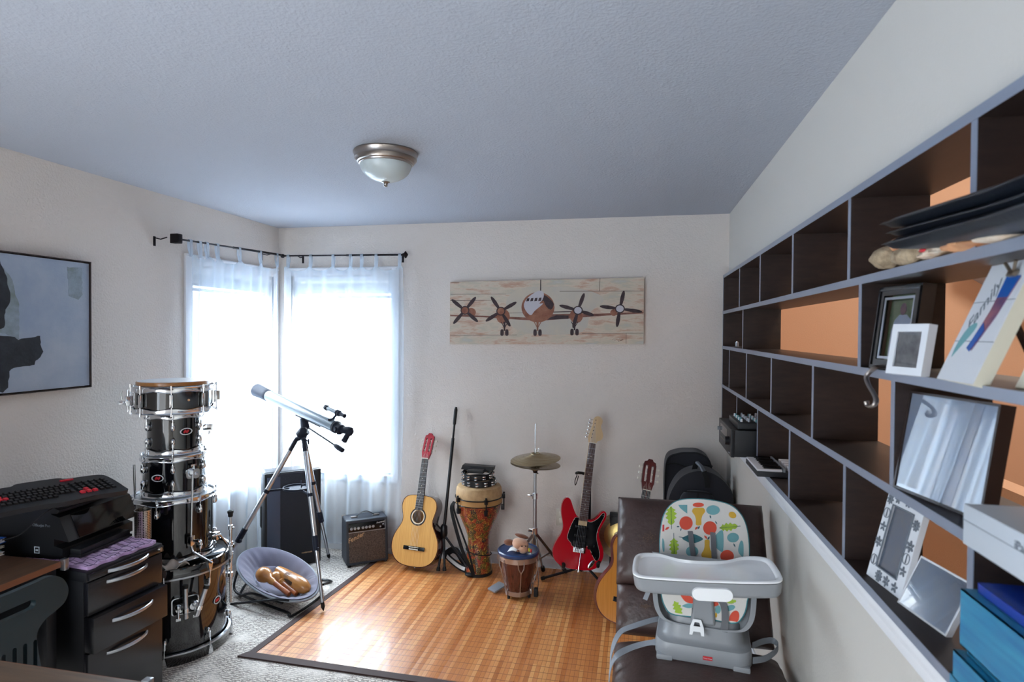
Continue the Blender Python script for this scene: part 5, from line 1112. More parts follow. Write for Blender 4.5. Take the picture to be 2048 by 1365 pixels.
# ================================================================== SMALL CONGA
c = V((-.712, 3.64, .006)); X = M.Translation(c)
t = thing('conga_drum', 'small dark wood conga with blue rim and metal tension rods on the mat', 'drum', c)
mb = MB(X); mb.lathe([(.074, .025), (.078, .03), (.098, .12), (.112, .2), (.119, .262)], 64, caps=False); mb.lathe([(0, .027), (.072, .027)], 32, caps=False); mb.build('shell', 'conga_wood', t)
mb = MB(X); mb.lathe([(.077, .02), (.081, .022), (.084, .05), (.08, .052)], 48, caps=False); mb.build('base_hoop', 'conga_rim_metal', t)
mb = MB(X); mb.lathe([(.119, .235), (.125, .236), (.127, .268), (.121, .27)], 64, caps=False); mb.build('counter_hoop', 'conga_rim_metal', t)
mb = MB(X); mb.lathe([(.122, .27), (.1295, .272), (.13, .286), (.124, .292), (.118, .288)], 64, caps=False); mb.build('blue_rim', 'conga_head', t)
mb = MB(X); mb.lathe([(0, .286), (.12, .286)], 48, caps=False); L_(mb.build('drumhead', 'conga_head', t), 'blue drumhead')
for k in range(6):
    a = radians(-90-12-35+k*60+6); d = V((cos(a), sin(a), 0)); w = V((-sin(a), cos(a), 0)); mb = MB(X)
    mb.tube([d*.128+w*.02+V((0, 0, .255)), d*.134+w*.016+V((0, 0, .215)), d*.13+w*.003+V((0, 0, .19)), d*.128+V((0, 0, .18)), d*.088+V((0, 0, .045))], .0032, 6)
    mb.tube([d*.128-w*.02+V((0, 0, .255)), d*.134-w*.016+V((0, 0, .215)), d*.13-w*.003+V((0, 0, .19)), d*.128+V((0, 0, .18))], .0032, 6); mb.box(d*.086+V((0, 0, .04)), (.012, .014, .03), rot=a, bev=.002); mb.build('tension_rod', 'conga_rim_metal', t)
    if k % 2 == 0 or k == 5: mb = MB(X); mb.cyl(d*.074+V((0, 0, .0)), d*.074+V((0, 0, .025)), .009, n=12); mb.build('rubber_foot', 'black_rubber', t)
# plush toy
pz = .30; c2 = c+V((.005, .0, pz-.009)); t = thing('plush_toy', 'pale pink-tan plush animal with brown ears lying on the small conga', 'plush toy', c2)
mb = MB(); mb.sph(c2+V((.012, -.02, .038)), (.052, .045, .036), M.Rotation(radians(12), 4, 'Y'), 28, 18); mb.sph(c2+V((.035, -.05, .02)), (.03, .03, .026), n=20, k=14); mb.sph(c2+V((-.01, .02, .03)), (.04, .045, .03), n=20, k=14); body = mb.build('body', 'plush_tan', t)
for p, r_, ry in (((-.062, -.015, .042), (.034, .022, .020), 0), ((.01, .035, .07), (.046, .018, .012), 12)): mb = MB(); mb.sph(c2+V(p), r_, M.Rotation(radians(ry), 4, 'Y'), 20, 14); mb.build('ear', 'plush_brown', t)
for p in ((.052, -.062, .044), (.030, -.068, .043)): mb = MB(); mb.sph(c2+V(p), (.005, .004, .004), n=10, k=8); mb.build('eye', 'seed_dark', t)
mb = MB(); mb.sph(c2+V((.010, -.085, .018)), (.010, .007, .007), n=12, k=8); mb.build('nose', 'plush_brown', t)
mb = MB(); P0 = c2+V((-.06, -.075, .004)); mb.grid(lambda u, v: P0+V((u*.055+.01*v, v*.045, .012*sin(u*2.5)+.012*v)), 6, 6, lambda u, v: P0+V((u*.055+.01*v, v*.045, .012*sin(u*2.5)+.012*v-.0012))); L_(mb.build('fabric_tag', 'paper', t), 'white cloth tag')
for k, m_ in enumerate(('p_yellow', 'p_green', 'label_red')): mb = MB(); mb.sph(c2+V((.070+.008*k, -.05-.006*k, .018)), (.006, .013, .012), n=10, k=8); L_(mb.build('ribbon', m_, t), ('yellow', 'green', 'red')[k]+' ribbon stripe')
# ================================================================== HI-HAT
hx, hy = -.628, 3.80; sc = lambda px, py: at(px, py, y=hy)
t = thing('hi_hat_stand', 'chrome hi-hat stand with two brass cymbals and foot pedal', 'cymbal stand', (hx, hy, .009))
zr, zc, zl = sc(1071, 848).z, sc(1071, 908).z, sc(1069, 937).z; rr = (sc(1120, 925).x-sc(1021, 925).x)/2; cx_ = sc(1070.5, 920).x; hx = cx_
mb = MB(); mb.cyl((hx, hy, zl-.02), (hx, hy, zr), .0035, n=10); mb.build('pull_rod', 'chrome', t)
mb = MB(); mb.lathe([(.0065, .0), (.02, .012), (.028, .016), (.032, .010), (rr*.5, -.005), (rr*.98, -.022), (rr, -.024), (rr*.98, -.0255), (rr*.5, -.008), (.032, .007), (.026, .012), (.02, .009), (.0065, -.003)], 64, M.Translation((hx, hy, zc-.012)) @ M.Rotation(radians(-3.5), 4, 'Y') @ M.Rotation(radians(4), 4, 'X'), False); mb.build('top_cymbal', 'brass', t)
mb = MB(); mb.lathe([(.0065, -.004), (.02, -.016), (.028, -.018), (.032, -.010), (rr*.5, .004), (rr*.98, .018), (rr, .019), (rr*.98, .0205), (rr*.5, .0065), (.032, -.007), (.026, -.014), (.0065, -.001)], 64, M.Translation((hx, hy, zl+.008)) @ M.Rotation(radians(3), 4, 'Y'), False); mb.build('bottom_cymbal', 'brass', t)
mb = MB(); mb.cyl((hx, hy, zc+.0), (hx, hy, zc+.03), .007, n=12); mb.cyl((hx, hy, zc+.022), (hx+.022, hy, zc+.026), .004, n=8); mb.box((hx+.022, hy, zc+.028), (.006, .012, .022), bev=.002); mb.build('clutch', 'chrome', t)
mb = MB(); mb.cyl((hx, hy, zl-.03), (hx, hy, zl-.008), .012, .02, n=16); mb.cyl((hx, hy, zl-.022), (hx+.02, hy, zl-.035), .004, n=8); mb.build('cymbal_seat', 'black_metal', t)
mb = MB(); mb.cyl((hx, hy, .58), (hx, hy, zl-.03), .0095, n=16); mb.build('upper_tube', 'steel', t)
mb = MB(); mb.cyl((hx, hy, .12), (hx, hy, .60), .0125, n=16); mb.build('lower_tube', 'steel', t)
mb = MB(); mb.cyl((hx, hy, .575), (hx, hy, .61), .017, n=16); mb.cyl((hx, hy, .59), (hx-.035, hy-.01, .595), .005, n=8); mb.box((hx-.038, hy-.01, .595), (.02, .008, .014), bev=.002); mb.build('height_clamp', 'chrome', t)
mb = MB(); mb.cyl((hx, hy, .345), (hx, hy, .385), .019, n=16); mb.box((hx-.025, hy-.01, .37), (.03, .012, .02), bev=.003); mb.build('leg_collar', 'chrome', t)
for q in (at(1131, 1143, z=.02), at(1012, 1150, z=.02)+V((0, .12, 0)), V((hx+.02, hy+.24, .02))):
    a0 = V((hx, hy, .355)); mb = MB(); mb.tube([a0, q], .009, 4, flat=(1.3, .6, (0, 0, 1))); lg = mb.build('leg', 'steel', t); mb = MB(); mb.tube([lerp(a0, q, .93), q+(q-a0)*.02], .014, 10); mb.build('rubber_foot', 'black_rubber', lg); mb = MB(); mb.tube([V((hx, hy, .16)), lerp(a0, q, .5)], .006, 4, flat=(1.3, .5, (0, 0, 1))); mb.build('brace', 'steel', lg)
mb = MB()
for dx in (-.014, .014): mb.tube([(hx+dx*.3, hy-.01, .345), (hx+dx, hy-.014, .30), (hx+dx, hy-.02, .13), (hx+dx, hy-.03, .05)], .004, 8)
mb.build('footboard_frame', 'chrome', t)
mb = MB()
for dx in (-.013, .013): mb.tube(smooth_open([at(1071, 1105, y=3.70)+V((dx*.5, 0, 0)), at(1071, 1130, y=3.70)+V((dx, 0, 0)), at(1071, 1170, y=3.68)+V((dx*1.4, 0, 0)), at(1071, 1184, y=3.66)+V((dx*.3, 0, 0))], 4), .003, 6)
mb.box(at(1068, 1155, y=3.7), (.03, .02, .03), bev=.006); mb.build('pedal_linkage', 'chrome', t)
mb = MB(); f_ = at(1072, 1190, y=3.64); mb.box((f_.x, f_.y, .036), (.024, .03, .052), bev=.004); mb.build('front_foot', 'black_rubber', t)
pd = at(994, 1175, z=.03); mb = MB(); mb.box((pd.x, pd.y, .03), (.07, .10, .012), rot=M.Rotation(radians(-35), 4, 'Z') @ M.Rotation(radians(10), 4, 'X'), bev=.004); mb.tube([pd+V((.02, .01, -.005)), (hx, hy-.02, .03)], .006, 6); L_(mb.build('footboard', 'silver_plastic', t), 'grey metal footboard sticking out beside the conga')
# ================================================================== ELECTRIC GUITAR
body = [(0, -.002), (.07, .002), (.125, .028), (.155, .085), (.152, .14), (.128, .19), (.114, .225), (.116, .26), (.132, .30), (.146, .335), (.147, .362), (.135, .378), (.118, .375), (.100, .352), (.078, .325), (.05, .312), (.028, .315),
        (-.028, .318), (-.050, .335), (-.072, .372), (-.090, .41), (-.105, .428), (-.125, .428), (-.142, .405), (-.148, .365), (-.142, .32), (-.128, .275), (-.122, .24), (-.130, .20), (-.152, .155), (-.168, .10), (-.155, .045), (-.11, .01), (-.05, -.002)]
B0, B1 = at(1153, 1138, y=3.80), at(1190, 833, y=4.02); EG = gframe(B0, B1, (.22, -1, 0)); Ltot = (B1-B0).length; s = Ltot/.98
t = thing('electric_guitar', 'glossy red electric guitar with black pickguard and pale headstock on a stand', 'guitar', B0)
sb = [(v.x*s, v.y*s) for v in smooth_closed([(x, z, 0) for x, z in body], 4)]
mb = MB(EG); mb.plate(sb, (), (-.022, .022)); o = mb.build('body', 'guitar_red', t, ang=50); bv = o.modifiers.new('bevel', 'BEVEL'); bv.width = .008; bv.segments = 4; bv.limit_method = 'ANGLE'; bv.angle_limit = radians(60)
pg = [(-.028, .315), (-.052, .312), (-.070, .27), (-.082, .225), (-.086, .18), (-.060, .155), (-.045, .135), (.020, .132), (.045, .150), (.070, .125), (.095, .085), (.112, .068), (.128, .08), (.132, .115), (.112, .17), (.100, .21), (.101, .255), (.118, .305), (.134, .345), (.132, .366), (.118, .362), (.096, .33), (.06, .302), (.028, .300)]
pgs = [(v.x*s, v.y*s) for v in smooth_closed([(x, z, 0) for x, z in pg], 3)]
mb = MB(EG); mb.plate([(x*1.0, z) for x, z in pgs], (), (-.0245, -.0225)); p_ = mb.build('pickguard', 'pick_black', t)
mb = MB(EG); mb.tube([V((x, -.0242, z)) for x, z in pgs], .0009, 4, closed=True); L_(mb.build('pickguard_edge', 'bone', p_), 'thin pale pickguard edge')
for (z, h) in ((.262, .018), (.205, .018), (.155, .036)):
    mb = MB(EG); mb.box((-.0*s-.002, -.0275, z*s), (.083*s, .007, h*s), bev=.004); pk = mb.build('pickup', 'pick_black', t)
    mb = MB(EG)
    for r in ([0] if h < .03 else [-.0085, .0085]):
        for k in range(6): mb.cyl(((k-2.5)*.0105*s-.002, -.0308, (z+r)*s), ((k-2.5)*.0105*s-.002, -.0322, (z+r)*s), .0024, n=8)
    mb.build('pole_pieces', 'chrome', pk)
mb = MB(EG); mb.box((-.002, -.028, .118*s), (.078*s, .008, .034*s), bev=.003); bd = mb.build('bridge', 'chrome', t)
for k in range(6): mb = MB(EG); mb.box(((k-2.5)*.0108*s-.002, -.034, .115*s), (.0085, .006, .024), bev=.001); mb.build('saddle', 'chrome', bd)
mb = MB(EG); mb.tube([(.008, -.036, .105*s), (.006, -.045, .06*s), (.004, -.05, -.0)], .0028, 8); mb.tube([(.0045, -.049, .01), (.004, -.05, -.012)], .0045, 8); mb.build('whammy_bar', 'chrome', t)
for x, z in ((.052, .128), (.080, .098), (.107, .068)): mb = MB(EG); mb.cyl((x*s+.006, -.0245, z*s+.012), (x*s+.006, -.040, z*s+.012), .011, .009, n=20); mb.build('knob', 'pick_black', t)
mb = MB(EG); mb.box((.090*s, -.029, .155*s), (.004, .014, .012), bev=.001); mb.build('selector_switch', 'black_plastic', t)
XJ = EG @ M.Translation((.086*s, -.0245, .042*s)) @ M.Rotation(radians(32), 4, 'Y'); mb = MB(XJ); mb.sph((0, 0, 0), (.014, .004, .032), n=20, k=12); j_ = mb.build('jack_plate', 'chrome', t)
mb = MB(XJ); mb.cyl((0, -.003, -.005), (0, -.0055, -.005), .005, n=12); mb.build('jack_socket', 'black_metal', j_)
for x, z in ((-.115, .43), (0, -.006)): mb = MB(EG); mb.sph((x*s, -.0, z*s), (.006, .006, .008), n=10, k=8); mb.build('strap_button', 'chrome', t)
for k, (x, z) in enumerate(((-.055, .30), (-.075, .24), (-.08, .175), (.126, .35), (.104, .245), (.118, .155), (.12, .085), (.06, .30))): mb = MB(EG); mb.sph((x*s, -.0248, z*s), (.0026, .0012, .0026), n=8, k=6); mb.build('screw', 'chrome', t)
NZ = .80*s; n0 = .300*s
mb = MB(EG); mb.plate([(-.028*s, n0), (.028*s, n0), (.0215*s, NZ), (-.0215*s, NZ)], (), (-.034, -.027)); fb = mb.build('fretboard', 'rosewood', t)
mb = MB(EG); mb.plate([(-.028*s, .27*s), (.028*s, .27*s), (.0215*s, NZ), (-.0215*s, NZ)], (), (-.0275, -.006)); mb.build('neck', 'maple', t)
for k in range(1, 23):
    z = NZ-.648*s*(1-2**(-k/12)); 
    if z < n0+.004: break
    hw = .0215*s+(NZ-z)/(NZ-n0)*.0065*s; mb = MB(EG); mb.box((0, -.0343, z), (hw*2, .0016, .0016)); mb.build('fret', 'steel', fb)
for k in (3, 5, 7, 9, 12, 15, 17, 19): z = NZ-.648*s*(1-2**(-(k-.5)/12)); mb = MB(EG); mb.cyl((0, -.0335, z), (0, -.0347, z), .003, n=10); mb.build('position_dot', 'bone', fb)
mb = MB(EG); mb.box((0, -.034, NZ+.001), (.044*s, .005, .004)); mb.build('nut', 'bone', t)
hd = [(-.0215, 0), (-.027, .012), (-.033, .03), (-.030, .05), (-.017, .105), (-.012, .125), (-.013, .145), (-.006, .168), (.012, .180), (.034, .176), (.048, .160), (.050, .140), (.044, .124), (.046, .108), (.056, .085), (.064, .06), (.062, .038), (.046, .022), (.030, .014), (.0215, 0)]
hds = [(v.x*s, NZ+v.y*s) for v in smooth_closed([(x, z, 0) for x, z in hd], 3)]
mb = MB(EG); mb.plate(hds, (), (-.027, -.013)); h_ = mb.build('headstock', 'maple', t)
for k in range(6):
    x, z = -.019+k*.0027, .035+k*.0235; mb = MB(EG); mb.cyl(((x+.008)*s, -.027, NZ+z*s), ((x+.008)*s, -.036, NZ+z*s), .0035, n=10); mb.cyl(((x-.004)*s, -.02, NZ+z*s), ((x-.022)*s, -.02, NZ+z*s), .002, n=6); mb.sph(((x-.026)*s, -.02, NZ+z*s), (.006, .004, .008), n=10, k=8); mb.build('tuning_peg', 'chrome', h_)
for k in range(6):
    a = k-2.5; mb = MB(EG); mb.tube([(a*.0108*s-.002, -.0375, .118*s), (a*.007*s, -.0362, NZ), ((-.011+k*.0027)*s, -.034, NZ+(.035+k*.0235)*s)], .0005, 4); mb.build('string', 'steel', t)
# stand
t = thing('guitar_stand', 'black tubular guitar stand holding the red electric guitar', 'guitar stand', (-.33, 3.95, .009))
yk = at(1166, 948, y=4.0); cb = V((EG.translation.x+.02, 3.92, .10)); bk = at(1178, 952, y=4.04); ft = at(1172, 1130, y=4.0)
mb = MB(); mb.tube(smooth_open([ft, at(1178, 1060, y=4.04), at(1179.5, 965, y=4.07), at(1176, 950, y=4.06), at(1166, 948, y=4.03)], 5), .0095, 12); mb.build('upright', 'black_metal', t)
mb = MB(); 
mb.tube([at(1153, 947, y=3.93), at(1156, 946, y=4.0), at(1166, 947, y=4.03), at(1178, 950, y=4.0), at(1180, 952, y=3.95)], .0095, 10); yo = mb.build('neck_yoke', 'black_rubber', t)
mb = MB(); mb.tube(smooth_open([at(1154, 951, y=3.93), at(1150, 962, y=3.92), at(1151, 971, y=3.92), at(1155, 960, y=3.92), at(1157, 952, y=3.93)], 4), .003, 6); mb.build('security_strap', 'black_rubber', yo)
for q in (at(1083, 1158, z=.02), at(1201, 1165, z=.02), V((-.36, 4.09, .02))):
    a0 = ft+V((0, 0, -.03)); a0.z = .085; mb = MB(); mb.tube([a0, q], .0085, 12); lg = mb.build('leg', 'black_metal', t); mb = MB(); mb.tube([lerp(a0, q, .93), q+(q-a0)*.01], .012, 12); mb.build('rubber_foot', 'black_rubber', lg)
mb = MB(); mb.tube([ft, V((ft.x, ft.y, .08))], .013, 12); mb.build('leg_joint', 'black_metal', t)
for px in (1127, 1196):
    e = at(px, 1133, y=3.74); w_ = V((e.x, 3.86, e.z-.012)); mb = MB(); mb.tube([V((ft.x, ft.y-.01, .09)), w_], .007, 10); lg = mb.build('cradle_arm', 'black_metal', t); mb = MB(); mb.tube([w_, V((e.x, 3.735, e.z)), V((e.x, 3.73, e.z+.022))], .0105, 10); mb.build('cradle_pad', 'black_rubber', lg)
# ================================================================== LEANING CYMBAL AND CASE
cc = V((-.105, 4.055, .285)); t = thing('cymbal', 'gold and bronze crash cymbal leaning behind the orange guitar', 'cymbal', cc)
X = frame(cc, (-.12, -1, .22), (1, 0, 0)); R0 = .15
mb = MB(X); mb.lathe([(.006, .02), (.02, .018), (.03, .008), (.1, .003), (R0, -.008), (R0, -.0095), (.1, .001), (.03, .005), (.006, .017)], 72, None, False); mb.build('bow', 'brass', t)
mb = MB(X); mb.lathe([(.032, .0092), (.098, .0042), (.1, .0036)], 72, None, False); L_(mb.build('lathed_ring', 'brass_gold', t), 'brighter gold lathed area')
p = at(1238, 1120, y=4.1); t = thing('amplifier_case', 'black box amplifier standing behind the leaning cymbal', 'amplifier', (p.x+.06, 4.11, 0))
zt = at(1222, 1036, y=4.05).z; x0 = at(1219, 1040, y=4.06).x
mb = MB(); mb.bx(x0, x0+.30, 4.075, 4.125, .005, zt+.02, .006); mb.build('cabinet', 'black_vinyl', t); mb = MB(); mb.bx(x0+.004, x0+.27, 4.069, 4.075, .25, zt, .002); mb.build('front_panel', 'cab_black', t)
for z in (.22, .185, .15): mb = MB(); mb.cyl((x0+.035, 4.073, z-.03), (x0+.035, 4.060, z-.03), .009, n=14); mb.build('knob', 'nickel', t)
# ================================================================== GIG BAGS
def softbox(mb, c, d, rz=0, p=3.2, n=36, k=24, bulge=.0):
    def f(a): return (abs(cos(a))**(2/p))*(1 if cos(a) >= 0 else -1)
    def g(a): return (abs(sin(a))**(2/p))*(1 if sin(a) >= 0 else -1)
    m = M.Translation(V(c)) @ M.Rotation(rz, 4, 'Z'); vs = []; fs = []
    for i in range(k+1):
        ph = -pi/2+pi*i/k
        for j in range(n):
            th = 2*pi*j/n; vs.append(m @ V((d[0]/2*f(ph)*f(th), d[1]/2*f(ph)*g(th), d[2]/2*g(ph))))
    for i in range(k):
        for j in range(n): fs.append([i*n+j, i*n+(j+1) % n, (i+1)*n+(j+1) % n, (i+1)*n+j])
    mb._add(vs, fs)
t = thing('gig_bag', 'tall black padded instrument bag standing in the right back corner', 'bag', (.31, 4.02, 0), 0, 'black gig bags behind the leather chair')
mb = MB(); x0, x1 = at(1329, 950, y=3.96).x, at(1427, 950, y=3.96).x; zt = at(1375, 906, y=3.98).z
def bagout(w, h, tp=.08): return [(v.x, v.y) for v in smooth_closed([(-w/2, 0.005, 0), (0, 0, 0), (w/2, .005, 0), (w/2, h*.5, 0), (w/2*.98, h*.8, 0), (w/2*.86, h*.94, 0), (w/2*.45, h*.995, 0), (0, h, 0), (-w/2*.45, h*.99, 0), (-w/2*.88, h*.95, 0), (-w/2, h*.82, 0), (-w/2, h*.5, 0)], 4)]
X = M.Translation(((x0+x1)/2, 4.03, .01)); mb.xf = X; mb.plate(bagout(x1-x0, zt), (), (-.075, .075)); o = mb.build('bag', 'bag_nylon', t, ang=50); bv = o.modifiers.new('bevel', 'BEVEL'); bv.width = .03; bv.segments = 4; bv.limit_method = 'ANGLE'
mb = MB(X); bo = bagout(x1-x0, zt); mb.tube([V((x*.97, -.078, z*.985+.005)) for x, z in bo], .004, 6, closed=True); mb.build('zipper', 'strap_black', t)
mb = MB(X); mb.tube([V((x*.0+.0+((i/10)-.5)*(x1-x0)*.95, -.08, zt*.90+.012*sin(i*.9))) for i, x in enumerate([1]*11)], .004, 6); mb.build('seam', 'strap_black', t)
t = thing('gig_bag', 'shorter wide black padded bag with grey grip handle, in front of the tall bag', 'bag', (.39, 3.78, 0), 0, 'black gig bags behind the leather chair')
x0, x1 = at(1336, 985, y=3.72).x, at(1467, 985, y=3.72).x; zt = at(1400, 944, y=3.74).z; w = min(x1, .585)-x0
X = M.Translation((x0+w/2, 3.79, .01)); out2 = [(v.x, v.y) for v in smooth_closed([(-w*.46, .005, 0), (0, 0, 0), (w*.46, .005, 0), (w*.5, zt*.45, 0), (w*.5, zt*.80, 0), (w*.40, zt*.91, 0), (w*.2, zt*.985, 0), (-w*.05, zt, 0), (-w*.27, zt*.96, 0), (-w*.42, zt*.87, 0), (-w*.5, zt*.74, 0), (-w*.49, zt*.45, 0)], 4)]
mb = MB(X); mb.plate(out2, (), (-.085, .085)); o = mb.build('bag', 'bag_nylon', t, ang=50); bv = o.modifiers.new('bevel', 'BEVEL'); bv.width = .035; bv.segments = 4; bv.limit_method = 'ANGLE'
mb = MB(X); softbox(mb, (-.02, -.095, zt*.55), (w*.6, .06, zt*.62), 0, 4); mb.build('front_pocket', 'bag_nylon', t)
mb = MB(X); mb.tube([V((-.1, -.128, zt*.86)), V((-.02, -.13, zt*.86)), V((.06, -.128, zt*.85))], .004, 6); mb.tube([V((-.02, -.13, zt*.86)), V((-.025, -.132, zt*.6))], .004, 6); mb.build('zipper', 'strap_black', t)
h0, h1 = at(1396, 925, y=3.74), at(1408, 944, y=3.70); mb = MB(); mb.tube([h0+V((-.008, 0, .0)), lerp(h0, h1, .5)+V((0, 0, .004)), h1], .013, 8, flat=(.7, 1.2, (0, 0, 1))); L_(mb.build('handle_grip', 'ink_gray', t), 'grey rubber handle grip')
mb = MB(); mb.strip([h0+V((-.006, .02, .0)), h0+V((-.02, .03, -.06)), h0+V((-.02, .03, -.12))], .03, (1, 0, 0), .004); mb.strip([h1, h1+V((.012, -.02, -.03)), h1+V((.02, -.02, -.09))], .03, (1, 0, 0), .004); mb.build('handle_strap', 'strap_black', t)
# ================================================================== LEATHER CHAIR
t = thing('lounge_chair', 'brown leather armless lounge chair with worn patches against the half wall', 'chair', (.235, 2.4, 0))
cx0, cx1 = -.078, .556; cxm = (cx0+cx1)/2; cw = cx1-cx0
bdir = V((0, .30, .49)).normalized(); bn = V((1, 0, 0)).cross(bdir)     # bn points backward/down
bn = V((0, bdir.z, -bdir.y)); P0 = V((cxm, 2.495, .41))
mk('leather_seam', '2c1f1d', .5)
def cush(name, p, w, h, d, ax_, nrm, bev=.045, wr=0):
    x = V((1, 0, 0)); m = M((x, nrm, ax_)).transposed().to_4x4(); m.translation = p
    mb = MB(m); mb.box((0, d/2, h/2), (w, d, h), bev=bev, seg=5); return mb.build(name, 'leather', t, ang=60), m
def puffy(name, p, w, h, d, ax_, nrm, seed=1):
    """cushion with rounded rectangle front that bulges and wrinkles a little"""
    x = V((1, 0, 0)); m = M((x, nrm, ax_)).transposed().to_4x4(); m.translation = p; rnd = random.Random(seed); ph = [rnd.uniform(0, 6) for _ in range(4)]
    def prof(u, v):
        a = 1-abs(2*u-1)**7; b = 1-abs(2*v-1)**6
        return max(0, a)**.5*max(0, b)**.5
    def fr(u, v):
        e = prof(u, v); xx = (u-.5)*w; zz = v*h
        edge = (1-min(1, min(u, 1-u)/.09)); wr = .0035*sin(zz*95+ph[0]+3*sin(xx*9))*edge+.002*sin(zz*60+ph[1])*edge
        return m @ V((xx, d/2-(d/2)*e-.012*sin(pi*u)*sin(pi*v)+wr, zz))
    def bk(u, v): e = prof(u, v); return m @ V(((u-.5)*w, d/2+(d/2)*e+.0005, v*h))
    mb = MB(); mb.grid(fr, 56, 40, bk); return mb.build(name, 'leather', t, ang=70), m
seam = .20
o, mS = puffy('seat_cushion', V((cxm, 1.83, .425)), cw, .66, .14, V((0, 1, 0)), V((0, 0, -1)), 3)
o, mLo = puffy('lower_back_cushion', P0-bn*.005, cw-.006, seam, .12, bdir, bn, 5)
o, mUp = puffy('backrest', P0+bdir*(seam-.004)-bn*.02, cw, .585-seam, .14, bdir, bn, 9)
mb = MB(); L0 = mUp @ V((-cw/2+.006, .05, .04)); mb.tube([mUp @ V((-cw/2+.004, .072, .03+k*.02)) for k in range(17)], .0016, 5); mb.build('side_seam', 'leather_seam', t)
for a, b in ((cx0+.05, 1.9), (cx1-.05, 1.9), (cx0+.05, 2.5), (cx1-.05, 2.5)): mb = MB(); mb.tube([(a, b, .29), (a, b, 0.008)], [.022, .016], 12); mb.build('leg', 'black_metal', t)
mb = MB(); mb.bx(cx0+.02, cx1-.02, 1.86, 2.52, .24, .29, .01); mb.build('seat_frame', 'black_metal', t)
def onplane(px, py, o, n):
    d = at(px, py, y=1)-V((0, 0, CH)); k = (V(o)-V((0, 0, CH))).dot(V(n))/d.dot(V(n)); return V((0, 0, CH))+d*k
def blob(cxp, cyp, rx, ry, o_, n_, seed, dens=110):
    rnd = random.Random(seed); mb = MB()
    for _ in range(dens):
        a = rnd.uniform(0, 6.28); r = abs(rnd.gauss(0, .42)); p = onplane(cxp+rx*r*cos(a), cyp+ry*r*sin(a), o_, n_); s = rnd.uniform(.0008, .0028); q = []
        u = V((1, 0, 0)); v = V(n_).cross(u).normalized()
        for k in range(7): w = 2*pi*k/7; q.append(p-V(n_)*0+u*s*cos(w)*rnd.uniform(.6, 1.3)+v*s*sin(w)*rnd.uniform(.6, 1.3))
        mb._add(q, [list(range(7))])
    return mb
fp = mUp @ V((0, -.0145, .2)); o = blob(1296, 1076, 30, 17, fp, bn, 4).build('worn_patch', 'leather_worn', t); o['kind'] = 'stuff'; o['label'] = 'scuffed pale patches on the leather'
fp = mLo @ V((0, -.013, .1)); o = blob(1291, 1213, 22, 8, fp, bn, 6, 70).build('worn_patch', 'leather_worn', t); o['kind'] = 'stuff'; o['label'] = 'scuffed pale patches on the leather'
# ================================================================== BOOSTER SEAT
b0 = V((.262, 2.415, .428)); t = thing('booster_seat', 'grey booster high chair with white tray and fruit patterned pad on the leather chair', 'booster seat', b0, radians(-6)); W_ = WM(t)
HZ = M(((1, 0, 0, 0), (0, 0, 1, 0), (0, -1, 0, 0), (0, 0, 0, 1)))   # plate outline (x, y) with thickness z=-t
def loft(sections, mt, name, parent, cap=True):
    mb = MB(W_); vs = []; fs = []; n = len(sections[0][0])
    for P, z in sections: vs += [V((x, y, z)) for x, y in P]
    for i in range(len(sections)-1):
        for k in range(n): fs.append([i*n+k, i*n+(k+1) % n, (i+1)*n+(k+1) % n, (i+1)*n+k])
    mb._add(vs, fs)
    if cap: mb._add([V((x, y, sections[0][1])) for x, y in sections[0][0]], [list(range(n))[::-1]], False); mb._add([V((x, y, sections[-1][1])) for x, y in sections[-1][0]], [list(range(n))], False)
    return mb.build(name, mt, parent, ang=45)
loft([(rrect(.335, .285, .05), .008), (rrect(.345, .295, .055), .014), (rrect(.345, .295, .055), .055), (rrect(.335, .285, .055), .068), (rrect(.30, .25, .06), .074), (rrect(.285, .235, .06), .085), (rrect(.27, .22, .06), .14), (rrect(.255, .21, .06), .155), (rrect(.25, .2, .06), .156)], 'seat_gray', 'base', t)
for sx in (-1, 1):
    mb = MB(W_); mb.box((sx*.135, -.125, .012), (.06, .05, .024), bev=.008); mb.build('foot', 'seat_gray', t)
mb = MB(W_); mb.box((.018, -.149, .036), (.034, .004, .014), bev=.003); lb = mb.build('brand_label', 'label_red', t)
text('lettering', 'Fisher-Price', .0062, W_ @ face_mat((.018, -.1515, .036), (1, 0, 0), (0, 0, 1)), 'paper', lb, .0002)
# back shell and pad
tl_ = radians(7); XP = W_ @ M.Translation((0, .075, .17)) @ M.Rotation(-tl_, 4, 'X')
po = [(-.15, 0), (-.163, .08), (-.170, .16), (-.168, .24), (-.155, .305), (-.125, .350), (-.08, .372), (0, .380), (.08, .372), (.125, .350), (.155, .305), (.168, .24), (.170, .16), (.163, .08), (.15, 0)]
pos_ = [(v.x, v.y) for v in smooth_closed([(x, z, 0) for x, z in po], 4)]
mb = MB(XP); mb.plate([(x*.97, z*.985) for x, z in pos_], (), (.016, .045)); mb.build('back_shell', 'seat_gray', t)
mb = MB(XP); mb.plate(pos_, (), (-.012, .018)); pad = mb.build('seat_pad', 'pad_white', t, ang=50); bv = pad.modifiers.new('bevel', 'BEVEL'); bv.width = .007; bv.segments = 3; bv.limit_method = 'ANGLE'
mb = MB(XP); mb.tube([V((x*1.005, -.004, z)) for x, z in pos_], .0034, 8, closed=True); mb.build('pad_piping', 'pad_trim', pad)
def decal_fn(X, off): 
    o_ = X.translation+X.to_3x3() @ V((0, off, 0)); n_ = X.to_3x3() @ V((0, 1, 0)); Xi = X.inverted()
    def f(x, y): p = Xi @ onplane(1220+x/3.544, 980+y/3.544, o_, n_); return (p.x, p.z)
    return f
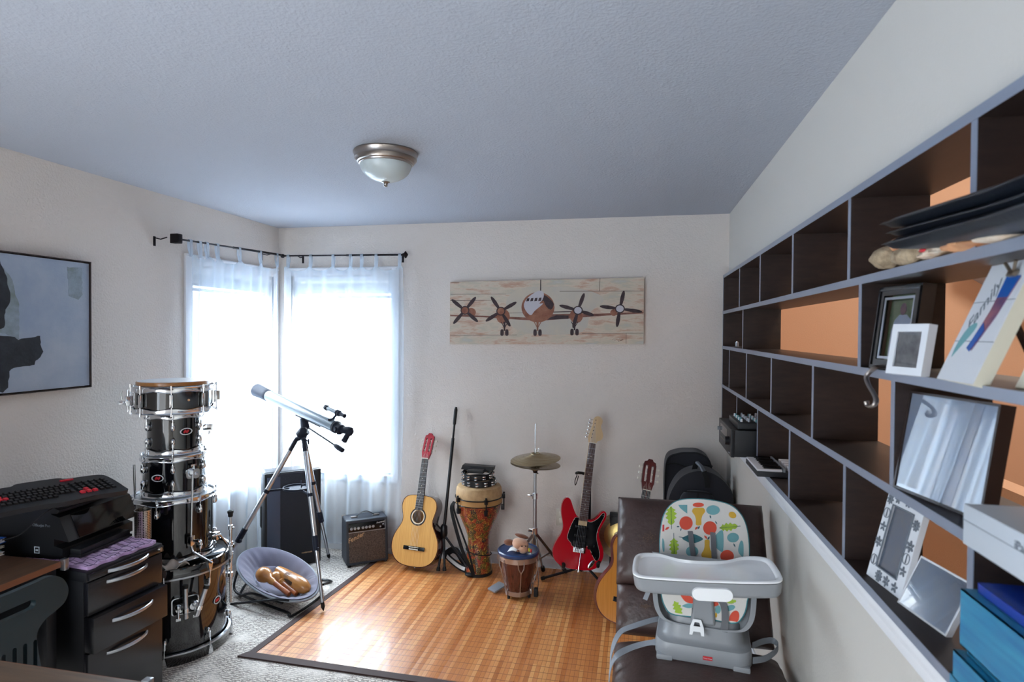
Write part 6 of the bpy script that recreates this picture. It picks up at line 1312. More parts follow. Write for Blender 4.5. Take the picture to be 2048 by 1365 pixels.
def blobs(X, off, clip, par, items):
    f = decal_fn(X, off)
    for name, m_, pts, sm in items:
        P = [f(*p) for p in pts]
        P = [(max(-clip[0], min(clip[0], a)), max(clip[1], min(clip[2], b))) for a, b in P]
        if sm: P = [(v.x, v.y) for v in smooth_closed([(a, b, 0) for a, b in P], 4)]
        mb = MB(X); mb.plate(P, (), (off-.0008, off)); mb.build(name, m_, par)
def el(cx, cy, rx, ry, n=14, rot=0):
    return [(cx+rx*cos(2*pi*k/n)*cos(rot)-ry*sin(2*pi*k/n)*sin(rot), cy+rx*cos(2*pi*k/n)*sin(rot)+ry*sin(2*pi*k/n)*cos(rot)) for k in range(n)]
def pear(cx, top, bot, w, flip=False):
    pts = [(-.38, 0), (.38, 0), (.42, .3), (.6, .55), (1, .78), (.75, .98), (0, 1), (-.75, .98), (-1, .78), (-.6, .55), (-.42, .3)]
    if flip: pts = [(x, 1-y) for x, y in pts]
    return [(cx+x*w/2, top+(bot-top)*y) for x, y in pts]
def leaf(x0, y0, x1, y1, w, lobes=True):
    d = V((x1-x0, y1-y0)); L = d.length; d /= L; n = V((-d.y, d.x)); a = []; b = []
    prof = ((0, 0), (.12, .35), (.2, .8), (.28, .5), (.4, 1), (.5, .6), (.62, .95), (.72, .5), (.85, .6), (1, 0)) if lobes else ((0, 0), (.2, .6), (.45, 1), (.7, .8), (1, 0))
    for s, k in prof: p = V((x0, y0))+d*L*s; a.append(p+n*w/2*k); b.append(p-n*w/2*k)
    return [(p.x, p.y) for p in a+b[1:-1][::-1]]
def stem(x0, y0, x1, y1, w=4): d = V((x1-x0, y1-y0)).normalized(); n = V((-d.y, d.x))*w/2; return [(x0+n.x, y0+n.y), (x1+n.x, y1+n.y), (x1-n.x, y1-n.y), (x0-n.x, y0-n.y)]
mkp = [('green_leaf', 'p_green', leaf(432, 118, 434, 250, 82), 1), ('leaf_stem', 'p_line', stem(432, 118, 437, 280), 0), ('orange_fruit', 'p_orange', el(539, 237, 47, 48), 1), ('yellow_pear', 'p_yellow', pear(628, 128, 250, 92, True), 1),
       ('orange_fruit', 'p_orange', el(626, 108, 40, 16), 1), ('teal_slice', 'p_teal', [(484, 108), (548, 108), (548, 170), (520, 150), (495, 128)], 0), ('teal_fruit', 'p_teal', el(730, 145, 48, 34), 1), ('orange_fruit', 'p_orange', el(708, 272, 48, 48), 1),
       ('green_leaf', 'p_green', leaf(775, 272, 905, 258, 62), 1), ('leaf_stem', 'p_line', stem(775, 272, 925, 258), 0), ('yellow_fruit', 'p_yellow', el(868, 180, 28, 22, rot=.5), 1), ('teal_leaf', 'p_teal_dark', leaf(512, 345, 660, 350, 66, False), 1), ('leaf_stem', 'p_line', stem(488, 335, 640, 352), 0),
       ('green_leaf', 'p_green', leaf(452, 342, 455, 470, 72), 1), ('leaf_stem', 'p_line', stem(452, 308, 456, 480), 0), ('teal_fruit', 'p_teal', el(582, 438, 44, 38), 1), ('yellow_pear', 'p_yellow', pear(688, 358, 487, 82), 1), ('teal_slice', 'p_teal', [(800, 292), (802, 432), (775, 432), (745, 400), (738, 355), (755, 315)], 1),
       ('teal_fruit', 'p_teal', el(872, 340, 42, 34), 1), ('orange_fruit', 'p_orange', el(830, 472, 48, 44), 1), ('red_leaf', 'p_orange', leaf(602, 284, 622, 262, 14, False), 1), ('dark_leaf', 'p_line', leaf(622, 280, 636, 258, 12, False), 1), ('red_leaf', 'p_orange', leaf(668, 325, 690, 350, 14, False), 1), ('dark_leaf', 'p_line', leaf(692, 355, 706, 332, 12, False), 1),
       ('red_leaf', 'p_orange', leaf(390, 285, 420, 265, 16, False), 1), ('red_tab', 'label_red', [(366, 248), (385, 248), (385, 296), (366, 296)], 0), ('teal_fruit', 'p_teal', [(372, 345), (384, 370), (386, 430), (378, 440), (368, 400)], 1), ('teal_slice', 'p_teal', [(925, 365), (945, 380), (945, 470), (925, 465), (908, 430)], 1),
       ('outline_leaf', 'p_line', leaf(472, 262, 492, 262, 10, False), 1), ('outline_leaf', 'p_line', leaf(505, 270, 500, 295, 8, False), 1), ('outline_leaf', 'p_line', leaf(745, 222, 760, 245, 8, False), 1), ('outline_leaf', 'p_line', leaf(875, 380, 888, 408, 10, False), 1), ('outline_leaf', 'p_line', leaf(708, 180, 715, 205, 10, False), 1)]
blobs(XP, -.0122, (.162, .01, .368), pad, mkp)
# lower pad
XQ = W_ @ M.Translation((0, -.095, .155)) @ M.Rotation(radians(-26), 4, 'X')
q0 = [(-.10, .0), (-.135, .02), (-.155, .08), (-.155, .2), (.155, .2), (.155, .08), (.135, .02), (.10, .0), (0, .004)]
qs = [(v.x, v.y) for v in smooth_closed([(x, z, 0) for x, z in q0], 4)]
sh_ = [(-.12, -.03), (-.165, -.005), (-.185, .06), (-.188, .2), (-.16, .215), (.16, .215), (.188, .2), (.185, .06), (.165, -.005), (.12, -.03), (0, -.034)]
shs = [(v.x, v.y) for v in smooth_closed([(x, z, 0) for x, z in sh_], 4)]; inr = [(x*.90, .03+(z-.03)*.92) for x, z in shs]
mb = MB(XQ); mb.plate(shs, (), (.03, .11)); mb.plate(shs, [inr[::-1]], (-.02, .03)); o = mb.build('seat_shell', 'seat_gray', t, ang=50); bv = o.modifiers.new('bevel', 'BEVEL'); bv.width = .006; bv.segments = 3; bv.limit_method = 'ANGLE'; bv.angle_limit = radians(60)
mb = MB(XQ); mb.plate(qs, (), (-.006, .012)); pad2 = mb.build('lower_seat_pad', 'pad_white', t); mb = MB(XQ); mb.tube([V((x, -.003, z)) for x, z in qs], .0034, 8, closed=True); mb.build('pad_piping', 'pad_trim', pad2)
blobs(XQ, -.0062, (.148, .006, .19), pad2, [('orange_leaf', 'p_orange', leaf(500, 745, 606, 805, 52, False), 1), ('green_leaf', 'p_green', leaf(455, 790, 505, 900, 62), 1), ('teal_leaf', 'p_teal', leaf(510, 825, 610, 822, 34, False), 1), ('teal_slice', 'p_teal', [(480, 690), (550, 690), (550, 728), (490, 725)], 0), ('yellow_pear', 'p_yellow', el(622, 758, 26, 24), 1),
      ('yellow_fruit', 'p_yellow', el(522, 925, 32, 10, rot=.4), 1), ('orange_fruit', 'p_orange', el(880, 910, 34, 54, rot=.35), 1), ('green_leaf', 'p_green', leaf(830, 800, 895, 790, 34), 1), ('orange_fruit', 'p_orange', el(748, 812, 22, 16), 1), ('teal_fruit', 'p_teal', el(850, 840, 38, 20, rot=-.3), 1), ('teal_fruit', 'p_teal', el(765, 850, 20, 30), 1), ('yellow_fruit', 'p_yellow', el(752, 890, 8, 18), 1)])
mb = MB(XQ); mb.plate([(-.045, -.02), (.045, -.02), (.038, .06), (.030, .2), (-.030, .2), (-.036, .06)], (), (-.022, .02)); o = mb.build('crotch_post', 'seat_gray', t); bv = o.modifiers.new('bevel', 'BEVEL'); bv.width = .01; bv.segments = 3
# tray
to = [(-.244, -.275), (-.235, -.325), (-.19, -.347), (0, -.357), (.19, -.347), (.235, -.325), (.244, -.275), (.240, -.17), (.225, -.13), (.19, -.118), (.145, -.128), (.08, -.172), (0, -.185), (-.08, -.172), (-.145, -.128), (-.19, -.118), (-.225, -.13), (-.240, -.17)]
WT = W_.copy(); W_ = W_ @ M.Translation((0, -.2, 0)) @ M.Rotation(radians(5), 4, 'Z') @ M.Rotation(radians(-3.2), 4, 'Y') @ M.Translation((.02, .2, .006))
tos = [(v.x, v.y) for v in smooth_closed([(x, y, 0) for x, y in to], 4)]
cy_ = -.23
def scl(P, sx, sy): return [(x*sx, cy_+(y-cy_)*sy) for x, y in P]
loft([(scl(tos, .93, .90), .338), (scl(tos, .965, .95), .342), (scl(tos, .985, .975), .352), (scl(tos, 1, 1), .388), (scl(tos, .97, .95), .388), (scl(tos, .97, .95), .374)], 'seat_gray', 'tray', t)
loft([(scl(tos, .99, .98), .389), (scl(tos, 1.004, 1.008), .391), (scl(tos, 1.004, 1.008), .396), (scl(tos, .99, .98), .399), (scl(tos, .955, .925), .399), (scl(tos, .93, .88), .394), (scl(tos, .92, .86), .386), (scl(tos, .90, .82), .383)], 'tray_white', 'tray_insert', t)
mb = MB(W_); m_ = frame((0.015, -.349, .352), (0, -1, -.12), (1, 0, 0)); mb.xf = W_ @ m_
ov = [(-.043+.024*cos(a), .024*sin(a)) for a in [radians(90+180*k/10) for k in range(11)]]+[(.043+.024*cos(a), .024*sin(a)) for a in [radians(-90+180*k/10) for k in range(11)]]
vs = [V((x, y, 0)) for x, y in ov]+[V((x*.96, y*.92, .010)) for x, y in ov]; n = len(ov); mb._add(vs, [[k, (k+1) % n, n+(k+1) % n, n+k] for k in range(n)]+[[n+k for k in range(n)]]); mb.build('tray_button', 'tray_white', t)
for sx in (-1, 1): mb = MB(W_); mb.box((sx*.175, -.15, .335), (.022, .13, .03), bev=.006); mb.build('arm', 'seat_gray', t)
W_ = WT
# harness
def ribbon(name, pts, w, mt, par=None, side=(1, 0, 0)): mb = MB(); mb.strip(smooth_open(pts, 5), w, side, .0025); return mb.build(name, mt, par or t)
pf = lambda x, y, o=-.02: onplane(1220+x/3.544, 980+y/3.544, XP.translation+XP.to_3x3() @ V((0, o, 0)), XP.to_3x3() @ V((0, 1, 0)))
pq = lambda x, y, o=-.014: onplane(1220+x/3.544, 980+y/3.544, XQ.translation+XQ.to_3x3() @ V((0, o, 0)), XQ.to_3x3() @ V((0, 1, 0)))
ribbon('shoulder_strap', [pf(568, 294, -.012), pf(574, 340), pf(580, 400), pf(590, 470), pf(588, 520)], .02, 'strap_dark'); ribbon('shoulder_strap', [pf(728, 302, -.012), pf(732, 350), pf(735, 410), pf(738, 470), pf(742, 530)], .02, 'strap_dark')
ribbon('waist_strap', [pq(628, 770), pq(618, 840), pq(612, 900), pq(614, 960)], .024, 'strap_dark'); ribbon('waist_strap', [pq(740, 765), pq(790, 790), pq(812, 850), pq(815, 930), pq(808, 1010)], .024, 'strap_dark')
XB_ = XQ.copy(); XB_.translation = pq(616, 975, -.03); mb = MB(XB_); mb.plate([(-.026, -.028), (-.016, -.028), (-.012, -.016), (.012, -.016), (.016, -.028), (.026, -.028), (.024, .0), (.014, .026), (-.014, .026), (-.024, .0)], [[(-.012, .002), (.012, .002), (.008, .016), (-.008, .016)][::-1]], (-.004, .003)); mb.build('buckle', 'tray_white', t)
mb = MB(XQ); bp_ = XQ.inverted() @ pq(607, 862, -.018); mb.plate([(bp_.x-.014, bp_.z-.01), (bp_.x+.014, bp_.z-.01), (bp_.x+.014, bp_.z+.01), (bp_.x-.014, bp_.z+.01)], [[(bp_.x-.01, bp_.z-.004), (bp_.x+.01, bp_.z-.004), (bp_.x+.01, bp_.z+.004), (bp_.x-.01, bp_.z+.004)][::-1]], (bp_.y-.002, bp_.y+.001)); mb.build('strap_slider', 'strap_dark', t)
ribbon('tray_strap', [at(1306, 1160, y=2.25), at(1298, 1180, y=2.25), at(1290, 1200, y=2.25)], .016, 'strap_gray')
# seat straps
zs = .437
ribbon('seat_strap', [at(1342, 1236, y=2.52), at(1310, 1240, y=2.49), at(1270, 1252, y=2.45), at(1240, 1266, y=2.42), V((cx0-.006, 2.36, .40)), V((cx0-.012, 2.3, .33)), V((cx0-.01, 2.25, .27))], .022, 'strap_gray', side=[(0, .3, 1)]*3+[(0, .8, .4)]*40)
ribbon('seat_strap', [at(1322, 1284, z=.47), at(1290, 1288, z=.455), at(1258, 1298, z=.445), at(1234, 1312, z=.437), V((cx0-.006, 2.24, .40)), V((cx0-.012, 2.2, .33)), V((cx0-.01, 2.18, .27))], .022, 'strap_gray', side=[(0, .3, 1)]*3+[(0, .8, .4)]*40)
ribbon('seat_strap', [at(1506, 1322, z=.46), at(1530, 1318, z=.447), at(1550, 1305, z=.444), at(1556, 1292, z=.444), at(1545, 1282, z=.45), at(1525, 1284, z=.46), at(1505, 1292, z=.47)], .022, 'strap_gray', side=(0, .15, 1))
# ================================================================== THINGS ON THE SHELVES
# AV receiver
t = thing('stereo_receiver', 'black stereo receiver sticking out of the far end of the shelf unit', 'receiver', (.58, 3.2, 1.05)); x0, y0_, y1_ = .445, 3.0, 3.42
mb = MB(); mb.bx(x0+.014, .74, y0_, y1_, 1.062, 1.19, .003); mb.build('case', 'receiver', t); mb = MB(); mb.bx(x0, x0+.016, y0_-.004, y1_+.004, 1.06, 1.192, .002); mb.build('front_panel', 'receiver', t)
mb = MB(); mb.bx(x0-.001, x0+.002, y0_+.12, y1_-.06, 1.13, 1.175); mb.build('display', 'dark_glass', t)
mb = MB(); mb.cyl((x0, y0_+.06, 1.13), (x0-.02, y0_+.06, 1.13), .022, .02, n=24); mb.build('volume_knob', 'black_metal', t)
mb = MB(); mb.cyl((x0, y1_-.03, 1.14), (x0-.012, y1_-.03, 1.14), .01, n=16); mb.build('knob', 'silver_plastic', t)
for k in range(2): mb = MB(); mb.cyl((x0, y0_+.03+k*.02, 1.078), (x0-.006, y0_+.03+k*.02, 1.078), .005, n=12); mb.build('jack', 'chrome', t)
mb = MB(); mb.bx(x0-.001, x0+.001, y0_+.12, y1_-.06, 1.1, 1.108); mb.build('groove', 'pick_black', t)
for a, b in ((x0+.13, y0_+.05), (x0+.13, y1_-.05), (.70, y0_+.05), (.70, y1_-.05)): mb = MB(); mb.cyl((a, b, 1.05), (a, b, 1.063), .015, n=14); mb.build('foot', 'black_rubber', t)
# mixer
t = thing('audio_mixer', 'small black audio mixer with white knobs on top of the receiver', 'mixer', (.58, 3.18, 1.19))
mb = MB(); mb.bx(.478, .70, 3.02, 3.30, 1.192, 1.225, .005); mb.build('case', 'black_plastic', t)
rnd = random.Random(5)
for i in range(4):
    for j in range(7): mb = MB(); h = .014+.004*((i+j) % 2); mb.cyl((.50+i*.034, 3.05+j*.034, 1.225), (.50+i*.034, 3.05+j*.034, 1.225+h), .0065, .005, n=10); mb.build('knob', ('key_white', 'silver_plastic', 'p_teal', 'key_white')[(i+j*2) % 4], t)
for j in range(3): mb = MB(); mb.box((.64, 3.06+j*.03, 1.24), (.03, .012, .016), bev=.003); mb.build('plug', 'steel', t)
mb = MB(); mb.box((.60, 3.05, 1.222), (.05, .03, .014), bev=.004); L_(mb.build('plug', 'red_plastic', t), 'red connector')
# midi keyboard
t = thing('music_keyboard', 'small piano keyboard controller resting on the shelf ledge behind the receiver', 'keyboard', (.6, 2.79, 1.05)); ky0, ky1 = 2.655, 2.925
mb = MB(); mb.bx(.50, .72, ky0, ky1, 1.052, 1.074, .003); mb.build('case', 'key_dark', t)
nk = 12; kw = (ky1-ky0-.016)/nk
for k in range(nk): mb = MB(); mb.bx(.502, .60, ky0+.008+k*kw+.0006, ky0+.008+(k+1)*kw-.0006, 1.074, 1.083, .001); mb.build('white_key', 'key_white', t)
for k in range(nk-1):
    if k % 7 in (2, 6): continue
    mb = MB(); mb.bx(.53, .60, ky0+.008+(k+1)*kw-.0055, ky0+.008+(k+1)*kw+.0055, 1.083, 1.091, .001); mb.build('black_key', 'pick_black', t)
for k in range(4): mb = MB(); mb.bx(.625, .715, ky0+.02+k*.05, ky0+.05+k*.05, 1.074, 1.092, .002); mb.build('control_pad', 'key_white', t)
mb = MB(); mb.bx(.603, .612, ky0+.005, ky1-.005, 1.074, 1.09, .001); mb.build('divider_strip', 'silver_plastic', t)
t = thing('battery', 'tiny silver cylinder standing on the far end of the middle shelf', 'battery', (.6, 3.856, 1.571)); mb = MB(); mb.cyl((.6, 3.856, 1.5715), (.6, 3.856, 1.60), .010, n=18); mb.build('can', 'silver_plastic', t); mb = MB(); mb.cyl((.6, 3.856, 1.60), (.6, 3.856, 1.604), .006, n=14); mb.build('cap', 'chrome', t)
# picture frames
def pframe(name, label, bl, br, h, lean, bw, th, mf, cat='picture frame', group=None, inner=None):
    bl, br = V(bl), V(br); x = (br-bl).normalized(); w = (br-bl).length; up0 = V((0, 0, 1)); bk = up0.cross(x); bk.normalize()  # pointing away from the room (+x)
    if bk.x < 0: bk = -bk
    z = (up0*cos(radians(lean))+bk*sin(radians(lean))).normalized(); y = z.cross(x)
    if y.dot(bk) < 0: y = -y
    m = M((x, y, z)).transposed().to_4x4(); m.translation = bl; t = thing(name, label, cat, bl, 0, group)
    if isinstance(bw, (int, float)): bw = (bw,)*4
    mb = MB(m); mb.plate([(0, 0), (w, 0), (w, h), (0, h)], [[(bw[0], bw[1]), (w-bw[2], bw[1]), (w-bw[2], h-bw[3]), (bw[0], h-bw[3])][::-1]], (0, th)); fr = mb.build('frame', mf, t)
    return t, m, w, fr
def fpic(m, x0, x1, z0, z1, mt, par, d=.006, name='photo'): mb = MB(m); mb.bx(x0, x1, d, d+.002, z0, z1); return mb.build(name, mt, par)
def flat(m, pts, mt, par, name, d=.0055, sm=True):
    P = [(v.x, v.y) for v in smooth_closed([(a, b, 0) for a, b in pts], 3)] if sm else pts
    mb = MB(m); mb.plate(P, (), (d-.0006, d)); return mb.build(name, mt, par)
def glass(m, x0, x1, z0, z1, par, d=.0035):
    mb = MB(m); mb._add([V((x0, d, z0)), V((x1, d, z0)), V((x1, d, z1)), V((x0, d, z1))], [[0, 1, 2, 3]], False); return mb.build('glass', 'frame_glass', par, recalc=False)
gm = bpy.data.materials.new('frame_glass'); gm.use_nodes = True; g = N(gm); g.n.remove(g.n['Principled BSDF']); out = g.n['Material Output']
tr = g.new('ShaderNodeBsdfTransparent'); gl = g.new('ShaderNodeBsdfGlossy'); gl.inputs['Roughness'].default_value = .02; fz = g.new('ShaderNodeFresnel'); fz.inputs['IOR'].default_value = 1.9; mx = g.new('ShaderNodeMixShader'); g.link(fz.outputs[0], mx.inputs[0]); g.link(tr.outputs[0], mx.inputs[1]); g.link(gl.outputs[0], mx.inputs[2]); g.link(mx.outputs[0], out.inputs[0]); MT['frame_glass'] = gm
zA = SZ[2]+.001
t, m, w, fr = pframe('picture_frame', 'black moulded frame with a photo of a standing person, on the upper middle shelf', (.560, 1.618, zA), (.588, 1.458, zA), .197, 7, .022, .03, 'frame_black')
fpic(m, .03, w-.03, .022, .175, 'photo_green', t, .016); flat(m, [(.042, .024), (.044, .09), (.052, .118), (.068, .13), (.095, .13), (.112, .118), (w-.031, .09), (w-.031, .024)], 'photo_pale', t, 'person_in_photo', .0155, False); flat(m, el(.081, .143, .011, .014), 'photo_skin', t, 'face_in_photo', .0148)
mb = MB(m); mb.plate([(.024, .024), (w-.024, .024), (w-.024, .171), (.024, .171)], [[(.03, .03), (w-.03, .03), (w-.03, .165), (.03, .165)][::-1]], (.002, .004)); mb.build('silver_bead', 'steel', t)
mb = MB(m); mb.plate([(.004, .004), (w-.004, .004), (w-.004, .191), (.004, .191)], [[(.008, .008), (w-.008, .008), (w-.008, .187), (.008, .187)][::-1]], (-.003, .0)); mb.build('outer_bead', 'frame_black', t); glass(m, .022, w-.022, .022, .173, t, .012)
t, m, w, fr = pframe('picture_frame', 'small square white frame with a grey ultrasound picture, in front of the black frame', (.512, 1.388, zA), (.541, 1.297, zA), .104, 9, .0155, .018, 'frame_white')
fpic(m, .013, w-.013, .013, .091, 'photo_gray', t, .005); glass(m, .014, w-.014, .014, .09, t, .003)
t, m, w, fr = pframe('clip_board_frame', 'white plank clipboard frame with metal clip and blue portrait photo leaning on the shelf', (.548, 1.248, zA), (.537, 1.105, zA), .222, 22, .0701, .022, 'frame_cream', 'picture frame')
mb = MB(m); mb.bx(0, w, -.001, .0, 0, .222); mb.build('white_face', 'frame_white', t)
for z in (.075, .15): mb = MB(m); mb.bx(0, w, -.0014, -.0008, z-.0006, z+.0006); mb.build('plank_gap', 'ink_gray', t)
flat(m, [(.062, .065), (.082, .058), (.11, .12), (.128, .19), (.082, .192), (.08, .13)], 'photo_skin', t, 'portrait_photo', -.0012, False); flat(m, [(.083, .155), (.118, .155), (.128, .192), (.081, .193)], 'photo_blue', t, 'photo_background', -.0022, False)
flat(m, [(.062, .062), (.078, .056), (.095, .095), (.08, .11)], 'photo_blue', t, 'photo_clothing', -.0022, False)
flat(m, [(.018, .045), (.024, .052), (.056, .095), (.052, .11), (.028, .1), (.016, .07)], 'p_teal', t, 'small_paper', -.0012)
mb = MB(m); mb.box((.104, -.006, .196), (.022, .008, .012), bev=.002); mb.tube([(.098, -.008, .2), (.088, -.016, .212)], .0028, 6); mb.tube([(.11, -.008, .2), (.122, -.016, .213)], .0028, 6); mb.build('bulldog_clip', 'clip_metal', t)
text('lettering', 'Family', .04, m @ M(((.86, -.5*0, 0, .045), (0, 0, -1, -.0013), (0, 1, 0, .14), (0, 0, 0, 1))) @ M.Rotation(radians(62), 4, 'Z'), 'ink_gray', t, .0003, .4)
mb = MB(m); mb.plate([(.06, .0), (.085, .0), (.078, .11), (.068, .11)], (), (.022, .026), M.Translation((0, .0, .0)) @ M.Rotation(radians(0), 4, 'X')); mb.bm.free()
ra, rb = m @ V((.10, .024, .13)), V((.665, 1.155, zA)); mb = MB(); mb.tube([ra, rb], .012, 4, flat=(.3, 1, (1, 0, 0))); mb.build('easel_leg', 'frame_brown', t)
t, m, w, fr = pframe('picture_frame', 'cream angled picture frame cut off by the right edge of the photo, upper middle shelf', (.575, 1.065, zA), (.60, .90, zA), .15, 24, .02, .014, 'frame_cream'); fpic(m, .018, w-.018, .018, .132, 'photo_pale', t); glass(m, .02, w-.02, .02, .13, t)
zB = SZ[3]+.001
bl = at(1785, 974, z=zB); br_ = at(1985, 1068, z=zB)
t, m, w, fr = pframe('picture_frame', 'large dark framed picture whose glass mirrors the bright window, on the lower middle shelf', (bl.x, bl.y, zB), (.598, 1.20, zB), .213, 9, .005, .028, 'frame_brown')
fpic(m, .004, w-.004, .004, .209, 'photo_pale', t, .004); glass(m, .005, w-.005, .005, .208, t, .0025)
zC = SZ[4]+.001
t, m, w, fr = pframe('picture_frame', 'white frame decorated with grey flowers and butterflies on the bottom shelf', (.570, 1.642, zC), (.590, 1.497, zC), .225, 14, (.03, .034, .03, .034), .014, 'frame_white')
fpic(m, .028, w-.028, .03, .195, 'photo_pale', t, .006); glass(m, .03, w-.03, .032, .193, t, .004)
mb = MB(m); mb.plate([(.029, .033), (w-.029, .033), (w-.029, .192), (.029, .192)], [[(.032, .036), (w-.032, .036), (w-.032, .189), (.032, .189)][::-1]], (-.002, .0)); mb.build('inner_edge', 'ink_gray', t)
def flower(cx, cz, r, n=7):
    mb = MB(m)
    for k in range(n):
        a = 2*pi*k/n; mb.xf = m @ M.Translation((cx, 0, cz)) @ M.Rotation(a, 4, 'Y'); mb.plate([(0, .1*r), (.25*r, .5*r), (.12*r, r), (-.12*r, r), (-.25*r, .5*r)], (), (-.0018, -.0005))
    return mb.build('flower', 'ink_gray', t)
for cx, cz, r, n in ((.015, .2, .013, 8), (.015, .13, .012, 5), (.013, .09, .014, 6), (.05, .016, .014, 9), (.082, .016, .013, 6), (.045, .21, .013, 7), (.085, .212, .013, 7), (w-.014, .17, .013, 9), (w-.015, .12, .014, 6), (w-.016, .06, .012, 5), (w-.03, .016, .012, 5)): flower(cx, cz, r, n)
for cx, cz in ((.016, .165), (.016, .045), (w-.016, .09)):
    mb = MB(m)
    for sx in (-1, 1): mb.tube([V((cx+sx*(.001+.011*abs(sin(a))**.8*(1 if a < pi else .7)), -.0015, cz+.012*cos(a)*(1 if a < 9 else 1))) for a in [k*pi/8 for k in range(9)]], .0009, 5)
    mb.tube([(cx, -.0015, cz-.01), (cx, -.0015, cz+.01)], .0012, 5); mb.build('butterfly', 'ink_gray', t)
bl, br_ = at(1806, 1206, z=zC), at(1905, 1276, z=zC)
t, m, w, fr = pframe('picture_frame', 'frameless glossy photo block in front of the flower frame on the bottom shelf', (bl.x-.012, bl.y, zC), (br_.x-.012, br_.y, zC), .118, 26, .004, .012, 'frame_white'); fpic(m, .003, w-.003, .003, .115, 'photo_pale', t, .002); glass(m, .002, w-.002, .002, .116, t, .0005)
# white box
t = thing('product_box', 'pale grey white slim box on the lower middle shelf in front of the large frame', 'box', (.62, .92, zB)); mb = MB(); mb.bx(.512, .725, .72, 1.075, zB, zB+.064, .0015); mb.build('box', 'box_white', t); mb = MB(); mb.bx(.5112, .7255, .7195, 1.0755, zB+.0385, zB+.0392); mb.build('lid_seam', 'ink_gray', t)
text('lettering', 'iPad', .018, face_mat(at(2042, 1097, x=.5113), (0, -1, 0), (0, 0, 1)), 'ink_gray', t, .0003)
# blue folders
cols = [('binder_blue', .062, 1.075, .005), ('binder_blue', .045, 1.055, .0), ('binder_blue', .012, 1.04, .012), ('binder_blue', .088, 1.045, .004), ('binder_deep', .016, 1.03, .02)]; z = zC
lab = ['thick turquoise blue book at the bottom of the blue pile', 'turquoise blue book second from the bottom of the blue pile', 'thin blue folder in the middle of the blue pile', 'thickest turquoise book near the top of the blue pile', 'deep blue folder on top of the blue pile']
for k, (mt, h, ye, dx) in enumerate(cols):
    t = thing('blue_book', lab[k], 'book', (.6, .85, z), 0, 'blue books piled on the bottom shelf'); x0 = .492+dx
    mb = MB(); mb.bx(x0, .71, .62, ye, z, z+.0025); mb.bx(x0, .71, .62, ye, z+h-.0025, z+h); mb.bx(x0, x0+.0025, .62, ye, z, z+h); mb.build('cover', mt, t); mb = MB(); mb.bx(x0+.004, .705, .625, ye-.006, z+.0025, z+h-.0025); mb.build('pages', 'paper' if k in (1,) else mt, t); z += h+.0006
# black leather cases
zD = SZ[1]+.001
for k, (z, x0, x1, ye, yb, h, lb) in enumerate(((1.801, .462, .70, 1.285, .52, .024, 'bottom black leather case of the stack on the upper shelf, above the corals'), (1.8265, .468, .70, 1.280, .50, .0185, 'middle black leather case of the stack on the upper shelf'), (1.8455, .462, .70, 1.295, .50, .021, 'top black leather case of the stack on the upper shelf'))):
    t = thing('leather_case', lb, 'case', ((x0+x1)/2, .9, z), 0, 'black leather cases on the upper shelf'); mb = MB()
    def fn(u, v, s=1):
        y = ye+(yb-ye)*v; e = max(0, 1-abs(2*v-1)**30)**.5*max(0, 1-abs(2*u-1)**10)**.5; return V((x0+(x1-x0)*u, y, z+h/2+s*h/2*e+(.012 if k else .014)*max(0, 1-v*2.2)-.008*(k > 0)*min(1, v*2)))
    mb.grid(fn, 14, 60, lambda u, v: fn(u, v, -1)); mb.build('case', 'leatherette', t, ang=70)
    mb = MB(); mb.tube([fn(.0, v/40, 0)+V((-.001, 0, 0)) for v in range(1, 40)], .0016, 5); mb.build('zipper', 'black_metal', t)
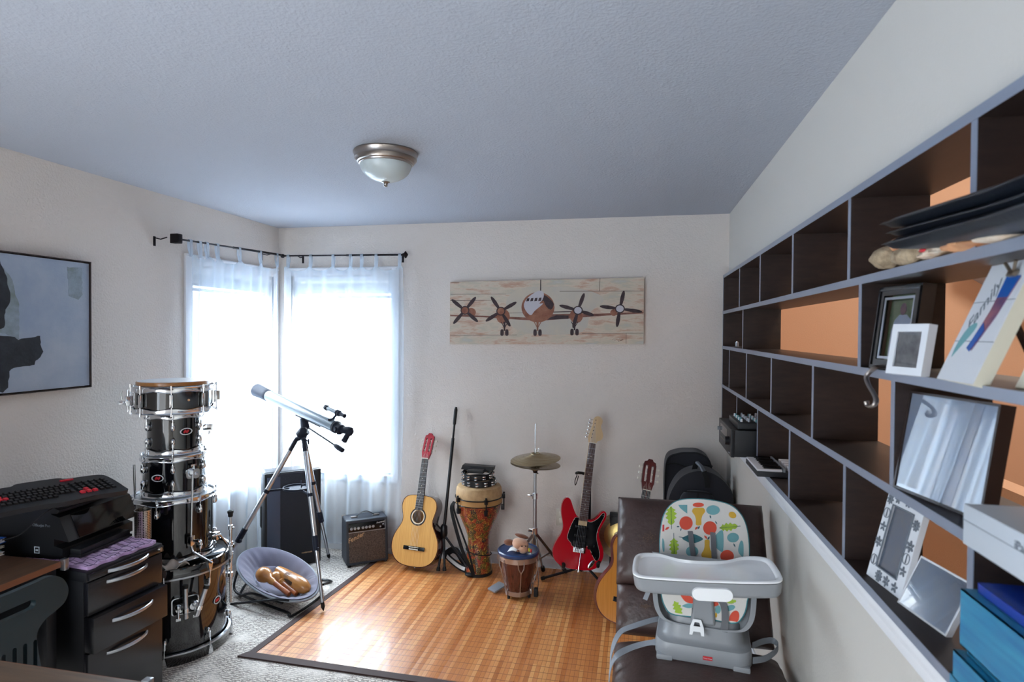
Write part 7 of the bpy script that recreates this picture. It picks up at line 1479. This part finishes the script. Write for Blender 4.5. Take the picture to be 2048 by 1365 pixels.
# corals and shells
def rough(mb, c, r, amp, seed, m=None, n=30, k=18):
    rnd = random.Random(seed); ph = [V((rnd.uniform(-1, 1), rnd.uniform(-1, 1), rnd.uniform(-1, 1)))*rnd.uniform(2, 9) for _ in range(9)]; q = [rnd.uniform(0, 6) for _ in range(9)]
    vs = []; fs = []
    for i in range(k+1):
        a = pi*i/k
        for j in range(n):
            w = 2*pi*j/n; d = V((sin(a)*cos(w), sin(a)*sin(w), cos(a))); s = 1+amp*sum(sin(d.dot(p)+b) for p, b in zip(ph, q))/4; vs.append(V(c)+V((d.x*r[0], d.y*r[1], d.z*r[2]))*s)
    for i in range(k):
        for j in range(n): fs.append([i*n+j, (i+1)*n+j, (i+1)*n+(j+1) % n, i*n+(j+1) % n])
    mb._add(vs, fs); return mb
t = thing('coral_rock', 'lumpy grey tan coral rock on the upper shelf in front of the black cases', 'coral', (.555, 1.43, zD)); mb = MB(); rough(mb, (.548, 1.475, zD+.024), (.036, .036, .024), .14, 3); mb.build('near_lump', 'coral_rock', t); mb = MB(); rough(mb, (.560, 1.395, zD+.019), (.034, .062, .018), .16, 8); mb.build('far_lump', 'coral_rock', t)
t = thing('seashell', 'orange tan seashell on top of the left lump of coral rock', 'seashell', (.55, 1.43, zD+.04)); mb = MB(); rough(mb, (.548, 1.425, zD+.046), (.018, .02, .014), .25, 11); mb.build('shell', 'coral_shell', t)
t = thing('seashell', 'small flat tan seashell lying on the right end of the coral rock', 'seashell', (.56, 1.36, zD+.033)); mb = MB(); rough(mb, (.556, 1.355, zD+.038), (.018, .022, .0075), .12, 12); mb.build('shell', 'coral_shell', t)
t = thing('coral_piece', 'white coral piece with a red spot beside the coral rock', 'coral', (.55, 1.275, zD)); mb = MB(); rough(mb, (.55, 1.275, zD+.0105), (.025, .045, .011), .28, 21); mb.build('coral', 'coral_white', t); mb = MB(); rough(mb, (.528, 1.268, zD+.013), (.004, .013, .004), .2, 5, n=14, k=10); mb.build('red_spot', 'label_red', t)
t = thing('coral_piece', 'cream and orange coral piece under the black leather cases', 'coral', (.55, 1.15, zD)); mb = MB(); rough(mb, (.553, 1.165, zD+.011), (.03, .062, .0115), .2, 31); mb.build('coral', 'coral_shell', t); mb = MB(); rough(mb, (.55, 1.07, zD+.010), (.026, .045, .011), .25, 33); mb.build('white_lump', 'coral_white', t)
# hook
t = thing('s_hook', 'brushed metal hook hanging over the front edge of the middle shelf', 'hook', (.545, 1.53, SZ[2]))
px = [(1792, 739, .60), (1770, 739, .57), (1752, 740, .548), (1740, 744, .535), (1733, 755, .528), (1737, 770, .524), (1746, 785, .52), (1752, 798, .516), (1750, 809, .512), (1742, 814, .508), (1735, 811, .505), (1733, 803, .503)]
yy = 1.53; P = []
for a, b, xx in px: p = at(a, b, x=xx); P.append(V((xx, p.y, p.z)))
dz = max(0, SZ[2]+.005-min(P[0].z, P[1].z, P[2].z)); P = [p+V((0, 0, dz)) if i < 3 else p for i, p in enumerate(P)]
mb = MB(); mb.tube(smooth_open(P, 4), .0045, 10, flat=(1.3, .8, (1, 0, 0))); mb.build('hook', 'nickel', t)
